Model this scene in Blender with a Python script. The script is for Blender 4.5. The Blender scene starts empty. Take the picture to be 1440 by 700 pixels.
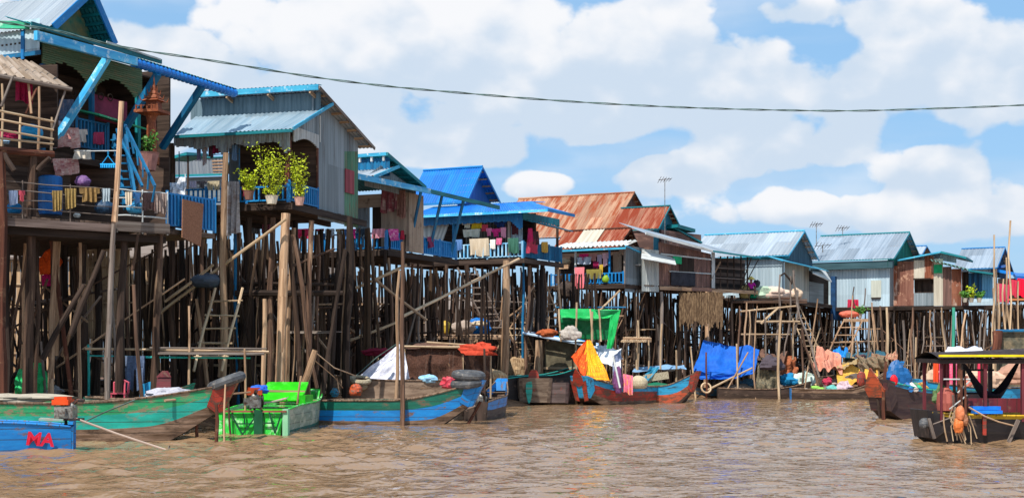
import bpy, math, random
from mathutils import Vector, noise
R = random.Random(7)
V = Vector
rad = math.radians
sc = bpy.context.scene
COL = sc.collection
# ---------------------------------------------------------------- camera model (photo 1440 x 700)
FPX, CX, HY, CZ = 2000.0, 720.0, 509.0, 1.9
def P(px, py, D): return V(((px-CX)/FPX*D, D, CZ+(HY-py)/FPX*D))
_RM = [(0, 0), (45, 45), (50, 53), (53, 60), (56, 66), (60, 70), (66, 74), (70, 78.5), (75, 84), (83, 92), (96, 105), (200, 210)]
def rm(D):
    for (p, q), (r, s) in zip(_RM[:-1], _RM[1:]):
        if D <= r: return q+(s-q)*(D-p)/(r-p)
    return D
def Q(px, py, D): return P(px, py, rm(D))
def WL(py): return CZ*FPX/(py-HY)          # distance of a point of the water surface
class Fr:
    """a building's own axes: X towards the river, Y along it, z up"""
    def __init__(s, px, D, az):
        s.o = V(((px-CX)/FPX*D, D, 0)); a = rad(az)
        s.X = V((math.cos(a), -math.sin(a), 0)); s.Y = V((math.sin(a), math.cos(a), 0))
    def w(s, x, y, z): return s.o+s.X*x+s.Y*y+V((0, 0, z))
    def fx(s, px, y=0):
        k = (px-CX)/FPX; q = s.o+s.Y*y
        return (k*q.y-q.x)/(s.X.x-k*s.X.y)
    def fy(s, px, x=0):
        k = (px-CX)/FPX; q = s.o+s.X*x
        return (k*q.y-q.x)/(s.Y.x-k*s.Y.y)
    def F(s, px, py, y=0):
        q = s.w(s.fx(px, y), y, 0); q.z = CZ+(HY-py)*q.y/FPX; return q
    def S(s, px, py, x=0):
        q = s.w(x, s.fy(px, x), 0); q.z = CZ+(HY-py)*q.y/FPX; return q
    def loc(s, p):
        d = p-s.o; return (d.dot(s.X), d.dot(s.Y), p.z)
# ---------------------------------------------------------------- meshes
class MB:
    def __init__(s): s.v = []; s.f = []; s.u = []; s.sm = []
    def face(s, pts, uvs=None, smooth=False):
        n = len(s.v); s.v += [V(p) for p in pts]; s.f.append(list(range(n, n+len(pts))))
        if uvs is None:
            a = (V(pts[1])-V(pts[0])).length; b = (V(pts[-1])-V(pts[0])).length
            if a > b: uvs = [(0, 0), (0, a), (b, a), (b, 0)][:len(pts)]
            else: uvs = [(0, 0), (a, 0), (a, b), (0, b)][:len(pts)]
            while len(uvs) < len(pts): uvs.append((0, 0))
        o = (n*0.37) % 5
        s.u += [(x+o, y) for x, y in uvs]; s.sm.append(smooth); return s
    def box8(s, p):
        for q in ((0, 3, 2, 1), (4, 5, 6, 7), (0, 1, 5, 4), (1, 2, 6, 5), (2, 3, 7, 6), (3, 0, 4, 7)):
            s.face([p[i] for i in q])
        return s
    def box(s, fr, x0, x1, y0, y1, z0, z1):
        w = fr.w
        return s.box8([w(x0, y0, z0), w(x1, y0, z0), w(x1, y1, z0), w(x0, y1, z0),
                w(x0, y0, z1), w(x1, y0, z1), w(x1, y1, z1), w(x0, y1, z1)])
    def slab(s, a, b, c, d, t):
        n = (V(b)-V(a)).cross(V(d)-V(a)).normalized()*t
        return s.box8([V(a)-n, V(b)-n, V(c)-n, V(d)-n, V(a), V(b), V(c), V(d)])
    def beam(s, p, q, w, h=None, up=V((0, 0, 1))):
        h = h or w; d = (q-p)
        if d.length < 1e-5: return s
        d.normalize(); sd = d.cross(up)
        if sd.length < 1e-3: sd = d.cross(V((1, 0.3, 0)))
        sd.normalize(); u = sd.cross(d).normalized(); sd = sd*w/2; u = u*h/2
        return s.box8([p-sd-u, q-sd-u, q+sd-u, p+sd-u, p-sd+u, q-sd+u, q+sd+u, p+sd+u])
    def tube(s, pts, r, n=7, closed=False):
        rs = r if isinstance(r, (list, tuple)) else [r]*len(pts)
        rings = []; L = 0; m = len(pts); base = len(s.v); pu = None
        for i, p in enumerate(pts):
            a = pts[(i-1) % m] if (closed or i) else pts[0]; b = pts[(i+1) % m] if (closed or i < m-1) else pts[-1]
            t = (V(b)-V(a)).normalized()
            if pu is None: pu = t.cross(V((0.31, 0.2, 0.93)) if abs(t.z) < 0.9 else V((1, 0.2, 0))).normalized()
            pu = (pu-t*pu.dot(t)).normalized(); pv = t.cross(pu)
            rings.append([V(p)+(pu*math.cos(2*math.pi*k/n)+pv*math.sin(2*math.pi*k/n))*rs[i] for k in range(n)])
        K = m if closed else m-1
        for i in range(K):
            A = rings[i]; B = rings[(i+1) % m]; l = (A[0]-B[0]).length; c = 2*math.pi*rs[i]
            for k in range(n):
                k2 = (k+1) % n
                b0 = len(s.v); s.v += [A[k], A[k2], B[k2], B[k]]; s.f.append([b0, b0+1, b0+2, b0+3])
                s.u += [(c*k/n, L), (c*(k+1)/n, L), (c*(k+1)/n, L+l), (c*k/n, L+l)]; s.sm.append(True)
            L += l
        if not closed:
            for ring in (rings[0][::-1], rings[-1]): s.face(ring, [(0.05*math.cos(k), 0.05*math.sin(k)) for k in range(n)])
        return s
    def sphere(s, c, r, sx=1, sy=1, sz=1, nu=12, nv=8, lump=0.0, seed=0):
        def pt(i, j):
            a = 2*math.pi*i/nu; b = math.pi*j/nv-math.pi/2
            d = V((math.cos(a)*math.cos(b)*sx, math.sin(a)*math.cos(b)*sy, math.sin(b)*sz))
            k = 1+lump*noise.noise(d*2.2+V((seed, seed*1.7, 3)))
            return V(c)+d*r*k
        for j in range(nv):
            for i in range(nu):
                s.face([pt(i, j), pt(i+1, j), pt(i+1, j+1), pt(i, j+1)], [(i*.1, j*.1), (i*.1+.1, j*.1), (i*.1+.1, j*.1+.1), (i*.1, j*.1+.1)], True)
        return s
    def lathe(s, c, prof, n=14, axis='z'):
        def pt(i, k):
            r, h = prof[i]; a = 2*math.pi*k/n
            return V(c)+V((r*math.cos(a), r*math.sin(a), h))
        for i in range(len(prof)-1):
            for k in range(n):
                s.face([pt(i, k), pt(i, k+1), pt(i+1, k+1), pt(i+1, k)], [(k*.1, prof[i][1]), (k*.1+.1, prof[i][1]), (k*.1+.1, prof[i+1][1]), (k*.1, prof[i+1][1])], True)
        return s
    def corr(s, a, b, c, d, pitch=0.14, amp=0.018, sag=0.0):
        """corrugated sheet: ribs run a->d, waves counted along a->b"""
        a, b, c, d = map(V, (a, b, c, d)); W = (b-a).length; H = (d-a).length
        n = max(2, int(W/pitch*4)); m = max(1, int(H/1.6)); nn = (b-a).cross(d-a).normalized()
        def pt(i, j):
            u = i/n; v = j/m; p = (a*(1-u)+b*u)*(1-v)+(d*(1-u)+c*u)*v
            k = int(u*W/0.85); jit = 0.02*math.sin(k*12.9+j*3.1) if 0 < j < m else 0
            return p+nn*(amp*math.sin(u*W/pitch*2*math.pi)+jit-sag*math.sin(math.pi*v))
        for j in range(m):
            for i in range(n):
                s.face([pt(i, j), pt(i+1, j), pt(i+1, j+1), pt(i, j+1)], [(i*W/n, j*H/m), ((i+1)*W/n, j*H/m), ((i+1)*W/n, (j+1)*H/m), (i*W/n, (j+1)*H/m)], False)
                s.u[-4:] = [(i*W/n, j*H/m), ((i+1)*W/n, j*H/m), ((i+1)*W/n, (j+1)*H/m), (i*W/n, (j+1)*H/m)]
        return s
    def wall(s, prof, pitch=0.16, amp=0.014, th=0.0):
        """prof: list of (bottom, top) world points; ribs vertical"""
        U = 0
        for (b0, t0), (b1, t1) in zip(prof[:-1], prof[1:]):
            b0, t0, b1, t1 = map(V, (b0, t0, b1, t1)); h = V((b1.x-b0.x, b1.y-b0.y, 0)); W = h.length
            if W < 1e-4: continue
            nn = h.cross(V((0, 0, 1))).normalized(); n = max(1, int(W/pitch*4))
            for i in range(n):
                q = []; uv = []
                for k, tp in ((i, 0), (i+1, 0), (i+1, 1), (i, 1)):
                    u = k/n; p = (t0.lerp(t1, u) if tp else b0.lerp(b1, u))+nn*amp*math.sin((U+u*W)/pitch*2*math.pi)
                    q.append(p); uv.append((U+u*W, p.z))
                s.face(q, uv); s.u[-4:] = uv
            U += W
        return s
    def build(s, name, mat, parent=None, loc=None):
        me = bpy.data.meshes.new(name)
        if loc is None:
            if parent is not None: loc = wloc(parent)
            else:
                n = len(s.v); zmin = min(p.z for p in s.v)
                loc = V((sum(p.x for p in s.v)/n, sum(p.y for p in s.v)/n, zmin))
        me.from_pydata([tuple(p-loc) for p in s.v], [], s.f)
        ul = me.uv_layers.new(name='UVMap')
        ul.data.foreach_set('uv', [c for q in s.u for c in q])
        me.polygons.foreach_set('use_smooth', s.sm)
        me.materials.append(mat); me.update()
        o = bpy.data.objects.new(name, me); COL.objects.link(o)
        if parent is not None: o.parent = parent
        else: o.location = loc
        return o
WLOC = {}
def wloc(o):
    p = V((0, 0, 0))
    while o is not None: p = p+o.location; o = o.parent
    return p
def tag(o, label, cat, group=None, kind=None):
    if label: o['label'] = label
    if cat: o['category'] = cat
    if group: o['group'] = group
    if kind: o['kind'] = kind
    return o
def thing(name, label, cat, loc, group=None):
    o = bpy.data.objects.new(name, None); COL.objects.link(o); o.location = loc; o.empty_display_size = .2
    return tag(o, label, cat, group)
# ---------------------------------------------------------------- materials
def hexc(h, g=1.0):
    h = h.lstrip('#'); r = []
    for i in (0, 2, 4):
        c = int(h[i:i+2], 16)/255; c = c/12.92 if c <= .04045 else ((c+.055)/1.055)**2.4; r.append(min(.85, c*g))
    return tuple(r)+(1,)
MATS = {}
def mat(key, c1, c2=None, su=8, sv=.7, rough=.75, lo=.35, hi=.65, bump=.15, c3=None, t3=.6, s3=1.2, w3=.08, var=.25,
        sheet=0, metal=0, spec=.3, alpha=None, coat=0, stripes=None, s3v=None, seam=None):
    if key in MATS: return MATS[key]
    m = bpy.data.materials.new(key); MATS[key] = m; m.use_nodes = True
    nt = m.node_tree; nd = nt.nodes; lk = nt.links.new; bs = nd['Principled BSDF']
    c1 = hexc(c1) if isinstance(c1, str) else c1; c2 = (hexc(c2) if isinstance(c2, str) else c2) if c2 else tuple(x*.6 for x in c1[:3])+(1,)
    uv = nd.new('ShaderNodeUVMap'); oi = nd.new('ShaderNodeObjectInfo')
    add = nd.new('ShaderNodeVectorMath'); add.operation = 'ADD'; lk(uv.outputs[0], add.inputs[0])
    mu = nd.new('ShaderNodeVectorMath'); mu.operation = 'SCALE'; mu.inputs[0].default_value = (7, 13, 5); lk(oi.outputs['Random'], mu.inputs['Scale'])
    lk(mu.outputs[0], add.inputs[1])
    def nz(sx, sy, det=4, ro=.6):
        mp = nd.new('ShaderNodeMapping'); mp.inputs['Scale'].default_value = (sx, sy, 1); lk(add.outputs[0], mp.inputs[0])
        n = nd.new('ShaderNodeTexNoise'); n.inputs['Scale'].default_value = 1; n.inputs['Detail'].default_value = det; n.inputs['Roughness'].default_value = ro
        lk(mp.outputs[0], n.inputs['Vector']); return n.outputs['Fac']
    def ramp(src, a, b):
        r = nd.new('ShaderNodeMapRange'); r.inputs['From Min'].default_value = a; r.inputs['From Max'].default_value = b; lk(src, r.inputs['Value']); return r.outputs[0]
    def mix(f, a, b, mode='MIX'):
        x = nd.new('ShaderNodeMix'); x.data_type = 'RGBA'; x.blend_type = mode
        for s_, v_ in ((x.inputs[0], f), (x.inputs[6], a), (x.inputs[7], b)):
            if hasattr(v_, 'links'): lk(v_, s_)
            else: s_.default_value = v_
        return x.outputs[2]
    n1 = nz(su, sv)
    col = mix(ramp(n1, lo, hi), c1, c2)
    if stripes:
        sx = nd.new('ShaderNodeSeparateXYZ'); lk(uv.outputs[0], sx.inputs[0])
        mm = nd.new('ShaderNodeMath'); mm.operation = 'MULTIPLY'; mm.inputs[1].default_value = stripes[1]; lk(sx.outputs[stripes[2]], mm.inputs[0])
        fr = nd.new('ShaderNodeMath'); fr.operation = 'FRACT'; lk(mm.outputs[0], fr.inputs[0])
        col = mix(ramp(fr.outputs[0], .48, .56), col, hexc(stripes[0]))
    if sheet:
        sx = nd.new('ShaderNodeSeparateXYZ'); lk(uv.outputs[0], sx.inputs[0])
        mm = nd.new('ShaderNodeMath'); mm.operation = 'DIVIDE'; mm.inputs[1].default_value = sheet; lk(sx.outputs[0], mm.inputs[0])
        fl = nd.new('ShaderNodeMath'); fl.operation = 'FLOOR'; lk(mm.outputs[0], fl.inputs[0])
        my = nd.new('ShaderNodeMath'); my.operation = 'DIVIDE'; my.inputs[1].default_value = 2.1; lk(sx.outputs[1], my.inputs[0])
        fy = nd.new('ShaderNodeMath'); fy.operation = 'FLOOR'; lk(my.outputs[0], fy.inputs[0])
        cb = nd.new('ShaderNodeCombineXYZ'); lk(fl.outputs[0], cb.inputs[0]); lk(fy.outputs[0], cb.inputs[1]); lk(oi.outputs['Random'], cb.inputs[2])
        wn = nd.new('ShaderNodeTexWhiteNoise'); lk(cb.outputs[0], wn.inputs['Vector'])
        vv = ramp(wn.outputs['Value'], 0, 1); 
        g = nd.new('ShaderNodeMapRange'); g.inputs['To Min'].default_value = .72; g.inputs['To Max'].default_value = 1.12; lk(wn.outputs['Value'], g.inputs['Value'])
        vm = nd.new('ShaderNodeVectorMath'); vm.operation = 'SCALE'; lk(col, vm.inputs[0]); lk(g.outputs[0], vm.inputs['Scale']); col = vm.outputs[0]
    if seam:
        sx = nd.new('ShaderNodeSeparateXYZ'); lk(uv.outputs[0], sx.inputs[0]); mm = nd.new('ShaderNodeMath'); mm.operation = 'MULTIPLY'; mm.inputs[1].default_value = seam; lk(sx.outputs[1], mm.inputs[0])
        fr = nd.new('ShaderNodeMath'); fr.operation = 'FRACT'; lk(mm.outputs[0], fr.inputs[0]); col = mix(ramp(fr.outputs[0], .1, .02), col, (.03, .02, .015, 1))
    if c3:
        c3 = hexc(c3) if isinstance(c3, str) else c3
        n3 = nz(s3, s3v if s3v else s3, 6, .7); f3 = ramp(n3, t3-w3, t3+w3); col = mix(f3, col, c3)
    if var:
        g = nd.new('ShaderNodeMapRange'); g.inputs['To Min'].default_value = 1-var; g.inputs['To Max'].default_value = 1+var; lk(oi.outputs['Random'], g.inputs['Value'])
        vm = nd.new('ShaderNodeVectorMath'); vm.operation = 'SCALE'; lk(col, vm.inputs[0]); lk(g.outputs[0], vm.inputs['Scale']); col = vm.outputs[0]
    lk(col, bs.inputs['Base Color'])
    rr = nd.new('ShaderNodeMapRange'); rr.inputs['To Min'].default_value = max(.03, rough-.12); rr.inputs['To Max'].default_value = min(1, rough+.12); lk(n1, rr.inputs['Value']); lk(rr.outputs[0], bs.inputs['Roughness'])
    bs.inputs['Metallic'].default_value = metal; bs.inputs['Specular IOR Level'].default_value = spec
    if coat: bs.inputs['Coat Weight'].default_value = coat
    if bump:
        b = nd.new('ShaderNodeBump'); b.inputs['Strength'].default_value = bump; b.inputs['Distance'].default_value = .03; lk(nz(su*2.2, sv*2.2), b.inputs['Height']); lk(b.outputs[0], bs.inputs['Normal'])
    if alpha is not None:
        a = ramp(nz(60, 60, 2), alpha[0], alpha[1]); mm = nd.new('ShaderNodeMapRange'); mm.inputs['To Min'].default_value = alpha[2]; lk(a, mm.inputs['Value']); lk(mm.outputs[0], bs.inputs['Alpha'])
    return m
W_POST = mat('wood_post', '#6c5242', '#33251d', su=10, sv=.5, var=.5, c3='#a08468', t3=.66, s3=3, s3v=.5, rough=.85, bump=.4)
W_DARK = mat('wood_dark', '#463830', '#241a15', su=9, sv=.5, var=.5, rough=.9, bump=.4)
W_PALE = mat('wood_pale', '#c9a888', '#8a6a50', su=12, sv=.4, var=.25, c3='#6a4c38', t3=.6, s3=5, s3v=.7, rough=.8, bump=.3)
W_GREY = mat('wood_grey', '#8a8078', '#5e5048', su=14, sv=.4, var=.25, c3='#443630', t3=.62, s3=4, s3v=.6, rough=.85, bump=.3)
W_RED = mat('wood_brown', '#6a3c2a', '#3a2018', su=10, sv=.5, rough=.8, c3='#8a6a50', t3=.64, s3=3)
BAMBOO = mat('bamboo', '#c8b090', '#94785c', su=10, sv=.6, var=.2, c3='#5c4636', t3=.63, s3=4, s3v=1.2, rough=.6)
DECKW = mat('deck_wood', '#7a6658', '#4c3c32', su=8, sv=.5, rough=.85, c3='#2c221c', t3=.6, s3=3)
THATCH = mat('thatch', '#c9ae8a', '#8a6c4c', su=30, sv=5, rough=.95, c3='#5c4430', t3=.62, s3=6, bump=.8, w3=.15)
BLUE = mat('blue_paint', '#1484c4', '#0c64a4', su=5, sv=.8, rough=.5, c3='#7ab4cc', t3=.68, s3=5, var=.12, spec=.4)
BLUE_D = mat('blue_paint_dull', '#1878a8', '#0c4c74', su=5, sv=.8, rough=.6, c3='#5c4a3c', t3=.66, s3=5, var=.12)
CYAN = mat('cyan_trim', '#48b0d0', '#2a88b0', su=5, sv=.8, rough=.55, c3='#dfe8ea', t3=.66, s3=4, var=.1)
ROOF_BLUE = mat('blue_sheet', '#0a7ad2', '#0668c0', su=3, sv=.3, rough=.4, sheet=.85, var=.05, c3='#0a5aa4', t3=.72, s3=2, spec=.5)
ROOF_GREY = mat('grey_sheet', '#98a4b0', '#7c8a98', su=7, sv=.25, rough=.5, sheet=.85, var=.08, c3='#8a7668', t3=.74, s3=2.5, s3v=.4, w3=.1, metal=.1, spec=.5)
ROOF_PALE = mat('pale_sheet', '#a4aeb6', '#8c98a4', su=7, sv=.25, rough=.5, sheet=.85, var=.06, c3='#8f9ea4', t3=.7, s3=2, s3v=.3, metal=.1, spec=.5)
ROOF_RUST = mat('rusty_sheet', '#bc9478', '#9c745c', su=6, sv=.2, rough=.8, sheet=.85, var=.1, c3='#8f4626', t3=.52, s3=2.6, s3v=.28, w3=.05, bump=.3)
ROOF_RUST2 = mat('very_rusty_sheet', '#b0806a', '#8c5038', su=6, sv=.2, rough=.85, sheet=.85, var=.1, c3='#7c3018', t3=.48, s3=2.6, s3v=.3, w3=.07, bump=.3)
WALL_GREY = mat('grey_wall_sheet', '#8c969c', '#6c787e', su=8, sv=.2, rough=.6, sheet=.8, var=.08, c3='#565250', t3=.68, s3=3, s3v=.3, w3=.1, metal=.1)
WALL_PALE = mat('pale_wall_sheet', '#bcd0da', '#a2b8c4', su=8, sv=.2, rough=.6, sheet=.8, var=.06, c3='#8a98a0', t3=.7, s3=3, s3v=.3, w3=.1)
WALL_GREEN = mat('green_wall_sheet', '#5c8870', '#3f6a54', su=8, sv=.25, rough=.7, sheet=.8, c3='#6c4a3a', t3=.6, s3=3, s3v=.5, w3=.1)
WALL_MAROON = mat('maroon_wall', '#74564e', '#54403a', su=8, sv=.3, rough=.8, sheet=.7, c3='#a8806c', t3=.64, s3=3, s3v=.8, w3=.1)
WALL_RUST = mat('rust_wall', '#a06850', '#743c28', su=6, sv=.3, rough=.85, sheet=.8, c3='#c8b4a4', t3=.58, s3=1.6, s3v=.7, w3=.06)
SIDING = mat('olive_siding', '#5c7050', '#485c40', su=3, sv=.4, rough=.7, c3='#7a6a4a', t3=.6, s3=2)
TEAL = mat('teal_paint', '#147c84', '#0c5c68', su=5, sv=.8, rough=.55, c3='#3a4a48', t3=.66, s3=4)
GREENP = mat('green_trim', '#3cae84', '#2a8c68', su=5, sv=.8, rough=.55, c3='#cfe8da', t3=.66, s3=4)
WHITEP = mat('white_paint', '#c8ccca', '#a4a8a8', su=10, sv=.5, rough=.65, c3='#6c6258', t3=.62, s3=4, s3v=.8, w3=.1)
VAL = mat('weathered_valance', '#a8b0b0', '#8494a0', su=12, sv=.6, rough=.75, c3='#6a5a50', t3=.56, s3=6, s3v=1.2, w3=.1)
RUBBER = mat('rubber', '#57595c', '#3c3e42', su=4, sv=4, rough=.6, c3='#8a8278', t3=.62, s3=5, var=.15)
BLACKM = mat('black_iron', '#2c2a2a', '#181616', su=8, sv=8, rough=.55, c3='#6a4030', t3=.6, s3=8)
STEEL = mat('steel', '#a8a49c', '#6c6862', su=9, sv=9, rough=.4, metal=.6, c3='#5c3c2c', t3=.62, s3=9)
NETB = mat('brown_net', '#6c4a3c', '#4c3228', su=6, sv=6, rough=.95, alpha=(.35, .6, .55), bump=.4)
NETG = mat('grey_green_net', '#6c6858', '#4a483c', su=6, sv=6, rough=.95, c3='#8a7a60', t3=.55, s3=2, bump=.4)
CABLE = mat('cable', '#5c7470', '#34443f', su=4, sv=4, rough=.6)
def tarp(c, c2=None, key=None, **k): return mat(key or 'tarp_'+c, c, c2 or None, su=2.5, sv=2.5, rough=k.pop('rough', .5), lo=.3, hi=.75, bump=.35, var=0, **k)
def clothm(c, c2=None, **k): return mat('cloth_%s_%s_%s' % (c, c2, k.get('c3')), c, c2, su=14, sv=14, rough=.95, lo=.35, hi=.7, bump=.3, var=0, **k)
# ---------------------------------------------------------------- small builders
def polepts(a, b, wob=.04, seg=None, seed=None):
    a = V(a); b = V(b); L = (b-a).length; n = seg or max(3, int(L/.9)+1); s = seed if seed is not None else R.random()*100
    out = []
    for i in range(n+1):
        t = i/n; p = a.lerp(b, t); k = wob*math.sin(math.pi*t)**.5 if 0 < t < 1 else 0
        out.append(p+V((noise.noise(V((s, t*2.2*L/5, 0)))*k*2.2, noise.noise(V((s, 7, t*2.2*L/5)))*k*2, 0)))
    return out
def pole(name, a, b, r0, r1=None, m=W_POST, parent=None, wob=.05, n=7, knots=True):
    pts = polepts(a, b, wob); r1 = r1 if r1 is not None else r0*.75; k = len(pts)-1
    rs = [(r0+(r1-r0)*i/k)*(1+(R.uniform(-.1, .12) if knots else 0)) for i in range(k+1)]
    mb = MB(); mb.tube(pts, rs, n)
    if parent is None:
        pass
    return mb.build(name, m, parent, None if parent is not None else V(a if a[2] < b[2] else b))
def fpole(label, pxb, pyb, pxt, pyt, D, wpx, m=BAMBOO, Dt=None, cat='pole', group='poles standing by the river', name='wooden_pole', wob=.06, zb=None):
    """a free standing pole of its own"""
    a = P(pxb, pyb, D); b = P(pxt, pyt, Dt or D)
    if zb is not None: a.z = zb
    o = pole(name, a, b, wpx*D/FPX/2, wpx*D/FPX/2*.75, m, None, wob); return tag(o, label, cat, group)
def railing(name, a, b, h, mt, parent, post=1.3, bal=.14, bw=.035, rw=.05, low=.08, topbar=True, mid=0, seed=1, ragged=0.0):
    """blue style balustrade from a to b (deck level points), leaning nowhere"""
    rr = random.Random(seed); mb = MB(); up = V((0, 0, 1)); L = (b-a).length; d = (b-a)/L
    mb.beam(a+up*h, b+up*h, rw*1.4, rw); mb.beam(a+up*low, b+up*low, rw, rw*.9)
    for k in range(mid): z = low+(h-low)*(k+1)/(mid+1); mb.beam(a+up*z, b+up*z, rw*.8, rw*.7)
    n = max(1, int(L/post))
    for i in range(n+1): p = a+d*(L*i/n); mb.beam(p, p+up*(h+.08), rw*1.5)
    if bal:
        n = int(L/bal)
        for i in range(1, n):
            if rr.random() < ragged: continue
            p = a+d*(L*i/n); mb.beam(p+up*low, p+up*h, bw, bw*.7, up=d)
    return mb.build(name, mt, parent)
def polerail(name, a, b, hs, mt, parent, post=1.2, r=.022, ph=None, sag=.02):
    mb = MB(); up = V((0, 0, 1)); L = (b-a).length; n = max(1, int(L/post)); ph = ph or max(hs)+.05
    for h in hs:
        k = 6; mb.tube([a.lerp(b, i/k)+up*(h+R.uniform(-sag, sag)) for i in range(k+1)], r*R.uniform(.8, 1.1), 5)
    for i in range(n+1): p = a.lerp(b, i/n); mb.tube([p-up*.25, p+up*ph], r*1.15, 5)
    return mb.build(name, mt, parent)
def drape(a, b, drop, w=10, h=10, fold=.03, seed=0, sag=.0, ragged=.05, nrm=None, taper=0.0, over=.12):
    rr = random.Random(seed); mb = MB(); d = b-a; L = d.length; n = nrm or d.cross(V((0, 0, 1))).normalized()
    if n.y > 0: n = -n
    ph = rr.random()*6; fq = rr.uniform(2.2, 4.2)
    def pt(i, j):
        u = i/w; v = j/h; e = drop*(1+ragged*math.sin(u*5+ph)+ragged*.6*math.sin(u*11+ph*2))
        uu = .5+(u-.5)*(1-taper*v)
        p = a.lerp(b, uu); p = p+V((0, 0, -e*v-sag*math.sin(math.pi*u)))
        return p+n*(fold*(.3+v)*math.sin(u*fq*math.pi*2+ph+v*1.2)+.015)
    for j in range(h):
        for i in range(w):
            mb.face([pt(i, j), pt(i, j+1), pt(i+1, j+1), pt(i+1, j)], [(i*L/w, j*drop/h), (i*L/w, (j+1)*drop/h), ((i+1)*L/w, (j+1)*drop/h), ((i+1)*L/w, j*drop/h)], True)
    if over:   # the short flap folded over the back
        for i in range(w):
            p, q = pt(i, 0), pt(i+1, 0); mb.face([p, q, q-n*.06-V((0, 0, drop*over*2)), p-n*.06-V((0, 0, drop*over*2))], None, True)
    return mb
def cloth(label, cat, a, b, drop, m, kind='towel', name=None, group='laundry hung out on the houses', seed=None, fold=None):
    seed = seed if seed is not None else R.randrange(9999); L = (b-a).length; fold = fold if fold is not None else min(.09, L*.12)
    if kind == 'towel': mb = drape(a, b, drop, 10, 8, fold, seed)
    elif kind == 'trousers':
        mb = drape(a, b, drop*.38, 8, 4, fold*.5, seed)
        for (t0, t1) in ((0, .47), (.53, 1)):
            s = drape(a.lerp(b, t0)-V((0, 0, drop*.34)), a.lerp(b, t1)-V((0, 0, drop*.34)), drop*.64, 5, 6, fold*.5, seed+1, over=0, taper=.15)
            o = len(mb.v); mb.v += s.v; mb.f += [[k+o for k in f] for f in s.f]; mb.u += s.u; mb.sm += s.sm
    else:       # shirt: body and two hanging sleeves
        mb = drape(a.lerp(b, .2), a.lerp(b, .8), drop, 8, 7, fold, seed)
        for (t0, t1, dx) in ((0, .23, -1), (.77, 1, 1)):
            s = drape(a.lerp(b, t0), a.lerp(b, t1), drop*.42, 3, 4, fold*.4, seed+2, over=0)
            o = len(mb.v); mb.v += s.v; mb.f += [[k+o for k in f] for f in s.f]; mb.u += s.u; mb.sm += s.sm
    o = mb.build(name or cat.replace(' ', '_'), m, None)
    return tag(o, label, cat, group)
def bag(label, name, cat, c, r, m, sx=1, sy=1, sz=.8, lump=.35, group=None, seed=None):
    mb = MB(); sd_ = seed if seed is not None else R.random()*50; nu, nv = 20, 13; lp = lump*1.1
    def pt(i, j):
        i %= nu; a = 2*math.pi*i/nu; b = math.pi*j/nv-math.pi/2; d = V((math.cos(a)*math.cos(b), math.sin(a)*math.cos(b), math.sin(b)))
        k = 1+lp*(noise.noise(d*1.3+V((sd_, sd_*1.7, 3)))*1.1+.6*noise.noise(d*3.1+V((sd_, 5, sd_)))+.35*noise.noise(V((a*3, b*1.5, sd_))*1.6))
        p = V((d.x*sx, d.y*sy, d.z*sz))*r*k; h = p.z+r*sz*.75
        if h < 0: h *= .12
        return c+V((p.x, p.y, h))
    for j in range(nv):
        for i in range(nu): mb.face([pt(i, j), pt(i+1, j), pt(i+1, j+1), pt(i, j+1)], [(i*.1, j*.1), (i*.1+.1, j*.1), (i*.1+.1, j*.1+.1), (i*.1, j*.1+.1)], True)
    return tag(mb.build(name, m, None), label, cat, group)
def torusmb(c, R0, r, axis, squash=1, n=20, k=8):
    ax = V(axis).normalized(); e1 = ax.cross(V((.2, .1, 1)) if abs(ax.z) < .9 else V((1, 0, 0))).normalized(); e2 = ax.cross(e1)
    return MB().tube([V(c)+(e1*math.cos(2*math.pi*i/n)+e2*math.sin(2*math.pi*i/n))*R0 for i in range(n)], r, k, True)
def canopy_sheet(name, pts_grid, m, parent=None, loc=None):
    mb = MB(); H = len(pts_grid); W = len(pts_grid[0])
    for j in range(H-1):
        for i in range(W-1):
            q = [pts_grid[j][i], pts_grid[j][i+1], pts_grid[j+1][i+1], pts_grid[j+1][i]]
            mb.face(q, [(i*.2, j*.2), (i*.2+.2, j*.2), (i*.2+.2, j*.2+.2), (i*.2, j*.2+.2)], True)
    return mb.build(name, m, parent, loc)
def tarpgrid(c00, c10, c11, c01, nu=14, nv=12, sag=.15, crumple=.08, seed=0):
    g = []; nu *= 2; nv *= 2
    n = ((c10-c00).cross(c01-c00)).normalized()
    for j in range(nv+1):
        row = []
        for i in range(nu+1):
            u = i/nu; v = j/nv; p = (c00*(1-u)+c10*u)*(1-v)+(c01*(1-u)+c11*u)*v
            k = math.sin(math.pi*u)*math.sin(math.pi*v)
            p = p-V((0, 0, sag*k))+n*crumple*(noise.noise(V((u*3.4+seed, v*2.6, seed)))+.45*noise.noise(V((u*7+v*3+seed, v*2.2-u*2, seed)))+.12*noise.noise(V((u*13+seed, v*11, seed))))
            row.append(p)
        g.append(row)
    return g
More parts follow.
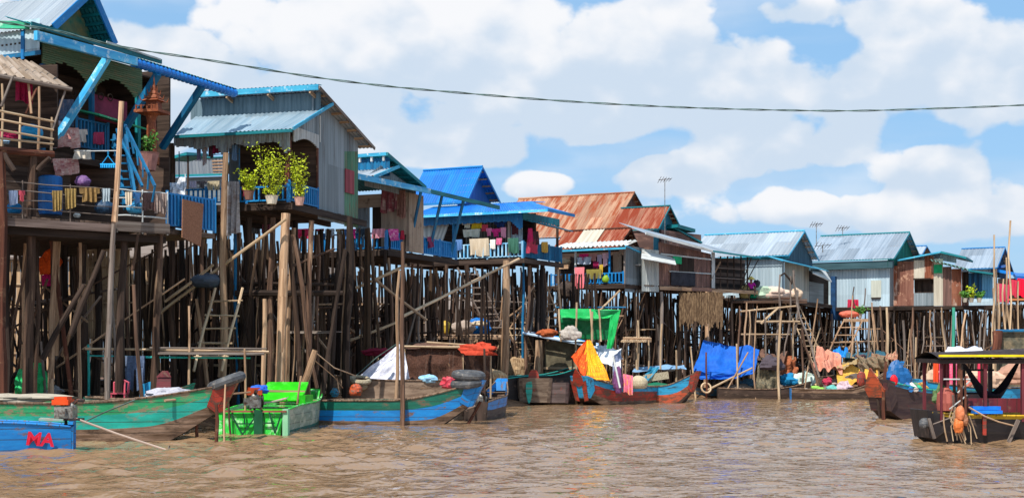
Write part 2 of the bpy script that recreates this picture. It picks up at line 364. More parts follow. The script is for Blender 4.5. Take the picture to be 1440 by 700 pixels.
# ================================================================ world, sun, camera
SUN_AZ, SUN_EL = 27.0, 54.0      # the sun stands behind the camera's left shoulder
def make_world():
    w = bpy.data.worlds.new('World'); sc.world = w; w.use_nodes = True; nt = w.node_tree; nd = nt.nodes; lk = nt.links.new; nd.clear()
    out = nd.new('ShaderNodeOutputWorld'); bg = nd.new('ShaderNodeBackground'); bg.inputs['Strength'].default_value = .1; lk(bg.outputs[0], out.inputs[0])
    sky = nd.new('ShaderNodeTexSky'); sky.sky_type = 'NISHITA'; sky.sun_disc = False; sky.sun_elevation = rad(SUN_EL)
    sky.sun_rotation = rad(180+SUN_AZ); sky.air_density = 1.0; sky.dust_density = 1.2; sky.ozone_density = 1.5; sky.altitude = 10
    tc = nd.new('ShaderNodeTexCoord'); g = tc.outputs['Generated']
    def vm(op, a, b=None, s=None):
        n = nd.new('ShaderNodeVectorMath'); n.operation = op
        for i, x in enumerate((a, b)):
            if x is None: continue
            if hasattr(x, 'links'): lk(x, n.inputs[i])
            else: n.inputs[i].default_value = x
        if s is not None: n.inputs['Scale'].default_value = s
        return n.outputs[1] if op in ('LENGTH', 'DOT_PRODUCT') else n.outputs[0]
    def m(op, a, b=0.0, c=0.0):
        n = nd.new('ShaderNodeMath'); n.operation = op
        for i, x in enumerate((a, b, c)):
            if hasattr(x, 'links'): lk(x, n.inputs[i])
            else: n.inputs[i].default_value = x
        return n.outputs[0]
    def mr(x, a, b, c=0., d=1., sm=True):
        n = nd.new('ShaderNodeMapRange'); n.interpolation_type = 'SMOOTHSTEP' if sm else 'LINEAR'
        lk(x, n.inputs[0])
        for i, q in enumerate((a, b, c, d)): n.inputs[i+1].default_value = q
        return n.outputs[0]
    def fbm(scale, det=9, off=(0, 0, 0), zs=1.3, ro=.55):
        mp = nd.new('ShaderNodeMapping'); mp.inputs['Location'].default_value = off; mp.inputs['Scale'].default_value = (scale, scale, scale*zs); lk(g, mp.inputs[0])
        n = nd.new('ShaderNodeTexNoise'); n.inputs['Scale'].default_value = 1; n.inputs['Detail'].default_value = det; n.inputs['Roughness'].default_value = ro
        lk(mp.outputs[0], n.inputs['Vector']); return n.outputs['Fac']
    def puff(scale, off):
        mp = nd.new('ShaderNodeMapping'); mp.inputs['Location'].default_value = off; mp.inputs['Scale'].default_value = (scale, scale, scale*1.25); lk(g, mp.inputs[0])
        dn = nd.new('ShaderNodeTexNoise'); dn.inputs['Scale'].default_value = 2.2; dn.inputs['Detail'].default_value = 1; lk(mp.outputs[0], dn.inputs['Vector'])
        q = vm('ADD', mp.outputs[0], vm('SCALE', dn.outputs['Color'], None, .7)); v = nd.new('ShaderNodeTexVoronoi'); v.feature = 'F1'; v.inputs['Scale'].default_value = 1; lk(q, v.inputs['Vector'])
        return m('SUBTRACT', .5, v.outputs['Distance'])
    p1 = puff(17, (1, 2, 3)); p1b = puff(17, (1.12, 2, 2.72))
    n1 = fbm(8, 7, (3, 1, 2), 1.5, .52); n2 = fbm(8, 5, (3, 1, 1.8), 1.5, .5); nb = fbm(24, 4, (1, 5, 2), 1.4, .6)
    blobs = [(215,115,115,85,1),(400,95,150,95,1),(560,60,150,90,1),(700,95,150,110,1),(850,110,120,80,1),(925,50,100,75,1.1),(1040,120,95,75,1.05),(640,207,120,30,.95),
      (1300,75,130,80,1),(1200,130,80,60,.8),(965,238,95,38,1),(1318,242,80,38,1),(765,264,60,24,1),(1130,300,200,30,.8),(1290,312,130,34,.9),
      (1110,205,110,36,.7),(470,185,120,60,.8),(880,165,210,36,.7),(1400,120,80,90,.9),(1130,8,90,20,.8),(1230,20,120,30,.8),(60,60,130,80,.9),(1420,300,80,60,.7)]
    dens = None; hs = None
    for (cx, cy, rx, ry, am) in blobs:
        d = V(((cx-CX)/FPX, 1, (HY-cy)/FPX)).normalized()
        q = vm('MULTIPLY', vm('SUBTRACT', g, tuple(d)), (FPX/rx, FPX/rx, FPX/ry))
        l = vm('LENGTH', q); di = mr(l, 0.25, 1.45, am, 0)
        hz = vm('DOT_PRODUCT', q, (-.18, 0, 1.0)); p = m('MULTIPLY', di, hz)
        dens = di if dens is None else m('ADD', dens, m('MULTIPLY', di, m('SUBTRACT', 1.0, m('MULTIPLY', m('MINIMUM', dens, 1.0), .75)))); hs = p if hs is None else m('ADD', hs, p)
    # ordinary clouds over the rest of the sky
    sx = nd.new('ShaderNodeSeparateXYZ'); lk(g, sx.inputs[0])
    away = mr(sx.outputs[1], .55, .8, 1., 0.); hi = mr(sx.outputs[2], .22, .35)
    gen = m('MULTIPLY', m('MAXIMUM', away, hi), mr(fbm(2.6, 8, (4, 2, 7), 1.6), .42, .6, 0., .8))
    base = m('ADD', dens, gen)
    e = m('ADD', base, m('ADD', m('MULTIPLY', m('SUBTRACT', n1, .5), 1.7), m('ADD', m('MULTIPLY', p1, .85), m('MULTIPLY', m('SUBTRACT', nb, .5), .7))))
    cov = m('MAXIMUM', mr(e, .38, .62), mr(fbm(4.5, 5, (7, 3, 1), 4.5, .5), .46, .74, 0, .45))
    lit = m('ADD', m('MULTIPLY', m('DIVIDE', hs, m('ADD', dens, .35)), .75), m('ADD', m('MULTIPLY', m('SUBTRACT', n1, n2), 2.2), m('ADD', m('MULTIPLY', m('SUBTRACT', p1, p1b), .9), m('MULTIPLY', m('SUBTRACT', nb, .5), .7))))
    lit = mr(lit, -.3, .62)
    cm = nd.new('ShaderNodeMix'); cm.data_type = 'RGBA'; lk(lit, cm.inputs[0]); cm.inputs[6].default_value = (4.95, 5.85, 6.95, 1); cm.inputs[7].default_value = (7.4, 7.5, 7.75, 1)
    thin = nd.new('ShaderNodeMix'); thin.data_type = 'RGBA'; sb = nd.new('ShaderNodeVectorMath'); sb.operation = 'MULTIPLY'; lk(sky.outputs[0], sb.inputs[0]); sb.inputs[1].default_value = (1, 1, 1)
    wash = nd.new('ShaderNodeMix'); wash.data_type = 'RGBA'; wash.inputs[0].default_value = .62; lk(sb.outputs[0], wash.inputs[6]); wash.inputs[7].default_value = (2.5, 5.0, 8.1, 1)
    lk(cov, thin.inputs[0]); lk(wash.outputs[2], thin.inputs[6]); lk(cm.outputs[2], thin.inputs[7]); lk(thin.outputs[2], bg.inputs[0])
make_world()
sc.world.cycles.sampling_method = 'MANUAL'; sc.world.cycles.sample_map_resolution = 512
sl = bpy.data.lights.new('sun', 'SUN'); sl.energy = 4.6; sl.angle = rad(.5); sl.color = (1, .94, .85)
so = bpy.data.objects.new('sun', sl); COL.objects.link(so)
sd = V((-math.sin(rad(SUN_AZ))*math.cos(rad(SUN_EL)), -math.cos(rad(SUN_AZ))*math.cos(rad(SUN_EL)), math.sin(rad(SUN_EL))))
so.rotation_euler = sd.to_track_quat('Z', 'Y').to_euler()
cam = bpy.data.cameras.new('camera'); co = bpy.data.objects.new('camera', cam); COL.objects.link(co); sc.camera = co
cam.sensor_width = 36; cam.lens = 36*FPX/1440; cam.shift_y = (HY-350)/1440; cam.clip_end = 6000; cam.clip_start = .1
co.location = (0, 0, CZ); co.rotation_euler = (rad(90), 0, 0)
sc.view_settings.view_transform = 'Standard'; sc.view_settings.look = 'None'; sc.view_settings.exposure = 0.34; sc.view_settings.gamma = 1
sc.cycles.max_bounces = 4; sc.cycles.diffuse_bounces = 3; sc.cycles.transparent_max_bounces = 8
# ================================================================ water and bank
def make_water():
    m = bpy.data.materials.new('muddy_water'); m.use_nodes = True; nt = m.node_tree; nd = nt.nodes; lk = nt.links.new; bs = nd['Principled BSDF']
    bs.inputs['Roughness'].default_value = .03; bs.inputs['IOR'].default_value = 1.33
    tc = nd.new('ShaderNodeTexCoord')
    def nz(sx, sy, rot, det, ro=.5):
        mp = nd.new('ShaderNodeMapping'); mp.inputs['Scale'].default_value = (sx, sy, 1); mp.inputs['Rotation'].default_value = (0, 0, rad(rot)); lk(tc.outputs['Object'], mp.inputs[0])
        n = nd.new('ShaderNodeTexNoise'); n.inputs['Scale'].default_value = 1; n.inputs['Detail'].default_value = det; n.inputs['Roughness'].default_value = ro; lk(mp.outputs[0], n.inputs['Vector']); return n.outputs['Fac']
    def m2(op, a, b):
        n = nd.new('ShaderNodeMath'); n.operation = op
        for i, x in enumerate((a, b)):
            if hasattr(x, 'links'): lk(x, n.inputs[i])
            else: n.inputs[i].default_value = x
        return n.outputs[0]
    big = nz(.05, .05, 0, 3); 
    mx = nd.new('ShaderNodeMix'); mx.data_type = 'RGBA'; lk(nz(.35, .35, 0, 4), mx.inputs[0]); mx.inputs[6].default_value = hexc('#a48260', .7); mx.inputs[7].default_value = hexc('#b49474', .7); lk(mx.outputs[2], bs.inputs['Base Color'])
    h = m2('ADD', m2('MULTIPLY', nz(3.4, 3.4, 12, 2, .6), .05), m2('MULTIPLY', nz(1.3, 1.5, -14, 2, .5), .05))
    h = m2('MULTIPLY', h, m2('ADD', .5, big))
    b = nd.new('ShaderNodeBump'); b.inputs['Strength'].default_value = 1; b.inputs['Distance'].default_value = 1.0; lk(h, b.inputs['Height'])
    # silty water: light scattered back from inside the water (level, whatever the ripple) under a rippled mirror
    nd.remove(bs); out = nd['Material Output']; df = nd.new('ShaderNodeBsdfDiffuse'); lk(mx.outputs[2], df.inputs[0]); up_ = nd.new('ShaderNodeCombineXYZ'); up_.inputs[2].default_value = 1; lk(up_.outputs[0], df.inputs['Normal'])
    gl = nd.new('ShaderNodeBsdfGlossy'); gl.inputs['Roughness'].default_value = .04; lk(b.outputs[0], gl.inputs['Normal']); fr = nd.new('ShaderNodeFresnel'); fr.inputs[0].default_value = 1.5; lk(b.outputs[0], fr.inputs['Normal'])
    ms = nd.new('ShaderNodeMixShader'); lk(fr.outputs[0], ms.inputs[0]); lk(df.outputs[0], ms.inputs[1]); lk(gl.outputs[0], ms.inputs[2]); lk(ms.outputs[0], out.inputs[0])
    import numpy as np
    rg = np.random.default_rng(5); ys = [14.0]
    while ys[-1] < 96: ys.append(ys[-1]+.06+.0028*(ys[-1]-14)+.00003*(ys[-1]-14)**2)
    ys = np.array(ys); xs = np.arange(-24, 34, .13); X, Y = np.meshgrid(xs, ys); Z = np.zeros_like(X); st = np.gradient(ys)[:, None]
    for i in range(90):
        lam = .38*(2.8/.38)**rg.random(); th = rg.normal(1.75, .75); a = lam*.0040*(1.9 if lam < .6 else 1.6 if lam < 1.2 else .55); k = 2*math.pi/lam
        fade = np.clip((lam/np.maximum(st, .13)-2.2)/2, 0, 1); ph = k*(X*math.cos(th)+Y*math.sin(th))+rg.random()*6.28
        Z += a*fade*np.sin(ph+.5*np.sin(ph*.37+i))
    patch = .75+.45*np.sin(X*.21+1.3*np.sin(Y*.11))*np.sin(Y*.17+.9*np.sin(X*.13)); Z *= patch
    ed = np.clip(np.minimum(np.minimum(X+24, 34-X)/2, np.minimum(Y-14, 96-Y)/2), 0, 1); Z = Z*ed
    ny, nx = X.shape; co_ = np.stack([X, Y, Z], -1).reshape(-1, 3); idx = np.arange(nx*ny).reshape(ny, nx)
    q = np.stack([idx[:-1, :-1], idx[:-1, 1:], idx[1:, 1:], idx[1:, :-1]], -1).reshape(-1, 4)
    x0, x1, y0, y1 = xs[0], xs[-1], ys[0], ys[-1]; B = [(-900, -300), (2500, -300), (2500, 3000), (-900, 3000)]; C_ = [(x0, y0), (x1, y0), (x1, y1), (x0, y1)]
    n0 = len(co_); ex = np.array([(x, y, 0) for x, y in B+C_]); vv = np.vstack([co_, ex]); q2 = np.array([[n0+i, n0+(i+1) % 4, n0+4+(i+1) % 4, n0+4+i] for i in range(4)])
    F_ = np.vstack([q, q2]).astype(np.int32); me = bpy.data.meshes.new('water'); me.vertices.add(len(vv)); me.vertices.foreach_set('co', vv.ravel().astype(np.float32))
    me.loops.add(F_.size); me.loops.foreach_set('vertex_index', F_.ravel()); me.polygons.add(len(F_)); me.polygons.foreach_set('loop_start', np.arange(0, F_.size, 4, dtype=np.int32)); me.polygons.foreach_set('loop_total', np.full(len(F_), 4, dtype=np.int32))
    me.update(calc_edges=True); me.validate(); me.polygons.foreach_set('use_smooth', [True]*len(me.polygons)); me.materials.append(m); o = bpy.data.objects.new('water', me); COL.objects.link(o); o['kind'] = 'structure'
make_water()
MUD = mat('mud', '#6a4c36', '#4a3424', su=.8, sv=.8, rough=.7, c3='#8a6c50', t3=.58, s3=2.5, bump=.5)
shore = [(-60, -60), (-26, 12), (-14, 34), (-9.5, 41), (-6, 47), (-3, 52), (1.2, 64), (6.5, 70), (12.5, 79), (21, 84), (31, 91), (42, 98), (66, 116), (500, 500)]
def make_bank():
    rows = []; dens = []
    for (a, b) in zip(shore[:-1], shore[1:]):
        k = 1 if (V(b)-V(a)).length > 100 else 6
        for i in range(k): dens.append(V(a).lerp(V(b), i/k))
    dens.append(V(shore[-1]))
    prof = [(-3, -.8), (-.8, -.25), (.4, .12), (1.5, .35), (3, .6), (6, .9), (10, 1.05), (20, 1.2), (60, 1.4), (900, 1.6)]
    for i, p in enumerate(dens):
        t = (dens[min(i+1, len(dens)-1)]-dens[max(i-1, 0)]).normalized(); n = V((-t.y, t.x))
        if n.length < .1: n = V((-1, 0))
        row = []
        for (d, z) in prof:
            q = p+n*d if d < 900 else p+V((-.5, .9))*900
            row.append(V((q.x, q.y, z+.18*noise.noise(V((q.x*.7, q.y*.7, 0)))*(1 if d < 50 else 0))))
        rows.append(row)
    mb = MB()
    for i in range(len(rows)-1):
        for j in range(len(prof)-1):
            mb.face([rows[i][j], rows[i+1][j], rows[i+1][j+1], rows[i][j+1]], [(0, 0), (1, 0), (1, 1), (0, 1)], True)
            a = rows[i][j]; mb.u[-4:] = [(rows[i+di][j+dj].x, rows[i+di][j+dj].y) for di, dj in ((0, 0), (1, 0), (1, 1), (0, 1))]
    tag(mb.build('river_bank', MUD, None, V((0, 0, 0))), None, None, kind='structure')
make_bank()
# ================================================================ house parts
UP = V((0, 0, 1))
def deck(root, fr, x0, x1, y0, y1, z, m=DECKW, th=.09, joist=.16, name='deck'):
    mb = MB(); n = max(1, int((y1-y0)/.18))
    for i in range(n):
        a = y0+(y1-y0)*i/n; b = y0+(y1-y0)*(i+.93)/n; e = R.uniform(0, .08)
        mb.box(fr, x0, x1+e, a, b, z-th*.5, z+R.uniform(-.01, .01))
    d = mb.build(name, m, root)
    mb = MB()
    for i in range(max(2, int((x1-x0)/1.1))+1):
        x = x0+(x1-x0)*i/max(2, int((x1-x0)/1.1)); mb.box(fr, x-.05+.03, x+.05+.03, y0+.03, y1, z-th*.5-joist, z-th*.5-.004)
    mb.box(fr, x0, x1+.06, y0-.05, y0+.025, z-th*.5-joist*1.15, z-.03)
    mb.box(fr, x1+.065, x1+.12, y0-.05, y1, z-th*.5-joist*1.15, z-.03)
    mb.build('floor_joists', W_DARK, root); return d
def stilts(root, fr, x0, x1, y0, y1, ztop, nx, ny, r=(.06, .11), seed=1, braces=6, m=W_POST, zb=-.3, front_m=None):
    rr = random.Random(seed)
    for j in range(ny):
        for i in range(nx):
            x = x0+(x1-x0)*(i/(max(1, nx-1)))+rr.uniform(-.25, .25); y = y0+(y1-y0)*(j/(max(1, ny-1)))+rr.uniform(-.3, .3)*(1 if j else .2)
            zt = ztop-.1+rr.choice((0, 0, 0, .0, -.4)); a = fr.w(x+rr.gauss(0, .28), y+rr.uniform(-.2, .2), zb); b = fr.w(x, y, zt)
            mm = (front_m or m) if j == 0 else (m if rr.random() < .5 else W_DARK if rr.random() < .75 else W_GREY)
            if rr.random() < .09: mm = W_PALE
            pole('stilt', a, b, rr.uniform(*r)*rr.choice((.6, .8, .95, 1.1)), None, mm, root, .08, 6)
    for k in range(3):
        z = rr.uniform(1.6, ztop-1.2); xa = rr.uniform(x0, x1-1.5); xb = xa+rr.uniform(1.2, 2.6); y = y0+rr.uniform(.2, 1.2); mb = MB()
        for i in range(int((xb-xa)/.13)): mb.box(fr, xa+i*.13, xa+i*.13+.1, y, y+rr.uniform(.8, 1.1), z, z+.03)
        mb.box(fr, xa, xb, y-.05, y-.003, z-.05, z+.02); mb.build('storage_shelf', rr.choice((W_PALE, W_GREY, BAMBOO)), root)
    for k in range(nx*2+ny):
        x, y = rr.uniform(x0, x1), y0+rr.uniform(-.1, .6)*(y1-y0)*rr.random(); h = rr.uniform(.45, 1)*ztop
        pole('support_pole', fr.w(x, y, zb), fr.w(x+rr.gauss(0, .35), y+rr.uniform(-.2, .2), h), rr.uniform(.022, .045), None, rr.choice((BAMBOO, W_PALE, W_GREY, W_POST)), root, .1, 5)
    for k in range(int(braces*2.2)):
        y = rr.uniform(y0, y0+(y1-y0)*.8); xa = rr.uniform(x0, x1); xb = min(x1, max(x0, xa+rr.choice((-1, 1))*rr.uniform(1.2, 3.2)))
        za = rr.uniform(.4, 3); zt = rr.uniform(za+.8, ztop-.2)
        pole('brace', fr.w(xa, y, za), fr.w(xb, y+rr.uniform(-.5, .5), zt), rr.uniform(.03, .065), None, rr.choice((W_POST, W_GREY, W_DARK, W_PALE)), root, .07, 5)
    for k in range(max(2, braces//2)):
        y = rr.uniform(y0, y1); z = rr.uniform(1.2, ztop-1)
        pole('cross_beam', fr.w(x0, y, z), fr.w(x1, y, z+rr.uniform(-.4, .4)), .045, None, rr.choice((W_DARK, W_GREY, W_POST, W_PALE)), root, .05, 5)
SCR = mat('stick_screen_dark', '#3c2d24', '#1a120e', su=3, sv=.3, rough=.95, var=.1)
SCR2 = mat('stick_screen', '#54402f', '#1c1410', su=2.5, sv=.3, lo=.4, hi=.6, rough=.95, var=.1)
def screen(root, fr, x0, x1, y, z0, z1, seed=1, gap=.12, m=SCR, name='shade_backdrop', along='x'):  # added rows of dark sticks, standing in for the darkness behind the stilts
    rr = random.Random(seed)
    for lay in range(2):
        mb = MB(); x = x0
        while x < x1:
            w = rr.uniform(.03, .09)
            if rr.random() > .36+gap*.6:
                yy = y+lay*2.6+rr.uniform(-.35, .35); l = rr.gauss(0, .3)
                zt = z1-(0 if rr.random() < .75 else rr.uniform(.3, 2)); zm = (z0+zt)/2
                mb.tube([fr.w(x+l, yy, z0-.3), fr.w(x+l*.3+rr.uniform(-.07, .07), yy, zm), fr.w(x-l*.3, yy, zt)], [w*1.05, w*.9, w*.75], 5)
            x += w*1.5+rr.uniform(.0, .05)
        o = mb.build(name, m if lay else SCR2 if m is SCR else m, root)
    return o
def flat(root, name, pts, m, th=.03):
    return MB().slab(*pts, th).build(name, m, root)
def polyslab(root, name, pts, nrm, th, m):
    pts = [V(p) for p in pts]; mb = MB(); off = nrm*th; c = pts[0]
    def uv(q): return [((p-c).length, p.z) for p in q]
    mb.face(pts, uv(pts)); mb.face([p-off for p in pts][::-1], uv(pts)[::-1])
    for i in range(len(pts)):
        a, b = pts[i], pts[(i+1) % len(pts)]; mb.face([a, a-off, b-off, b])
    return mb.build(name, m, root)
def gable(root, fr, eave, apex, rear, left_px, xo, roofm, trim, wallm=None, wall_y=None, wallprof=None, soffit=True, fasc=.14, pitch=.14, rear_mat=None, left_gable=False, trimw=.1):
    """front slope eave->apex and rear slope apex->rear, drawn in the river-side gable plane x = xo and run inland"""
    E, A, B = [fr.S(*q, xo) for q in (eave, apex, rear)]
    ey = fr.loc(E)[1]; xl = fr.fx(left_px, ey); D = fr.X*(xl-xo)
    rf = MB().corr(E+D, E, A, A+D, pitch).build('roof', roofm, root)
    mb = MB(); mb.corr(B, B+D, A+D, A, pitch); rb = mb.build('roof', rear_mat or roofm, root)
    # purlins under the overhang, ridge cap, rake boards and fascia
    t = MB(); dn = UP*.05
    for k in range(5): q = E.lerp(A, (k+.5)/5)-UP*.07; t.beam(q-fr.X*.03, q-fr.X*(xo+.35), .05, .07)
    for k in range(5): q = A.lerp(B, (k+.5)/5)-UP*.07; t.beam(q-fr.X*.03, q-fr.X*(xo+.35), .05, .07)
    t.build('purlin', W_PALE, rb)
    t = MB(); o = fr.X*.03
    t.beam(E-dn+o, A-dn*.6+o, .035, trimw, up=UP); t.beam(A-dn*.6+o, B-dn+o, .035, trimw, up=UP); t.build('rake_board', trim, rb)
    t = MB(); t.beam(E+D-UP*.05-fr.Y*.03, E-UP*.05-fr.Y*.03, .03, fasc); t.build('fascia', trim, rf)
    t = MB(); t.tube([A+D+UP*.03, A+UP*.03+o], .06, 8); t.build('ridge_cap', trim if trim is not W_DARK else roofm, rf)
    return E, A, B, xl
def gwall(root, fr, E, A, B, xo, zb, m, y0=None, y1=None, name='gable_wall', pitch=.16, inset=0.0, zb1=None):
    """vertical wall in the plane x=0 (minus inset) under the gable profile from local y0 to y1"""
    ye, ya, yb = fr.loc(E)[1], fr.loc(A)[1], fr.loc(B)[1]; y0 = ye if y0 is None else y0; y1 = yb if y1 is None else y1
    def top(y):
        if y <= ya: t = (y-ye)/(ya-ye); z = E.z+(A.z-E.z)*t
        else: t = (y-ya)/(yb-ya); z = A.z+(B.z-A.z)*t
        return z-.06
    ys = [y0]+[y for y in (ya,) if y0 < y < y1]+[y1]
    prof = [(fr.w(-inset, y, zb if zb1 is None else zb+(zb1-zb)*(y-y0)/(y1-y0)), fr.w(-inset, y, top(y))) for y in ys]
    return MB().wall(prof, pitch).build(name, m, root)
def wallF(root, fr, px0, px1, y, pyt, pyb, m, name='wall', pitch=.16, pyt1=None):
    a, b = fr.F(px0, pyb, y), fr.F(px1, pyb, y); zb = a.z; b.z = zb; c, d = fr.F(px0, pyt, y), fr.F(px1, pyt1 or pyt, y)
    if pyt1 is None: d.z = c.z
    return MB().wall([(a, c), (b, d)], pitch).build(name, m, root)
def boxF(root, fr, name, px0, px1, y, d, pyt, pyb, m):
    a = fr.fx(px0, y); b = fr.fx(px1, y); q = fr.F((px0+px1)/2, pyt, y); p = fr.F((px0+px1)/2, pyb, y)
    return MB().box(fr, a, b, y, y+d, p.z, q.z).build(name, m, root)
def strut(root, name, a, b, w, m): return MB().beam(a, b, w).build(name, m, root)
def ladder(label, a, b, wid, m=BAMBOO, side=V((1, 0, 0)), rung=.32, r=.03, group=None):
    t = thing('ladder', label, 'ladder', V(a), group); s = side*wid/2
    pole('side_rail', a-s, b-s, r, r*.9, m, t, .03, 6); pole('side_rail', a+s, b+s, r, r*.9, m, t, .03, 6)
    n = int((b-a).length/rung)
    for i in range(1, n): q = a.lerp(b, i/n); pole('rung', q-s*1.25, q+s*1.25+UP*R.uniform(-.03, .03), r*.75, None, m, t, .01, 5)
    return t
def shrub(label, c, w, h, m, n=500, name='potted_plant', pot='#b8aaa0', group=None, potr=.16, poth=.28, seed=1, stems=9, leaf=.05, cat='plant'):
    rr = random.Random(seed); t = thing(name, label, cat, c, group)
    MB().lathe(c, [(0, 0), (potr*.7, 0), (potr, poth*.9), (potr*1.08, poth), (potr*.9, poth), (potr*.85, poth*.8), (0, poth*.8)]).build('pot', mat('pot'+pot, pot, None, su=3, sv=3, rough=.8), t)
    sm = MB(); lf = MB(); c0 = c+UP*poth*.8
    tips = []
    for i in range(stems):
        a = rr.uniform(0, 6.28); l = rr.uniform(.5, 1); tip = c0+V((math.cos(a)*w*.5*l**.7*rr.uniform(.2, 1), math.sin(a)*w*.5*rr.uniform(.2, 1), h*l))
        mid = c0.lerp(tip, .5)+V((rr.uniform(-.05, .05), rr.uniform(-.05, .05), .05)); pts = [c0, mid, tip]; sm.tube(pts, [.014, .01, .004], 4); tips.append(pts)
    for i in range(n):
        p = rr.choice(tips); k = rr.uniform(.08, 1.05); q = p[0].lerp(p[1], k*2) if k < .5 else p[1].lerp(p[2], k*2-1)
        q = q+V((rr.gauss(0, w*.09), rr.gauss(0, w*.09), rr.gauss(0, h*.05)))
        d = V((rr.gauss(0, 1), rr.gauss(0, 1), rr.gauss(.2, .7))).normalized(); e = d.cross(V((rr.gauss(0, 1), rr.gauss(0, 1), rr.gauss(0, 1)))).normalized(); s = leaf*rr.uniform(.7, 1.4)
        lf.face([q-d*s, q+e*s*.45, q+d*s, q-e*s*.45])
    sm.build('stems', W_DARK, t); lf.build('leaves', m, t); return t
LEAFY = mat('yellow_green_leaf', '#ccd428', '#7ca018', su=3, sv=3, lo=.3, hi=.7, rough=.5, bump=0, var=.1, c3='#d8d040', t3=.6, s3=3)
LEAFG = mat('green_leaf', '#5c9038', '#346824', su=1.2, sv=1.2, lo=.3, hi=.7, rough=.5, bump=0, var=.15)
# ================================================================ HOUSE 1, far left, tall, with blue struts
f1 = Fr(50, 39, 26)
h1 = thing('stilt_house', 'tall teal and grey stilt house at the left edge with blue diagonal struts', 'house', f1.w(0, 0, 0))
def house1():
    xo = .7; f = f1
    E, A, B = f.S(74, 36, xo), f.S(129, -14, xo), f.S(161, 60, xo)
    B = f.S(161, 60, xo); D = f.X*-7.5
    MB().corr(E+D, E, A, A+D, .14).build('roof', ROOF_PALE, h1)
    MB().corr(B, B+D, A+D, A, .14).build('roof', TEAL, h1)
    t = MB(); o = f.X*.04; t.beam(E+o-UP*.05, A+o-UP*.03, .05, .2); t.beam(A+o-UP*.03, B+o-UP*.05, .05, .2); t.build('rake_board', BLUE, h1)
    gm = mat('green_gable', '#3c8c78', '#2a6c60', su=2, sv=2, c3='#a88c50', t3=.58, s3=1.2, w3=.15, rough=.7)
    e2, a2, b2 = E-f.X*.7, A-f.X*.7-UP*.1, B-f.X*.7
    polyslab(h1, 'gable_panel', [e2, b2, a2], f.X, .06, gm)
    mb = MB()
    for k in range(6): q = A.lerp(B, (k+.4)/6)-UP*.08; mb.beam(q, q-f.X*.9, .06, .08)
    for k in range(5): q = E.lerp(A, (k+.4)/5)-UP*.08; mb.beam(q, q-f.X*.9, .06, .08)
    mb.build('purlin', TEAL, h1)
    # skirt roof whose edge runs along the whole front, seen from below
    a, b = f.S(44, 34, .95), f.S(227, 87, .95); c, d = f.S(50, 26, 0), f.S(232, 72, 0)
    c = a-f.X*.95+UP*.3; d = b-f.X*.95+UP*.3
    MB().corr(a, b, d, c, .14).build('skirt_roof', TEAL, h1)
    MB().beam(a, b, .05, .13).build('skirt_fascia', TEAL, h1)
    MB().beam(f.S(150, 59, .98), f.S(226, 84, .98), .03, .05).build('gutter', WHITEP, h1)
    # arched olive fascia of horizontal boards
    def arch(p):
        if p < 66: return 96
        if p < 129: t = (p-66)/63; return (96*(1-t)+128*t)-22*math.sin(math.pi*t)**.7+2
        if p < 136: return 128
        if p < 190: t = (p-136)/54; return (118*(1-t)+136*t)-18*math.sin(math.pi*t)**.7+4
        return 136
    def top(p): return 58+(p-60)*.277
    zt = f.S(60, 58, 0).z; zb_ = min(f.S(p, arch(p), 0).z for p in range(60, 201, 5)); n = 17
    mb = MB()
    for k in range(n):
        z0 = zt-(zt-zb_)*(k+1)/n; z1 = zt-(zt-zb_)*k/n-.012
        run = None
        for i in range(0, 141):
            p = 60+i; yb = f.S(p, arch(p), 0).z; ok = yb < (z0+z1)/2 and i < 140
            if ok and run is None: run = p
            if not ok and run is not None:
                mb.box(f, -.04, 0, f.fy(run), f.fy(p), z0, z1); run = None
    mb.build('arched_fascia', SIDING, h1)
    # beams and posts of the front
    for p in (62, 131, 196):
        q = f.S(p, 240, -.05); MB().box(f, -.12, .0, f.fy(p)-.06, f.fy(p)+.06, f.S(p, 232).z, f.S(p, arch(p)-6).z).build('front_post', BLUE_D if p != 196 else TEAL, h1)
    # dark interior
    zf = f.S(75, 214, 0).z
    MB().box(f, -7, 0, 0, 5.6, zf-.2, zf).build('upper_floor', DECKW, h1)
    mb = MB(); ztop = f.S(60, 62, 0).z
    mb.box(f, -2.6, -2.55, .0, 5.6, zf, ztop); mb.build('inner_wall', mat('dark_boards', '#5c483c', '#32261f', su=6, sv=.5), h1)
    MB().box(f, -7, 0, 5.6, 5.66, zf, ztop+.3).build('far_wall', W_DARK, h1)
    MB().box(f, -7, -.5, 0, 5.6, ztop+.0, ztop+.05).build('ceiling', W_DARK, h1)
    # front-left wall of pale sheets facing us
    wallF(h1, f, -60, 56, .0, 42, 92, WALL_PALE, 'side_wall')
    boxF(h1, f, 'side_wall_band', -60, 56, -.03, .04, 78, 84, BLUE_D)
    a = f.F(-60, 34, -.35); b = f.F(40, 36, -.35); MB().beam(a, b, .12, .2).build('gutter', GREENP, h1)
    MB().box(f, f.fx(31), f.fx(35), -.05, 0, f.F(33, 84).z, f.F(33, 42).z).build('wall_post', BLUE, h1)
    MB().box(f, -7, -1.2, -.02, .0, zf, f.F(20, 92).z).build('dark_wall_panel', W_DARK, h1)
    # awning: light blue beam, then blue corrugated edge, on blue struts
    xa = 1.9; a, m_, b = f.S(50, 50, xa), f.S(188, 86, xa), f.S(334, 131, xa)
    MB().beam(a, m_+f.Y*.1, .12, .24).build('awning_beam', mat('light_blue_paint', '#5cc0e8', '#2c94d0', su=5, sv=.6, rough=.45, c3='#d8ecf4', t3=.62, s3=3), h1)
    mb = MB(); L = (b-m_).length; n = int(L/.09)
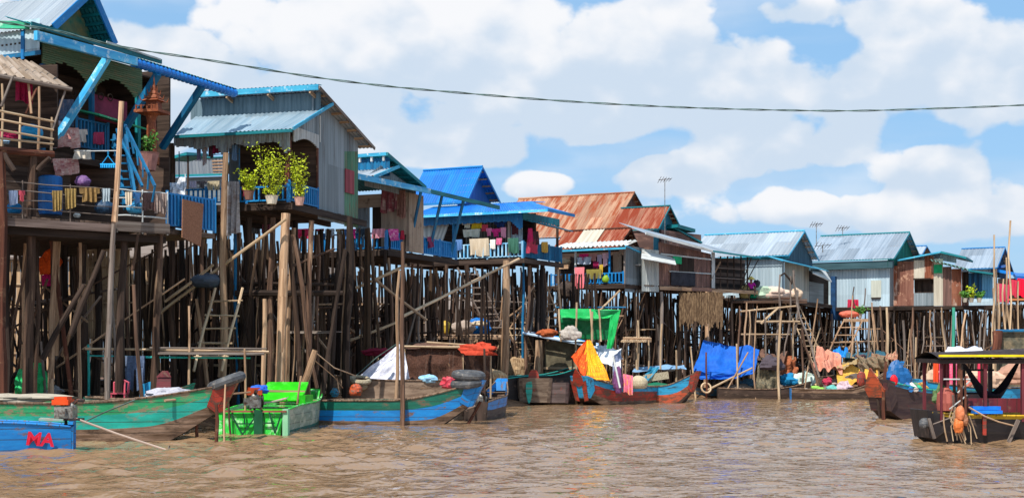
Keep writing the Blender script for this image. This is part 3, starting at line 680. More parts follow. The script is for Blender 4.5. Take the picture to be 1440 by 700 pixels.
    for i in range(n):    # rolled corrugated edge
        p, q = m_.lerp(b, i/n), m_.lerp(b, (i+1)/n); k = 8; ra = .12+(.03 if i % 2 else 0); rb = .12+(0 if i % 2 else .03)
        for j in range(k):
            t0, t1 = -2.0+3.6*j/k, -2.0+3.6*(j+1)/k
            def e(c_, r_, t): return c_+f.X*(r_*math.cos(t)-.1)+UP*(r_*math.sin(t)*.95+.0)
            mb.face([e(p, ra, t0), e(q, rb, t0), e(q, rb, t1), e(p, ra, t1)], None, False)
    mb.build('awning_edge', mat('deep_blue_sheet', '#0c74cc', '#0a5cb0', su=2, sv=1, rough=.4, var=0, spec=.5), h1)
    MB().corr(m_+UP*.12, b+UP*.12, b+UP*.2-f.X*.3, m_+UP*.25-f.X*.5, .14).build('awning_roof', TEAL, h1)
    zb = f.S(75, 208, .1)
    for (p0, y0, p1, y1, mm) in ((73, 206, 152, 80, mat('light_blue_paint', '#000000')), (160, 208, 222, 104, BLUE_D), (228, 208, 284, 122, BLUE_D)):
        strut(h1, 'strut', f.S(p0, y0, .05), f.S(p1, y1, xa-.05), .17, mm)
    # upper balcony in blue
    p, q = f.S(108, 209, .15), f.S(152, 214, .15); q.z = p.z
    railing('upper_railing', p, q, .85, BLUE_D, h1, bal=.13, bw=.07)
    MB().box(f, -1.2, .2, f.fy(76), f.fy(152), zf-.22, zf-.06).build('balcony_floor', W_DARK, h1)
    # mint edged lean-to behind the shrine
    a, b = f.S(140, 160, .5), f.S(208, 181, .5); MB().slab(a, b, b-f.X*1.4+UP*.35, a-f.X*1.4+UP*.35, .05).build('lean_to_roof', GREENP, h1)
    # inside wall texts of pink, arched lattice
    (lambda n_, m_: MB().box(f, -.5, -.46, f.fy(129, -.48), f.fy(178, -.48), f.S(150, 172, -.48).z, f.S(150, 137, -.48).z).build(n_, m_, h1))('pink_panel', mat('pink_panel', '#8c3450', '#6c2840', su=3, sv=3))
    mb = MB()
    for i in range(5):
        c = f.S(103+i*13, 131+i*1.6, -.4); mb.tube([c+f.Y*.1*math.cos(t*.52)+UP*.1*math.sin(t*.52) for t in range(12)], .018, 4, True)
    mb.build('lattice_rings', W_DARK, h1)
house1()
# left bamboo balcony with its own little roof
fl = Fr(74, 36.5, 50)
hut = thing('bamboo_balcony', 'bamboo railed balcony under a striped bamboo roof at the far left edge', 'balcony', fl.w(0, 0, 0))
a, b, c, d = P(-60, 92, 35.2), P(100, 124, 36.6), P(47, 88, 38.2), P(-60, 66, 37.8)
MB().corr(a, b, c, d, .22, .045).build('bamboo_roof', mat('bamboo_roofing', '#b4a496', '#8a7866', su=8, sv=.4, rough=.85, sheet=.22, c3='#5c4c40', t3=.62, s3=3), hut)
MB().tube(polepts(P(-60, 95, 35.2), P(101, 126, 36.6), .03), .06, 7).build('roof_pole', W_GREY, hut)
a, b = P(-40, 208, 34.8), P(75, 214, 36.3); a.z = b.z
MB().slab(a, b, b+V((-.9, 1.8, 0)), a+V((-.9, 1.8, 0)), .16).build('deck', DECKW, hut)
MB().tube(polepts(a-UP*.1, b-UP*.06, .05), .09, 7).build('edge_pole', W_RED, hut)
for k, (y0, y1) in enumerate(((150, 171), (163, 183), (178, 196), (191, 203))):
    MB().tube(polepts(P(-30, y0, 34.7), P(75, y1, 36.3), .03), .032, 6).build('rail', BAMBOO, hut)
for px_, yt, D_ in ((2, 118, 35.5), (28, 165, 35.8), (54, 122, 36.2), (72, 165, 36.3)): pole('balcony_post', P(px_, 212, D_), P(px_+1, yt, D_), .035, .03, BAMBOO if px_ != 54 else W_PALE, hut, .02)
pole('roof_strut', P(2, 150, 35.4), P(18, 108, 35.6), .035, .03, W_GREY, hut, .01); pole('roof_strut', P(74, 182, 36.3), P(93, 124, 36.6), .03, .03, W_GREY, hut, .01); pole('roof_strut', P(36, 160, 36), P(52, 124, 36.2), .03, .03, W_RED, hut, .01)
pole('roof_strut', P(44, 160, 36), P(40, 118, 36.2), .03, .03, W_PALE, hut, .01)
for (x0, y0, x1, y1, D_, w, m_) in ((3, 560, 2, 214, 35, 14, W_RED), (20, 240, 6, 216, 35, 8, W_DARK), (52, 240, 70, 222, 36, 8, W_DARK)):
    pole('stilt', P(x0, y0, D_), P(x1, y1, D_), w*D_/FPX/2, None, m_, hut, .04)
MB().box(Fr(-60, 38.4, 10), 0, 2.9, 0, .05, P(0, 208, 38).z, P(0, 92, 38).z).build('back_wall', W_DARK, hut)
cl = cloth('crimson cloth hanging under the bamboo roof at the far left', 'cloth', P(22, 112, 36.6), P(46, 116, 36.8), .55, clothm('#a01848', '#741034'), 'towel')
bag('round blue plastic basin standing on the bamboo balcony', 'basin', 'basin', P(44, 196, 36.9), .3, tarp('#1c94c4', '#1474a4', rough=.35), 1, 1, .75, .05)
bag('crimson bundle on the bamboo balcony floor beside the blue basin', 'cloth_bundle', 'bundle', P(12, 196, 36.2), .22, clothm('#a01848', '#741034'), 1.2, 1, .6)
bag('small pale blue bundle lying at the left end of the bamboo balcony', 'cloth_bundle', 'bundle', P(3, 202, 35.9), .14, clothm('#3c94d0', '#c8d8e0'), 1.6, 1, .5)
# spirit house
def spirit():
    c = P(213, 232, 40.5); t = thing('spirit_house', 'ornate orange brown spirit house with spires on a tall column between the blue struts', 'shrine', c)
    OR = mat('shrine_orange', '#7c4024', '#4c2414', su=6, sv=6, rough=.6, c3='#a8643c', t3=.6, s3=6)
    z = lambda py: CZ+(HY-py)/FPX*40.5; s = 40.5/FPX
    MB().lathe(V((c.x, c.y, 0)), [(11*s, z(232)), (11*s, z(222)), (8*s, z(216)), (6.5*s, z(170)), (8*s, z(164)), (12*s, z(160))]).build('column', OR, t)
    fr = Fr(0, 1, 15); fr.o = V((c.x, c.y, 0))
    MB().box(fr, -18*s, 20*s, -.35, .35, z(160), z(156)).build('tray', OR, t)
    mb = MB()
    for x in (-16, -8, 8, 17): mb.box(fr, x*s-.02, x*s+.02, -.3, -.26, z(156), z(149))
    mb.box(fr, -16*s, 18*s, -.3, -.27, z(151), z(150)); mb.build('balustrade', OR, t)
    x0 = 4*s
    MB().box(fr, x0-8*s, x0+8*s, -.16, .16, z(156), z(143)).build('shrine_body', OR, t)
    mb = MB()
    for (w, y0, y1) in ((13, 143, 139), (9, 139, 133), (6, 133, 128), (3, 128, 120)):
        a = [fr.w(x0-w*s, -w*s, z(y0)), fr.w(x0+w*s, -w*s, z(y0)), fr.w(x0+w*s, w*s, z(y0)), fr.w(x0-w*s, w*s, z(y0))]; k = .55
        b = [fr.w(x0-w*s*k, -w*s*k, z(y1)), fr.w(x0+w*s*k, -w*s*k, z(y1)), fr.w(x0+w*s*k, w*s*k, z(y1)), fr.w(x0-w*s*k, w*s*k, z(y1))]; mb.box8(a+b)
        for q in a: mb.tube([q, q+(q-fr.w(x0, 0, z(y0)))*.15+UP*.13], [.02, .004], 4)
    mb.build('tiered_roof', OR, t)
    MB().tube([fr.w(x0, 0, z(121)), fr.w(x0, 0, z(114)), fr.w(x0, 0, z(106))], [.04, .02, .004], 6).build('spire', OR, t)
spirit()
shrub('dark green potted plant at the foot of the orange shrine column', P(208, 240, 40), .8, .8, LEAFG, 200, seed=4, pot='#a87870', potr=.3, poth=.5, leaf=.06)
# blue stairs
def stairs():
    t = thing('blue_staircase', 'steep blue staircase with handrails between the upper and lower decks', 'stairs', P(190, 300, 38))
    for dx in (0, 16):
        MB().beam(P(176+dx, 292, 38-dx*.04), P(160+dx, 192, 39.5-dx*.04), .07, .2).build('stringer', BLUE_D, t)
    mb = MB()
    for i in range(9): k = (i+.5)/9; a = P(176, 292, 38).lerp(P(160, 192, 39.5), k); b = P(192, 292, 37.4).lerp(P(176, 192, 38.9), k); mb.beam(a, b, .22, .035)
    mb.build('steps', BLUE_D, t)
    mb = MB(); mb.beam(P(218, 262, 37.2), P(176, 176, 38.8), .06); mb.beam(P(200, 262, 37.5), P(164, 182, 39), .06)
    for i in range(6): k = i/5; mb.beam(P(214, 290-6, 37.3).lerp(P(182, 200, 38.7), k), P(218, 262, 37.2).lerp(P(176, 176, 38.8), k), .04)
    mb.build('handrail', BLUE_D, t)
stairs()
# lower deck of house 1
fB = Fr(161, 37, 50)
low = thing('lower_deck', 'long lower timber deck with thin pale rails running under the blue strut house', 'deck', fB.w(0, 0, 0))
def lowdeck():
    f = fB; z = f.S(161, 313, 0).z
    y0 = f.fy(-70); y1 = f.fy(236)
    mb = MB(); 
    for i in range(46):
        a = y0+(y1-y0)*i/46; b = y0+(y1-y0)*(i+.92)/46; mb.box(f, -7, R.uniform(0, .1), a, b, z-.05, z)
    mb.build('deck', DECKW, low)
    MB().box(f, 0.02, .1, y0, f.fy(160), z-.26, z-.06).build('edge_beam', mat('deck_edge', '#8a7870', '#5c4c44', su=8, sv=.5), low)
    MB().box(f, 0.02, .12, f.fy(161), y1, z-.22, z+.05).build('edge_beam', W_GREY, low)
    MB().box(f, -7, -.1, y0, y1, z-.45, z-.26).build('floor_joists', W_DARK, low)
    polerail('thin_railing', f.w(.06, f.fy(-40), z), f.w(.06, f.fy(162), z), [.18, .4, .62, .84], W_GREY, low, post=1.0, r=.016)
    polerail('white_railing', f.w(.06, f.fy(163), z), f.w(.06, f.fy(234), z), [.2, .42, .64, .86], WHITEP, low, post=.55, r=.02)
    # stilts: the big ones drawn from the photo
    for (x0, y0_, x1, y1_, D, w, m_) in ((38, 520, 47, 218, 36, 15, W_POST), (78, 500, 82, 330, 37.5, 10, W_PALE), (150, 520, 160, 315, 36.8, 9, W_GREY), (166, 520, 176, 320, 37.6, 13, W_DARK), (212, 545, 226, 318, 38, 12, W_POST),
            (60, 505, 118, 400, 36.6, 9, W_DARK), (104, 520, 70, 322, 37.3, 7, W_RED), (8, 560, 12, 320, 36, 10, W_DARK), (120, 545, 118, 330, 38.4, 12, W_DARK), (95, 545, 92, 330, 38.8, 10, W_DARK), (190, 545, 192, 330, 38.8, 9, W_POST), (135, 545, 140, 325, 39.4, 9, W_DARK),
            (100, 470, 146, 352, 36.6, 9, W_DARK), (186, 380, 194, 330, 37.2, 5, W_POST), (204, 545, 188, 400, 37.2, 6, W_POST)):
        a = P(x0, y0_, D); b = P(x1, y1_, D); a.z = min(a.z, .3) if y0_ > 505 else a.z; pole('stilt', a, b, w*D/FPX/2, None, m_, low, .05, 8)
    stilts(low, f, -6.5, -.8, f.fy(-60), f.fy(220), z-.4, 6, 8, (.05, .1), 11, 10)
    # walls of bamboo lattice further in, sunlit between the posts
    g = Fr(118, 39.6, 12); pan = MB(); zb, zt = g.F(118, 475).z, g.F(118, 352).z; w = g.fx(186)
    for i in range(int(w/.14)): pan.box(g, i*.14, i*.14+.11, 0, .03, zb, zt)
    for i in range(6): z_ = zb+(zt-zb)*i/5; pan.box(g, 0, w, -.03, -.005, z_-.02, z_+.02)
    pan.build('bamboo_lattice', BAMBOO, low)
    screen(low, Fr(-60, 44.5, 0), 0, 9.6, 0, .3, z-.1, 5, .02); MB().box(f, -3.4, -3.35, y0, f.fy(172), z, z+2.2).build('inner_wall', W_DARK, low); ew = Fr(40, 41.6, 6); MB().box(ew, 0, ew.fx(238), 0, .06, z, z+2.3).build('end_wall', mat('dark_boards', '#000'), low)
lowdeck()
fpole('tall pale bare pole rising in front of the lower deck beside the blue hanger', 161, 312, 171, 143, 36.5, 9, W_PALE)
for (x0, y0, x1, y1, s_) in ((0, 470, 235, 345, .03), (60, 530, 260, 392, .03), (-5, 425, 90, 440, .02), (110, 490, 225, 545, .03)):
    pole('brace', P(x0, y0, 38.2), P(x1, y1, 38.6), s_, None, W_PALE if x0 == 60 else W_POST, low, .05)
# ================================================================ HOUSE 2
f2 = Fr(408, 44, 17)
h2 = thing('stilt_house', 'grey sheet metal stilt house with raised ridge vent, flowering porch and blue railing', 'house', f2.w(0, 0, 0))
def house2():
    f = f2; xo = .35; z = f.F(408, 285).z
    E, A0 = f.S(411, 181, xo), f.S(467, 147, xo); A, B = f.S(453, 125, xo), f.S(526, 208, xo)
    xl = f.fx(246, f.loc(E)[1]); D = f.X*(xl-xo); D2 = f.X*(f.fx(282, f.loc(A0)[1])-xo)
    MB().corr(E+D, E, A0, A0+D2, .14).build('roof', mat('dusty_blue_sheet', '#94a8b4', '#7890a0', su=5, sv=.3, rough=.45, sheet=.85, c3='#a8a098', t3=.7, s3=2, s3v=.3, spec=.5), h2)
    # clerestory band
    zl = A.z-.1; q = A0+V((0, 0, 0)); 
    p0 = f.w(xo-.1, f.loc(A)[1]+.12, A0.z-.02); p1 = p0+D2*.98; hgt = A.z-A0.z-.06
    MB().wall([(p1-UP*.35, p1+UP*hgt), (p0-UP*.35, p0+UP*hgt)], .16).build('clerestory_wall', mat('blue_grey_band', '#7c94a0', '#5c7480', su=6, sv=.4), h2)
    A_l = A+f.X*(f.fx(279, f.loc(A)[1])-xo)
    MB().corr(B, B+(A_l-A), A_l, A, .14).build('roof', ROOF_GREY, h2)
    fr_ = A-f.Y*.28; t = MB(); t.beam(fr_+(A_l-A)+UP*.0, fr_+UP*.0, .06, .17); t.build('fascia', CYAN, h2)
    MB().corr(fr_-UP*-.1, fr_+(A_l-A)+UP*.1, A_l+UP*.12, A+UP*.12, .14).build('ridge_overhang', CYAN, h2)
    mb = MB()
    for k in range(7): q = A.lerp(B, (k+.5)/7)-UP*.08; mb.beam(q-f.X*.02, q-f.X*.6, .07, .07)
    mb.build('purlin', W_PALE, h2)
    mb = MB(); o = f.X*.03; mb.beam(fr_+o, B+o-UP*.03, .04, .1); mb.build('rake_board', W_GREY, h2)
    MB().beam(E+o, A0+o+UP*.02, .05, .1).build('rake_board', CYAN, h2)
    MB().beam(E+D-UP*.06, E-UP*.06, .05, .09).build('fascia', TEAL, h2)
    mb = MB()
    for k in range(3): q = fr_.lerp(fr_+(A_l-A), (k+.2)/3.0)-UP*.12; mb.beam(q, q+f.Y*.4-UP*.1, .06, .1)
    mb.build('bracket', W_PALE, h2)
    # valance with capitals, front and side
    zt, zb = f.F(408, 182).z, f.F(408, 197).z; x0 = f.fx(245)
    mb = MB(); n = 46
    for i in range(n):
        a = x0+(0-x0)*i/n; b = x0+(0-x0)*(i+.9)/n; xm = (i/n); drop = .12*(abs(math.sin(xm*math.pi*2.3))**6)+.05*abs(math.sin(i*1.3))
        for cpx in (315, 403):
            cx_ = f.fx(cpx); dd = abs((a+b)/2-cx_); 
            if dd < .35: drop = max(drop, .42*(1-dd/.35))
        mb.box(f, a, b, -.03, .02, zb-drop, zt)
    mb.build('valance', VAL, h2)
    mb = MB(); ya, yb = f.fy(412), f.fy(447); n = 14
    for i in range(n):
        a = ya+(yb-ya)*i/n; b = ya+(yb-ya)*(i+.95)/n; t = i/n; drop = .2*(1-math.sin(math.pi*t))
        mb.box(f, 0.0, .04, a, b, f.S(430, 196).z-drop, f.S(430, 184).z)
    mb.build('side_valance', WHITEP, h2)
    for p, m_, w in ((240, W_POST, .12), (315, W_POST, .13), (403, W_RED, .15)):
        x = f.fx(p); MB().box(f, x-w/2, x+w/2, .03, .03+w, z, zb+.1).build('porch_post', m_, h2)
    MB().box(f, x0+.04, -.02, .1, .2, zb+.0, zb+.12).build('beam', W_POST, h2)
    # river-side wall with old green and maroon sheets
    y0, y1 = f.fy(447), f.fy(503); ym = f.fy(484)
    fake = lambda q: q-f.X*xo
    def top(y):
        ye, ya_, yb_ = f.loc(E)[1], f.loc(A)[1], f.loc(B)[1]; y0_ = f.loc(A0)[1]
        if y < ya_: t = (y-ye)/(y0_-ye); return E.z+(A0.z-E.z)*min(1, t)-.05
        t = (y-ya_)/(yb_-ya_); return A.z+(B.z-A.z)*t-.07
    yA = f.loc(A)[1]
    pts = sorted([f.fy(412), y0, yA-.001, yA+.02, ym]); prof = []
    for y in pts:
        zb_ = zb+.2 if y < y0-.01 else z-.12
        prof.append((f.w(0, y, zb_), f.w(0, y, top(y))))
    iy = pts.index(y0); 
    MB().wall([(f.w(0, y, zb+.22), f.w(0, y, top(y))) for y in pts[:iy+1]], .16).build('gable_wall', WALL_GREY, h2)
    MB().wall([(f.w(0, y, z-.3), f.w(0, y, top(y))) for y in pts[iy:]], .16).build('river_wall', WALL_GREY, h2)
    MB().wall([(f.w(0, ym, z-.35), f.w(0, ym, f.S(484, 213).z)), (f.w(0, y1, z-.3), f.w(0, y1, f.S(503, 213).z))], .16).build('green_wall_patch', WALL_GREEN, h2)
    MB().wall([(f.w(0, ym, f.S(484, 213).z), f.w(0, ym, top(ym))), (f.w(0, y1, f.S(503, 213).z), f.w(0, y1, top(y1)))], .16).build('upper_wall', WALL_GREY, h2)
    MB().box(f, .02, .06, f.fy(484), f.fy(496), f.S(490, 272).z, f.S(490, 239).z).build('maroon_shutter', mat('maroon_sheet', '#8c4048', '#6c2c34', su=6, sv=.4), h2)
    MB().beam(f.w(.03, f.fy(449), f.S(449, 200).z), f.w(.03, f.fy(449), f.S(449, 163).z), .04).build('corner_batten', WHITEP, h2)
    MB().box(f, -.02, .03, y0-.1, y0, z, f.S(447, 200).z).build('corner_post', W_RED, h2)
    # inner walls: dark
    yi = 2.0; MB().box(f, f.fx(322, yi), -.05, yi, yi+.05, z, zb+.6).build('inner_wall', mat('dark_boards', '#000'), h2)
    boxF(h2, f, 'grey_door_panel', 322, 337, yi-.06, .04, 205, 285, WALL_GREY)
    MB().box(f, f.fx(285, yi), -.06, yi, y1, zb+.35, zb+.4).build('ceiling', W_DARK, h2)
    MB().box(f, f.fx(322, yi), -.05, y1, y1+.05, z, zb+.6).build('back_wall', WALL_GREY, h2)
    deck(h2, f, -6.5, .05, -.15, y1+.4, z)
    # railings
    xa = f.fx(236); railing('front_railing', f.w(xa, -.12, z), f.w(-.02, -.12, z), .5, BLUE, h2, bal=.16, bw=.06, seed=2, ragged=.15)
    railing('side_railing', f.w(.02, -.1, z), f.w(.02, y0-.05, z), .62, BLUE, h2, bal=.13, bw=.07, seed=3)
    polerail('porch_clothes_bar', f.w(f.fx(245), .3, z+.1), f.w(f.fx(330), .3, z+.1), [1.55], BLUE_D, h2, post=2.0, r=.015, ph=1.7)
    # stilts
    for (a0, b0, a1, b1, D, w, m_) in ((394, 556, 402, 300, 43.6, 15, W_PALE), (312, 530, 318, 215, 43.2, 11, W_PALE), (243, 560, 241, 245, 43.5, 10, W_POST), (432, 545, 438, 310, 44.2, 9, W_POST), (424, 545, 406, 330, 43.8, 8, W_POST), (486, 545, 492, 305, 46, 12, W_DARK),
            (378, 545, 384, 306, 44.5, 9, W_POST), (352, 545, 350, 306, 45, 12, W_DARK), (335, 545, 330, 306, 44.5, 5, BLUE_D), (280, 545, 284, 320, 43.8, 8, W_POST), (260, 545, 255, 330, 44, 9, W_DARK), (450, 545, 486, 350, 44.5, 7, W_DARK), (462, 545, 478, 330, 45.5, 9, W_DARK), (294, 545, 276, 420, 43.4, 6, W_PALE), (412, 545, 415, 310, 46.2, 9, W_DARK), (371, 560, 372, 420, 42.8, 7, W_PALE)):
        a = P(a0, b0, D); a.z = min(a.z, .5) if b0 > 540 else a.z; pole('stilt', a, P(a1, b1, D), w*D/FPX/2, None, m_, h2, .05, 8)
    stilts(h2, f, -6, -.3, .8, y1, z-.2, 7, 3, (.06, .12), 22, 8)
    pole('brace', P(222, 442, 43.4), P(402, 308, 43.2), .05, .045, BAMBOO, h2, .05); pole('brace', P(232, 424, 43.2), P(300, 372, 43.1), .045, .04, BAMBOO, h2, .03)
    pole('brace', P(408, 375, 43.9), P(470, 350, 45), .05, .045, W_POST, h2, .05); pole('cross_beam', P(330, 412, 44.3), P(482, 412, 44.9), .1, .09, W_DARK, h2, .03); pole('cross_beam', P(330, 398, 44.8), P(470, 400, 45.4), .06, .05, W_DARK, h2, .03)
    pole('brace', P(412, 330, 43.6), P(446, 545, 43.9), .07, .06, W_POST, h2, .06)
    screen(h2, f, -9, .2, y1+1.2, .3, z-.2, 6, .1)
house2()
def pb(label, px, py, D, w, h, n, m, **k): return shrub(label, P(px, py, D), w, h, m, n, **k)
pb('tallest yellow green flowering shrub in a pot on the porch rail of the grey house', 382, 287, 43.5, 1.35, 1.6, 1350, LEAFY, seed=1, group='potted shrubs on the porch rail', stems=18, pot='#e8dcc8', potr=.2, poth=.26, leaf=.038)
pb('upright yellow green shrub in a pink pot at the corner post of the porch', 421, 289, 43.8, .8, 1.35, 850, LEAFY, seed=2, group='potted shrubs on the porch rail', stems=12, pot='#d8a898', potr=.16, poth=.26, leaf=.045)
pb('small sparse yellow green plant in a brown pot left of the tall porch shrub', 350, 281, 43.4, .8, .7, 500, LEAFY, seed=3, group='potted shrubs on the porch rail', pot='#9c7060', leaf=.05)
# side walkway between house 1 and 2 with blue slats
f2b = Fr(302, 41.2, 30)
wk = thing('walkway_railing', 'blue slatted walkway side with a brown mat over it below the white draped cloth', 'railing', f2b.w(0, -2, 4))
a, b = f2b.S(235, 320, 0), f2b.S(302, 330, 0); b.z = a.z
railing('slatted_side', a, b, .95, BLUE, wk, bal=.13, bw=.09, seed=5); MB().slab(a-UP*.02, b-UP*.02, b-f2b.X*3-UP*.02, a-f2b.X*3-UP*.02, .14).build('walkway_floor', DECKW, wk)
tag(MB().slab(f2b.S(256, 280, .12), f2b.S(285, 287, .12), f2b.S(281, 347, .12), f2b.S(255, 334, .12), .04).build('brown_mat', mat('brown_mat', '#9c7058', '#7c5440', su=30, sv=30, rough=.95), None), 'stiff reddish brown mat hung over the blue slatted walkway side', 'mat')
# ================================================================ HOUSE 3
f3 = Fr(543, rm(50), 24)
h3 = thing('stilt_house', 'small cream walled stilt house with a raised teal ridge behind the grey porch house', 'house', f3.w(0, 0, 0))
def house3():
    f = f3; xo = .4; z = f.F(543, 351).z
    # plane of the gable set back: its river side stands at px 575
    yb0 = .9
    E, A0, A, B = f.S(526, 247, xo), f.S(561, 233, xo), f.S(549, 218, xo), f.S(598, 264, xo)
    D = f.X*(-5.0)
    MB().corr(E+D, E, A0, A0+D, .14).build('roof', ROOF_PALE, h3)
    MB().corr(B, B+D, A+D, A, .14).build('roof', TEAL, h3)
    MB().beam(A-f.Y*.3+D, A-f.Y*.3, .06, .12).build('fascia', CYAN, h3)
    MB().wall([(A+D-UP*.75+f.Y*.15-f.X*.1, A+D-UP*.05+f.Y*.15), (A-UP*.75+f.Y*.15-f.X*.1, A-UP*.05+f.Y*.15-f.X*.1)]).build('clerestory_wall', BLUE_D, h3)
    for k in range(8): q = A-f.Y*.25+D*(k+.3)/10-UP*.12; MB().tube([q+UP*.08, q-UP*.12], .05, 5).build('bracket', WHITEP, h3)
    o = f.X*.03; MB().beam(E+o-UP*.04, A0+o-UP*.02, .05, .12).build('rake_board', CYAN, h3); MB().beam(A-f.Y*.3+o, B+o, .05, .13).build('rake_board', TEAL, h3)
    mb = MB()
    for k in range(6): q = A.lerp(B, (k+.5)/6)-UP*.08; mb.beam(q, q-f.X*.6, .06, .07)
    mb.build('purlin', TEAL, h3)
    ye, ya, yb = f.loc(E)[1], f.loc(A)[1], f.loc(B)[1]
    MB().wall([(f.w(0, ye, E.z-.35), f.w(0, ye, E.z-.05)), (f.w(0, ya, E.z-.35), f.w(0, ya, A0.z-.05)), (f.w(0, yb, E.z-.4), f.w(0, yb, B.z-.05))]).build('gable_wall', WALL_GREY, h3)
    zt = E.z-.3; CRE = mat('cream_wall', '#b4a08c', '#9c8674', su=6, sv=.5, rough=.8, sheet=1.1, c3='#6c5848', t3=.64, s3=3)
    x0 = f.fx(500, 1.2); x1 = f.fx(575, 1.2)
    MB().wall([(f.w(x0, 1.2, z), f.w(x0, 1.2, zt)), (f.w(f.fx(520, 1.2), 1.2, z), f.w(f.fx(520, 1.2), 1.2, zt))]).build('front_wall', WALL_GREY, h3)
    MB().wall([(f.w(f.fx(536, 1.2), 1.2, z), f.w(f.fx(536, 1.2), 1.2, zt)), (f.w(x1, 1.2, z), f.w(x1, 1.2, zt))], .3, .01).build('front_wall', CRE, h3)
    MB().box(f, f.fx(520, 1.3), f.fx(536, 1.3), 1.5, 1.55, z, zt).build('doorway_back', W_DARK, h3)
    MB().box(f, x0, x1-.05, 1.12, 1.18, zt-.5, zt).build('lintel', CRE, h3)
    MB().wall([(f.w(x1, 1.2, z), f.w(x1, 1.2, zt)), (f.w(x1, yb, z), f.w(x1, yb, zt))]).build('river_wall', mat('cream_wall', '#000'), h3)
    # long sloping awning, white and blue edge
    a, m_, b = f.S(498, 247, .9), f.S(605, 269, .9), f.S(702, 292, .9)
    MB().corr(a, b, b-f.X*1.2+UP*.35, a-f.X*1.2+UP*.35).build('awning_roof', TEAL, h3)
    MB().beam(a, m_, .06, .2).build('awning_beam', mat('light_blue_paint', '#000'), h3); MB().beam(m_, b, .06, .16).build('awning_beam', TEAL, h3)
    for (p0, q0, p1, q1) in ((577, 342, 592, 269), (605, 347, 622, 274), (634, 357, 652, 281)): strut(h3, 'strut', f.S(p0, q0, .0), f.S(p1, q1, .85), .09, BLUE_D)
    y1 = f.fy(640); deck(h3, f, -5.5, .05, -.1, y1, z)
    railing('front_railing', f.w(f.fx(415), -.06, z), f.w(0, -.06, z), .62, BLUE, h3, bal=.17, bw=.07, seed=7, ragged=.1)
    railing('side_railing', f.w(.03, 0, z), f.w(.03, y1, z), .66, BLUE, h3, bal=.15, bw=.07, seed=8)
    stilts(h3, f, -5, -.1, .1, y1, z-.2, 8, 5, (.05, .1), 31, 12)
    pole('brace', Q(500, 405, 49.2), Q(572, 372, 49.4), .06, .05, BAMBOO, h3, .05); pole('brace', Q(505, 375, 49), Q(600, 450, 49.5), .06, .05, W_PALE, h3, .05)
    pole('brace', Q(488, 480, 48.6), Q(560, 452, 48.8), .05, .05, BAMBOO, h3, .04); pole('brace', Q(566, 445, 49.4), Q(728, 365, 55), .06, .05, BAMBOO, h3, .06)
    screen(h3, f, -9, .1, y1+.6, .3, z-.3, 9, .08)
house3()
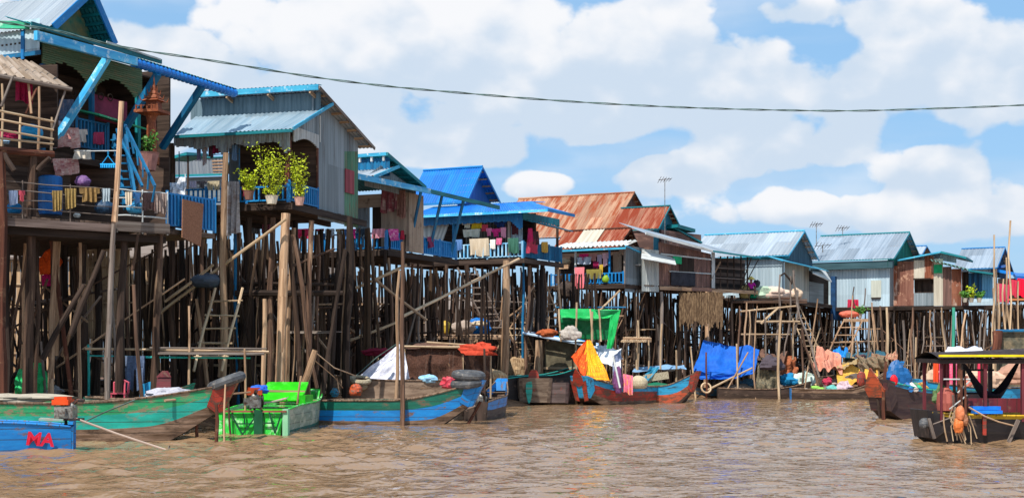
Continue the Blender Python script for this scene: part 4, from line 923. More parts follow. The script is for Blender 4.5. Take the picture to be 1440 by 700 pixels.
# ================================================================ HOUSE 4, bright blue roof
f4 = Fr(735, rm(56), 28)
h4 = thing('stilt_house', 'stilt house with bright blue metal roofs and a long laundry hung balcony', 'house', f4.w(0, 0, 0))
def house4():
    f = f4; z = f.F(735, 363).z
    g = Fr(655, rm(60), 26)     # main roof further in
    E, A, B, xl = gable(h4, g, (656, 283), (678, 235), (703, 284), 572, .5, ROOF_BLUE, BLUE, fasc=.1)
    gwall(h4, g, E, A, B, .5, E.z-.5, mat('blue_gable', '#1c5ca8', '#154c90', su=5, sv=.4, rough=.5))
    # skirt roof with hip: front eave and river-side eave
    xs = 1.2; y_e = -.7
    zf = f.F(700, 296, y_e).z; x0 = f.fx(574, y_e)
    x1 = f.fx(770, y_e) ; c = f.w(x1, y_e, zf-.05); r = f.S(808, 304, x1); rr_ = f.w(x1, f.loc(r)[1], c.z-.0)
    inner0 = f.w(x0, 1.6, zf+.62); inner1 = f.w(-.4, 1.6, zf+.62); inner2 = f.w(-.4, f.loc(r)[1], zf+.55)
    MB().corr(f.w(x0, y_e, zf), c, inner1, inner0).build('skirt_roof', ROOF_BLUE, h4)
    MB().corr(c, rr_, inner2, inner1).build('skirt_roof', ROOF_BLUE, h4)
    MB().beam(f.w(x0, y_e, zf-.07), c-UP*.07, .05, .12).build('fascia', mat('light_blue_paint', '#000'), h4); MB().beam(c-UP*.05, rr_-UP*.05, .05, .14).build('fascia', BLUE, h4)
    MB().corr(inner0, inner1, f.w(-.4, 3.2, zf+.75), f.w(x0, 3.2, zf+.75)).build('roof_infill', ROOF_BLUE, h4)
    # blue scalloped valance and posts
    zt, zb = zf-.05, f.F(700, 311, 0).z; mb = MB(); xa = f.fx(576); n = 60
    for i in range(n):
        a = xa+(0-xa)*i/n; b = xa+(0-xa)*(i+.93)/n; drop = .05*abs(math.sin(i*.9)); 
        if b > -.55: drop = .45*(1-abs(b+.1)/.5)
        mb.box(f, a, b, -.03, .02, zb-max(drop, 0), zt)
    mb.build('valance', BLUE, h4)
    y1 = f.fy(786); mb = MB(); n = 26
    for i in range(n): mb.box(f, 0, .04, y1*i/n, y1*(i+.93)/n, zb+.05-.04*(i % 2), zt); 
    mb.build('side_valance', TEAL, h4)
    for p in (576, 637, 715): x = f.fx(p); MB().box(f, x-.06, x+.06, 0.03, .15, z, zb+.1).build('porch_post', BLUE_D if p != 715 else W_GREY, h4)
    for y in (y1*.35, y1*.98): MB().box(f, -.1, 0, y-.05, y+.05, z, zb+.1).build('porch_post', W_DARK, h4)
    # back wall of striped boards
    yi = 1.9; MB().box(f, -6, -.3, yi, yi+.05, z, zb+.5).build('inner_wall', W_DARK, h4)
    wallF(h4, f, 655, 715, yi-.1, 297, 345, mat('striped_boards', '#8c8c86', '#6c6c68', su=5, sv=.5, stripes=('#3c3c38', 6, 0)), 'striped_wall')
    wallF(h4, f, 716, 735, .6, 318, 352, WALL_PALE, 'inner_wall')
    # translucent white blind hanging on the left bay
    flat(h4, 'white_blind', [f.F(575, 352, .3), f.F(618, 352, .3), f.F(633, 309, .35), f.F(575, 309, .35)], mat('white_blind', '#b4b8b4', '#9ca4a4', su=4, sv=.5, stripes=('#8c9494', 5, 1)))
    MB().box(f, -6, -.1, yi, 4, zb+.3, zb+.35).build('ceiling', W_DARK, h4)
    deck(h4, f, -6.5, .05, -.1, y1+.2, z)
    railing('front_railing', f.w(f.fx(638), -.06, z), f.w(0, -.06, z), .72, mat('white_blue_paint', '#50a4d4', '#b8d4e0', su=8, sv=2, rough=.5), h4, bal=.2, bw=.1, seed=9, low=.1)
    railing('side_railing', f.w(.03, 0, z), f.w(.03, y1+.2, z), .75, BLUE_D, h4, bal=.14, bw=.09, seed=10)  # duller blue than the front rail: this side's shade is put into the colour
    for (a0, b0, a1, b1, D, w, m_) in ((708, 540, 712, 366, 54.5, 13, W_PALE), (735, 550, 736, 366, 57, 4, BLUE_D), (760, 545, 763, 370, 58, 9, W_DARK), (748, 500, 745, 375, 59, 9, W_POST), (694, 545, 690, 372, 57, 8, W_DARK), (656, 545, 656, 372, 56, 8, W_POST), (627, 545, 628, 372, 55, 6, W_POST)):
        a = Q(a0, b0, D); a.z = -.2; pole('stilt', a, Q(a1, b1, D), w*rm(D)/FPX/2, None, m_, h4, .05, 8)
    stilts(h4, f, -6, -.2, .6, y1, z-.2, 9, 4, (.06, .11), 41, 12)
    pole('brace', Q(566, 447, 53.5), Q(730, 364, 55.2), .065, .055, BAMBOO, h4, .08)
    screen(h4, f, -9, .4, y1+1, .3, z-.3, 12, .08)
    # lower platform with things on it
    MB().slab(Q(556, 474, 53), Q(706, 474, 54.5), Q(706, 470, 57.5), Q(556, 470, 56), .09).build('lower_platform', W_PALE, h4)
    mb = MB()
    for i in range(22): a = Q(560+i*6.6, 473, 53.2+i*.06); mb.beam(a, a+V((0, 2.6, 0)), .09, .12)
    mb.build('platform_slats', W_POST, h4)
    a = f.S(770, 315, 1.0); b = f.S(806, 325, 1.0)
    MB().slab(a, b, b-f.X*1.3+UP*.3, a-f.X*1.3+UP*.3, .04).build('lean_to_roof', CYAN, h4)
house4()
# ================================================================ HOUSE 5, rusty roofs
f5 = Fr(878, rm(66), 30)
h5 = thing('stilt_house', 'stilt house with rusty red and white corrugated roofs and a small blue balcony', 'house', f5.w(0, 0, 0))
def house5():
    f = f5; z = f.F(878, 399).z
    g = Fr(862, rm(76), 26); E, A, B, _ = gable(h5, g, (858, 330), (892, 271), (912, 306), 690, .3, ROOF_RUST, W_DARK, fasc=.06, pitch=.2); gwall(h5, g, E, A, B, .3, E.z-2, WALL_MAROON)
    g = Fr(930, rm(73), 26); E, A, B, _ = gable(h5, g, (926, 321), (942, 290), (957, 320), 856, .3, ROOF_RUST2, TEAL, fasc=.06, pitch=.2); gwall(h5, g, E, A, B, .3, E.z-2.5, mat('teal_gable', '#2a7c90', '#1c6074', su=4, sv=.4), y1=None)
    MB().box(g, g.fx(860), 0, g.loc(E)[1]+.05, g.loc(E)[1]+.1, E.z-2.8, E.z-.05).build('front_wall', WALL_MAROON, h5)
    g = Fr(872, rm(68), 30); E, A, B, _ = gable(h5, g, (870, 347), (887, 321), (898, 348), 776, .25, ROOF_RUST2, W_RED, fasc=.05, pitch=.2); gwall(h5, g, E, A, B, .25, E.z-.3, W_RED)
    # one bleached sheet group in that roof
    k0, k1 = .3, .62; D = g.X*(g.fx(776, g.loc(E)[1])-.25); o = (A-E).cross(D).normalized(); o = o if o.z > 0 else -o
    MB().corr(E+D*(1-k0)+o*.05, E+D*(1-k1)+o*.05, A+D*(1-k1)+o*.05, A+D*(1-k0)+o*.05, .2).build('bleached_sheet', mat('bleached_sheet', '#c8c0b0', '#a8a090', su=5, sv=.3, rough=.7), h5)
    # front eave with corrugated edge
    ye = -.6; a, b = f.F(779, 349, ye), f.F(880, 349, ye); b.z = a.z; MB().corr(a, b, b+f.Y*1.4+UP*.35, a+f.Y*1.4+UP*.35, .25, .05).build('porch_roof', WHITEP, h5); MB().beam(a-UP*.16, b-UP*.16, .05, .1).build('fascia', CYAN, h5)
    strut(h5, 'hip_rake', b-UP*.05, f.S(903, 356, .2), .08, CYAN)
    zt = a.z-.05
    for p, m_ in ((809, WHITEP), (857, BLUE), (878, W_GREY)): x = f.fx(p); MB().box(f, x-.045, x+.045, -.02, .07, z, zt).build('porch_post', m_, h5)
    yi = 1.3; MB().box(f, f.fx(780, yi), -.05, yi, yi+.04, z, zt+.2).build('inner_wall', W_DARK, h5)
    boxF(h5, f, 'cream_board', 862, 874, .9, .04, 355, 385, mat('cream_wall', '#000')); boxF(h5, f, 'cream_board', 786, 800, 1.1, .04, 368, 378, W_PALE)
    y1 = f.fy(905); MB().wall([(f.w(.02, 0, z-.4), f.w(.02, 0, zt+.1)), (f.w(.02, y1, z-.4), f.w(.02, y1, zt+.1))]).build('river_wall', WALL_GREY, h5)
    MB().box(f, .05, .3, f.fy(892), f.fy(903), f.S(897, 374).z, f.S(897, 372).z).build('window_hood', WHITEP, h5)
    deck(h5, f, -6.5, .0, -.1, y1, z); railing('front_railing', f.w(f.fx(776), -.07, z), f.w(f.fx(812), -.07, z), .58, BLUE, h5, bal=.2, bw=.1, seed=11); railing('front_railing', f.w(f.fx(812), -.07, z), f.w(f.fx(877), -.07, z), .58, BLUE, h5, bal=.2, bw=.1, seed=12)
    stilts(h5, f, -6, 0, 0, y1+1, z-.1, 9, 5, (.055, .1), 51, 10); screen(h5, f, -9, 1, y1+1.5, .3, z-.1, 14, .08)
    pole('brace', Q(840, 440, 65), Q(872, 408, 65), .06, .05, BAMBOO, h5, .03)
    pole('cross_beam', Q(780, 432, 65), Q(880, 432, 65), .04, .04, BLUE_D, h5, .03)
house5()
# ================================================================ HOUSE 6, maroon side with white edged lean-to
f6 = Fr(1000, rm(70), 50)
h6 = thing('stilt_house', 'maroon walled stilt house with a long white edged lean-to and an open veranda', 'house', f6.w(0, 0, 0))
def house6():
    f = f6; z = f.S(1000, 405, 0).z; ya = f.fy(905); yb = f.fy(1066)
    a, b = f.S(908, 328, .7), f.S(1002, 353, .7); MB().corr(a, b, b-f.X*2+UP*.7, a-f.X*2+UP*.7).build('lean_to_roof', ROOF_GREY, h6); MB().beam(a, b, .06, .13).build('fascia', WHITEP, h6)
    c = f.S(1070, 363, .7); MB().corr(b, c, c-f.X*2+UP*.5, b-f.X*2+UP*.7).build('lean_to_roof', ROOF_GREY, h6); MB().beam(b, c, .05, .09).build('fascia', TEAL, h6)
    MB().wall([(f.w(0, f.fy(926), z), f.w(0, f.fy(926), f.S(926, 340).z)), (f.w(0, f.fy(1000), z), f.w(0, f.fy(1000), f.S(1000, 357).z))]).build('river_wall', WALL_MAROON, h6)
    MB().wall([(f.w(.03, f.fy(902), f.S(915, 410).z), f.w(.03, f.fy(902), f.S(902, 350).z)), (f.w(.03, f.fy(926), f.S(915, 410).z), f.w(.03, f.fy(926), f.S(926, 352).z))]).build('pale_wall', mat('pale_board', '#b8bcb8', '#949c9c', su=5, sv=.5), h6)
    MB().beam(f.w(.05, f.fy(928), f.S(928, 357).z), f.w(.05, f.fy(999), f.S(999, 365).z), .05, .08).build('white_rail', WHITEP, h6)
    MB().beam(f.w(.05, f.fy(940), f.S(965, 383).z), f.w(.05, f.fy(999), f.S(965, 383).z), .05, .06).build('white_rail', WHITEP, h6)
    MB().box(f, .03, .06, f.fy(955), f.fy(975), z+.0, f.S(965, 361).z).build('dark_doorway', W_DARK, h6)
    MB().box(f, .07, .1, f.fy(942), f.fy(976), z+.05, f.S(960, 383).z).build('dark_net', mat('dark_net', '#2c2c34', '#1c1c24', su=4, sv=4), h6)
    MB().box(f, .07, .13, f.fy(999), f.fy(1003), z, f.S(1000, 355).z).build('corner_post', WHITEP, h6)
    MB().slab(f.S(902, 363, .9), f.S(951, 372, .9), f.S(948, 362, 0), f.S(903, 352, 0), .04).build('white_awning', WHITEP, h6)
    MB().box(f, .1, .14, f.fy(944), f.fy(956), f.S(950, 371).z, f.S(950, 361).z).build('green_board', mat('bright_green_board', '#1ca870', '#148c5c', su=3, sv=3), h6)
    # raised eaves beyond
    g = Fr(958, rm(74), 40); a, b = g.S(953, 315, .3), g.S(978, 322, .3); MB().slab(a, b, b-g.X*3, a-g.X*3, .2).build('upper_roof', TEAL, h6); a2, b2 = g.S(953, 324, 0), g.S(990, 340, 0)
    MB().slab(a-g.X*.3-UP*.1, g.S(988, 340, .2), g.S(988, 340, .2)-g.X*3, a-g.X*3.3-UP*.1, .1).build('upper_roof', TEAL, h6); MB().box(g, -3, 0, g.fy(930), g.fy(986), a.z-1.7, a.z-.4).build('upper_wall', WALL_MAROON, h6)
    # open veranda with shelves, poles and struts
    MB().box(f, -.8, -.75, f.fy(1003), f.fy(1062), z, f.S(1030, 362).z).build('back_wall', mat('dim_boards', '#6c5c54', '#443834', su=6, sv=.4, stripes=('#241c1a', 2.5, 0)), h6)
    for p in (1012, 1022, 1031, 1041, 1050): MB().box(f, 0, .05, f.fy(p), f.fy(p)+.07, z-.1, f.S(p, 360).z).build('veranda_post', W_DARK, h6)
    strut(h6, 'strut', f.S(1042, 402, .0), f.S(1057, 362, .6), .05, W_DARK); strut(h6, 'strut', f.S(1044, 407, .0), f.S(1067, 364, .6), .05, W_DARK); strut(h6, 'strut', f.S(1000, 393, .1), f.S(1013, 368, .1), .06, W_PALE)
    for py in (378, 392): MB().beam(f.w(.02, f.fy(1004), f.S(1030, py).z), f.w(.02, f.fy(1050), f.S(1030, py).z), .25, .04).build('shelf', W_GREY, h6)
    mb = MB()
    for i in range(26): y = f.fy(905)+(yb-f.fy(905))*i/26; mb.box(f, -5, R.uniform(.0, .12), y, y+(yb-ya)/27, z-.06, z)
    mb.build('deck', DECKW, h6); MB().box(f, .05, .12, f.fy(926), yb, z-.22, z-.05).build('edge_beam', W_PALE, h6)
    MB().box(f, .13, .17, f.fy(970), f.fy(998), z-.2, z-.02).build('maroon_board', WALL_MAROON, h6)
    for (a0, a1, b1, D, w, m_) in ((993, 994, 410, 69.5, 7, W_PALE), (929, 930, 410, 67.5, 6, W_GREY), (955, 956, 412, 69, 6, W_DARK), (963, 963, 412, 69, 5, W_DARK), (1018, 1012, 412, 71, 6, W_DARK), (1029, 1029, 415, 72, 6, W_POST)): pole('stilt', V((Q(a0, 550, D).x, rm(D), -.2)), Q(a1, b1, D), w*rm(D)/FPX/2, None, m_, h6, .05)
    stilts(h6, f, -5, -.2, ya, yb, z-.1, 6, 10, (.05, .09), 61, 10)
    pole('brace', Q(1000, 412, 70), Q(1015, 450, 70.5), .05, .04, W_PALE, h6, .03)
    w = Fr(955, 76.4, 12); a = w.fx(1016); rr = random.Random(3); mb = MB(); x = 0; zt, zb = w.F(980, 410).z, w.F(980, 456).z
    while x < a:
        q = rr.uniform(.03, .08); mb.box(w, x, x+q, rr.uniform(-.05, .03), .08, zb+rr.uniform(-.35, .25), zt-rr.uniform(0, .1)); x += q*.9
    mb.build('thatch_screen', mat('dull_thatch', '#8c7458', '#54402f', su=14, sv=3, rough=.95, c3='#3c2c20', t3=.56, s3=3, w3=.15), h6)
    w = Fr(962, 82, 12); screen(h6, w, -7, 6, 2.5, .2, w.F(980, 413).z, 15, .06)
    
house6()
# ================================================================ HOUSE 7, pale grey with teal gable
f7 = Fr(1100, rm(75), 28)
h7 = thing('stilt_house', 'pale grey metal stilt house with a dark teal gable and a cyan side awning', 'house', f7.w(0, 0, 0))
def house7():
    f = f7; z = f.F(1100, 419).z
    E, A, B, _ = gable(h7, f, (1109, 358), (1131, 325), (1151, 365), 965, .4, ROOF_PALE, CYAN, fasc=.05, pitch=.2)
    gwall(h7, f, E, A, B, .4, E.z-.4, mat('slate_gable', '#4c7084', '#365464', su=6, sv=.4))
    y0 = f.loc(E)[1]+.4; zt = E.z-.1; x0 = f.fx(1040, y0)
    MB().box(f, x0, .35, y0-.2, y0-.1, zt-.1, zt).build('eave_board', TEAL, h7)
    MB().wall([(f.w(x0-2, y0, z+.0), f.w(x0-2, y0, zt)), (f.w(0, y0, z), f.w(0, y0, zt))], .2).build('front_wall', WALL_PALE, h7)
    y1 = f.fy(1137, 0); MB().wall([(f.w(0.02, y0, z-.1), f.w(.02, y0, E.z-.3)), (f.w(.02, y1, z-.3), f.w(.02, y1, E.z-.3))], .2).build('river_wall', mat('pale_cream_sheet', '#b8bcb4', '#9ca4a0', su=5, sv=.3, sheet=.8), h7)
    a, b = f.S(1101, 366, .8), f.S(1166, 381, .8); MB().slab(a, b, b-f.X*.9+UP*.3, a-f.X*.9+UP*.3, .05).build('side_awning', CYAN, h7)
    MB().slab(f.S(1143, 384, .8), f.S(1170, 396, .8), f.S(1160, 379, .1), f.S(1140, 378, .1), .04).build('raised_shutter', WHITEP, h7)
    MB().box(f, -.3, -.25, f.fy(1137), f.fy(1175), z-.2, f.S(1150, 382).z).build('dark_room_wall', W_DARK, h7)
    MB().box(f, 0, .05, f.fy(1137), f.fy(1157), z-.3, f.S(1150, 398).z).build('lower_wall', WALL_GREY, h7)
    MB().box(f, 0, .3, f.fy(1168), f.fy(1184), z-1.0, f.S(1175, 390).z).build('blue_cabin', mat('blue_cabin', '#1c4c7c', '#14385c', su=3, sv=3), h7)
    deck(h7, f, -6, .0, -2.2, f.fy(1180), z-.02)
    # pole platform in front
    MB().slab(Q(1030, 423, 71.5), Q(1135, 423, 72), Q(1135, 420, 75), Q(1030, 420, 74.5), .12).build('front_platform', W_POST, h7)
    stilts(h7, f, -7, .2, -2.6, f.fy(1180), z-.15, 9, 6, (.05, .09), 71, 12, front_m=W_GREY)
    for (a0, b0, a1, b1, w) in ((1070, 455, 1095, 432, 4), (1063, 452, 1125, 452, 4), (1042, 470, 1110, 470, 3), (1040, 438, 1120, 430, 3)): pole('brace', Q(a0, b0, 71.3), Q(a1, b1, 71.3), w*rm(71)/FPX/2, None, BAMBOO, h7, .04)
    screen(h7, f, -9, .4, f.fy(1180)+.6, .2, z-.2, 17, .08)
house7()
# ================================================================ HOUSE 8
f8 = Fr(1252, rm(83), 29)
h8 = thing('stilt_house', 'long pale blue sheet metal house with a big grey roof and green gable', 'house', f8.w(0, 0, 0))
def house8():
    f = f8; z = f.F(1252, 431).z
    E, A, B, _ = gable(h8, f, (1257, 363), (1279, 327), (1294, 362), 1128, .4, ROOF_GREY, TEAL, fasc=.05, pitch=.2)
    gwall(h8, f, E, A, B, .4, E.z-.5, mat('green_gable2', '#14705c', '#0c5448', su=5, sv=.4))
    y0 = f.loc(E)[1]+.5; zt = E.z-.1; x0 = f.fx(1135, y0)
    MB().box(f, x0, .3, y0-.45, y0-.05, zt-.5, zt-.02).build('eave_board', mat('teal_grey_board', '#3c5c64', '#2c4850', su=5, sv=.5), h8)
    MB().wall([(f.w(x0, y0, z), f.w(x0, y0, zt-.3)), (f.w(0, y0, z), f.w(0, y0, zt-.3))], .2).build('front_wall', WALL_PALE, h8)
    wn = boxF(h8, f, 'shuttered_window', 1225, 1239, y0-.06, .05, 394, 418, mat('cream_shutter', '#c8ccc0', '#b0b4a8', su=4, sv=.5)); boxF(wn, f, 'window_sill', 1225, 1238, y0-.1, .1, 418, 420, W_DARK)
    MB().wall([(f.w(0, y0, z), f.w(0, y0, E.z-.4)), (f.w(0, y0+4, z), f.w(0, y0+4, E.z-.4))], .2).build('river_wall', WALL_GREY, h8)
    deck(h8, f, -9, .2, -.4, 6, z); stilts(h8, f, -8, 0, -.2, 5.5, z-.15, 9, 5, (.05, .1), 81, 8, front_m=W_POST); screen(h8, f, -9, 1, 6.4, .2, z-.1, 18, .07)
house8()
# ================================================================ HOUSE 9 patched rust
f9 = Fr(1352, rm(82), 24)
h9 = thing('stilt_house', 'patched stilt house of rusty maroon and bare sheets with teal edged roofs', 'house', f9.w(0, 0, 0))
def house9():
    f = f9; z = f.F(1352, 430).z; xl = f.fx(1252); y = 0
    zt1 = f.F(1300, 364).z; 
    def seg(p0, p1, yt, yb, m, n='front_wall', dy=0): return wallF(h9, f, p0, p1, dy, yt, yb, m, n)
    seg(1252, 1262, 374, 430, WALL_RUST); seg(1262, 1285, 368, 430, mat('brown_patch', '#8c6454', '#6c4438', su=5, sv=.4, sheet=.9, c3='#b48c74', t3=.6, s3=2, w3=.05)); seg(1285, 1300, 366, 392, mat('bleached_sheet', '#000')); seg(1300, 1313, 360, 392, WALL_RUST)
    seg(1285, 1313, 412, 430, WALL_GREY); seg(1313, 1326, 364, 430, mat('bleached_sheet', '#000')); seg(1326, 1338, 375, 430, WALL_MAROON); seg(1338, 1352, 378, 430, WALL_RUST)
    MB().box(f, f.fx(1285), f.fx(1313), .25, .3, z, f.F(1300, 388).z).build('dark_window', W_DARK, h9); boxF(h9, f, 'window_hood', 1284, 1308, -.3, .3, 391, 393, W_DARK)
    boxF(h9, f, 'green_patch', 1313, 1325, -.05, .03, 372, 384, mat('bright_green_board', '#000'))
    # teal edged monopitch roofs
    a, b = f.F(1262, 365, -.5), f.F(1323, 353, -.5); MB().slab(a, b, b+f.Y*4, a+f.Y*4, .09).build('roof', CYAN, h9)
    c = f.F(1359, 361, -.5); MB().slab(b+f.X*.01, c, c+f.Y*4, b+f.Y*4+f.X*.01, .12).build('roof', TEAL, h9)
    MB().wall([(f.F(1322, 366, .1), f.F(1322, 356, .1)), (f.F(1345, 370, .1), f.F(1345, 362, .1))]).build('upper_wall', WALL_GREY, h9)
    a, b = f.F(1307, 365, -.7), f.F(1362, 379, -.7); MB().corr(a, b, b+f.Y*2.5+UP*.05, a+f.Y*2.5+UP*.05, .25, .06).build('lower_roof', mat('mint_sheet', '#9cc4bc', '#7cacA4', su=5, sv=.3), h9)
    c = f.F(1398, 384, -.6); MB().slab(b, c, c+f.Y*2.4, b+f.Y*2.4, .1).build('lower_roof', TEAL, h9)
    seg(1353, 1362, 382, 425, W_DARK, 'porch_wall', .4); seg(1362, 1381, 384, 420, mat('blue_door_boards', '#2c6c98', '#1c5078', su=6, sv=.4, stripes=('#143c5c', 3, 0)), 'blue_boards', .5); seg(1381, 1396, 384, 420, mat('pale_blue_boards', '#5c94b8', '#4880a4', su=6, sv=.4), 'blue_boards', .45)
    deck(h9, f, xl-1, 2.6, -.5, 5, z, m=W_DARK); stilts(h9, f, xl-.5, 2.4, -.3, 4.6, z-.1, 9, 4, (.045, .08), 91, 6, front_m=W_GREY); screen(h9, f, xl-1, 5, 5.4, .2, z-.1, 19, .06)
    MB().wall([(f.w(.02, 0, z), f.w(.02, 0, z+2.2)), (f.w(.02, 4, z), f.w(.02, 4, z+2.2))]).build('river_wall', WALL_RUST, h9)
    pole('stilt', V((Q(1340, 550, 80.5).x, rm(80.5), -.2)), Q(1341, 432, 80.5), .11, .1, mat('mint_pole', '#4ca890', '#2c8c74', su=4, sv=.5), h9, .02)
house9()
# ================================================================ HOUSE 10 and 11
f10 = Fr(1405, rm(96), 30)
h10 = thing('stilt_house', 'distant pale metal house with a dark blue gable behind the bamboo poles', 'house', f10.w(0, 0, 0))
def house10():
    f = f10; z = f.F(1405, 430).z
    E, A, B, _ = gable(h10, f, (1402, 376), (1413, 348), (1425, 383), 1340, .4, ROOF_GREY, BLUE, fasc=.06, pitch=.25); gwall(h10, f, E, A, B, .4, E.z-.6, mat('navy_gable', '#1c3c5c', '#142c48', su=5, sv=.4))
    a, b = f.F(1374, 377, -.6), f.F(1408, 373, -.6); MB().slab(a, b, b+f.Y*2+UP*.2, a+f.Y*2+UP*.2, .2).build('porch_roof', ROOF_BLUE, h10)
    y0 = f.loc(E)[1]+.4; MB().wall([(f.w(-5, y0, z), f.w(-5, y0, E.z)), (f.w(0.3, y0, z), f.w(.3, y0, E.z))], .2).build('front_wall', WALL_PALE, h10)
    a, b = f.F(1396, 379, -2), f.F(1445, 389, -2); MB().beam(a, b, .1, .22).build('eave', ROOF_BLUE, h10); MB().slab(a, b, b+f.Y*2, a+f.Y*2, .08).build('lower_roof', ROOF_BLUE, h10)
    deck(h10, f, -7, 4, -1.5, 5, z); stilts(h10, f, -6.5, 4, -1.2, 4, z-.1, 8, 3, (.05, .09), 101, 4); screen(h10, f, -7, 8, 5.2, .2, z-.1, 20, .06)
house10()
f11 = Fr(1478, rm(88), 16)
h11 = thing('stilt_house', 'house with a blue roof edge and hanging red cloths cut off by the right edge', 'house', f11.w(0, 0, 0))
def house11():
    f = f11; z = f.F(1440, 420).z; x0 = f.fx(1405)
    a, b = f.F(1429, 388, -.8), f.F(1500, 390, -.8); MB().slab(a, b, b+f.Y*3+UP*.4, a+f.Y*3+UP*.4, .25).build('roof', ROOF_BLUE, h11)
    MB().box(f, x0, 2, 1.5, 1.6, z, z+1.5).build('back_wall', W_DARK, h11); deck(h11, f, x0, 2, -.2, 4, z, m=W_PALE); stilts(h11, f, x0+.2, 2, -.1, 4, z-.1, 7, 4, (.045, .08), 111, 5)
    screen(h11, f, x0, 4, 4.4, .2, z-.1, 21, .05)
    MB().beam(f.w(x0, -.25, z-.05), f.w(2, -.25, z-.05), .1, .14).build('edge_beam', mat('orange_beam', '#c07848', '#a06038', su=6, sv=.5), h11)
house11()
h12 = thing('distant_house', 'tiny blue gabled roof showing behind the big grey roof', 'house', Q(1290, 432, 120))
g = Fr(1302, rm(118), 28); E, A, B, _ = gable(h12, g, (1297, 357), (1303, 346), (1309, 356), 1282, .4, ROOF_PALE, BLUE, fasc=.08, pitch=.3); gwall(h12, g, E, A, B, .4, E.z-3, mat('navy_gable', '#000'))
MB().box(g, -4, -.1, g.loc(E)[1]+.3, g.loc(E)[1]+.4, E.z-4, E.z-.1).build('front_wall', WALL_PALE, h12); MB().box(g, -4, -.1, g.loc(E)[1]+.5, g.loc(E)[1]+4, -.5, E.z-4).build('base', W_DARK, h12)
h13 = thing('distant_house', 'white roofed house glimpsed between the shrine and the grey porch', 'house', Q(275, 280, 70))
g = Fr(318, rm(70), 12); E, A, B, _ = gable(h13, g, (318, 244), (316, 222), (330, 244), 226, .4, ROOF_PALE, TEAL, fasc=.12, pitch=.2)
MB().box(g, -4, 0, g.loc(E)[1]+.4, g.loc(E)[1]+.5, E.z-1.9, E.z-.1).build('front_wall', WALL_GREY, h13); MB().box(g, -4.2, .2, g.loc(E)[1]+.2, g.loc(E)[1]+5, E.z-2.1, E.z-1.9).build('floor', DECKW, h13)
for i in range(5): pole('stilt', g.w(-4+i, 4, -.2), g.w(-4+i, 4, E.z-2), .1, None, W_DARK, h13)
h14 = thing('distant_house', 'teal roofed lean-to glimpsed beside the porch post of the grey house', 'house', Q(250, 280, 62))
g = Fr(262, rm(62), 20); MB().slab(g.F(232, 222), g.F(262, 214), g.F(262, 214)+g.Y*2+UP*.2, g.F(232, 222)+g.Y*2+UP*.2, .15).build('roof', TEAL, h14)
for x in (-.9, -.1): pole('post', g.w(x, .3, -.2), g.w(x, .3, g.F(250, 219).z), .07, None, W_DARK, h14)

def backhouse(label, px0, px1, D, zt, m, m2, az=6):
    f = Fr(px0, D, az); w = f.fx(px1); t = thing('house_behind_stilts', label, 'house', f.w(w/2, 0, .6)); mb = MB(); n = int(w/.16); rr = random.Random(int(D))
    for i in range(n): mb.box(f, w*i/n, w*(i+.86)/n, 0, .04, 1.3+rr.uniform(-.1, .1), zt)
    mb.build('front_wall', m, t); mb = MB()
    for k in range(6): z = 1.4+(zt-1.5)*k/5; mb.box(f, 0, w, -.06, -.005, z-.03, z+.03)
    mb.build('wall_battens', BAMBOO, t); MB().box(f, -.1, w+.1, .06, 4, 1.1, 1.25).build('floor', DECKW, t); MB().slab(f.w(-.2, -.3, zt), f.w(w+.2, -.3, zt), f.w(w+.2, 3.6, zt+.9), f.w(-.2, 3.6, zt+.9), .06).build('roof', W_GREY, t)
    MB().box(f, w*.38, w*.46, -.03, .1, 1.35, zt-1.8).build('doorway', m2, t)
    for i in range(7): pole('stilt', f.w(w*i/6, .2, -.3), f.w(w*i/6, .2, 1.15), .08, None, W_POST, t, .02, 6)
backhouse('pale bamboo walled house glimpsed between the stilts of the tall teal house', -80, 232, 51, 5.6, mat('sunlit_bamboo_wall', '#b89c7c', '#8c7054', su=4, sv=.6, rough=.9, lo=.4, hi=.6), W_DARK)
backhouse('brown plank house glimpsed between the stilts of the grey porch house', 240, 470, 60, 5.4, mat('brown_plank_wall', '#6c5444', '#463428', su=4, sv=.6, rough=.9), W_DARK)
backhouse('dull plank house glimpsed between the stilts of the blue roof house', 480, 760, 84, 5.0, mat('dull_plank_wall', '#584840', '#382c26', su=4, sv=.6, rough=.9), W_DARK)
# ================================================================ boats
BOATW = mat('old_boat_wood', '#8c7462', '#54402f', su=1.2, sv=9, rough=.8, c3='#2e221b', t3=.6, s3=2.5, s3v=6, bump=.4, var=.15, w3=.1, seam=5)
BOATG = mat('grey_boat_wood', '#988878', '#6c5c50', su=1.2, sv=9, rough=.85, c3='#3a2c24', t3=.62, s3=2, s3v=5, bump=.3, var=.15)
BOATD = mat('dark_boat_wood', '#4c3c34', '#2c221c', su=1.2, sv=8, rough=.7, c3='#7c6858', t3=.64, s3=2, s3v=5, bump=.3, var=.15)
def hullp(k, c, c2=None, bare='#6c5444', t=.58, s=2.2, **kw): kw.setdefault('seam', 4.3); t -= .035; return mat('hull_'+k, c, c2, su=1.5, sv=5, rough=.5, c3=bare, t3=t, s3=s, s3v=s*1.8, w3=.05, bump=.2, var=0, spec=.4, **kw)
HB = hullp('blue', '#1484cc', '#0c6cb4', t=.64); HDG = hullp('dark_green', '#0e6a58', '#0a5848', t=.64); HTL = hullp('teal', '#20b0a0', '#149080', '#6c8474', .6, 3); HGR = hullp('green', '#2c9c68', '#1c8454', '#84745c', .57, 3)
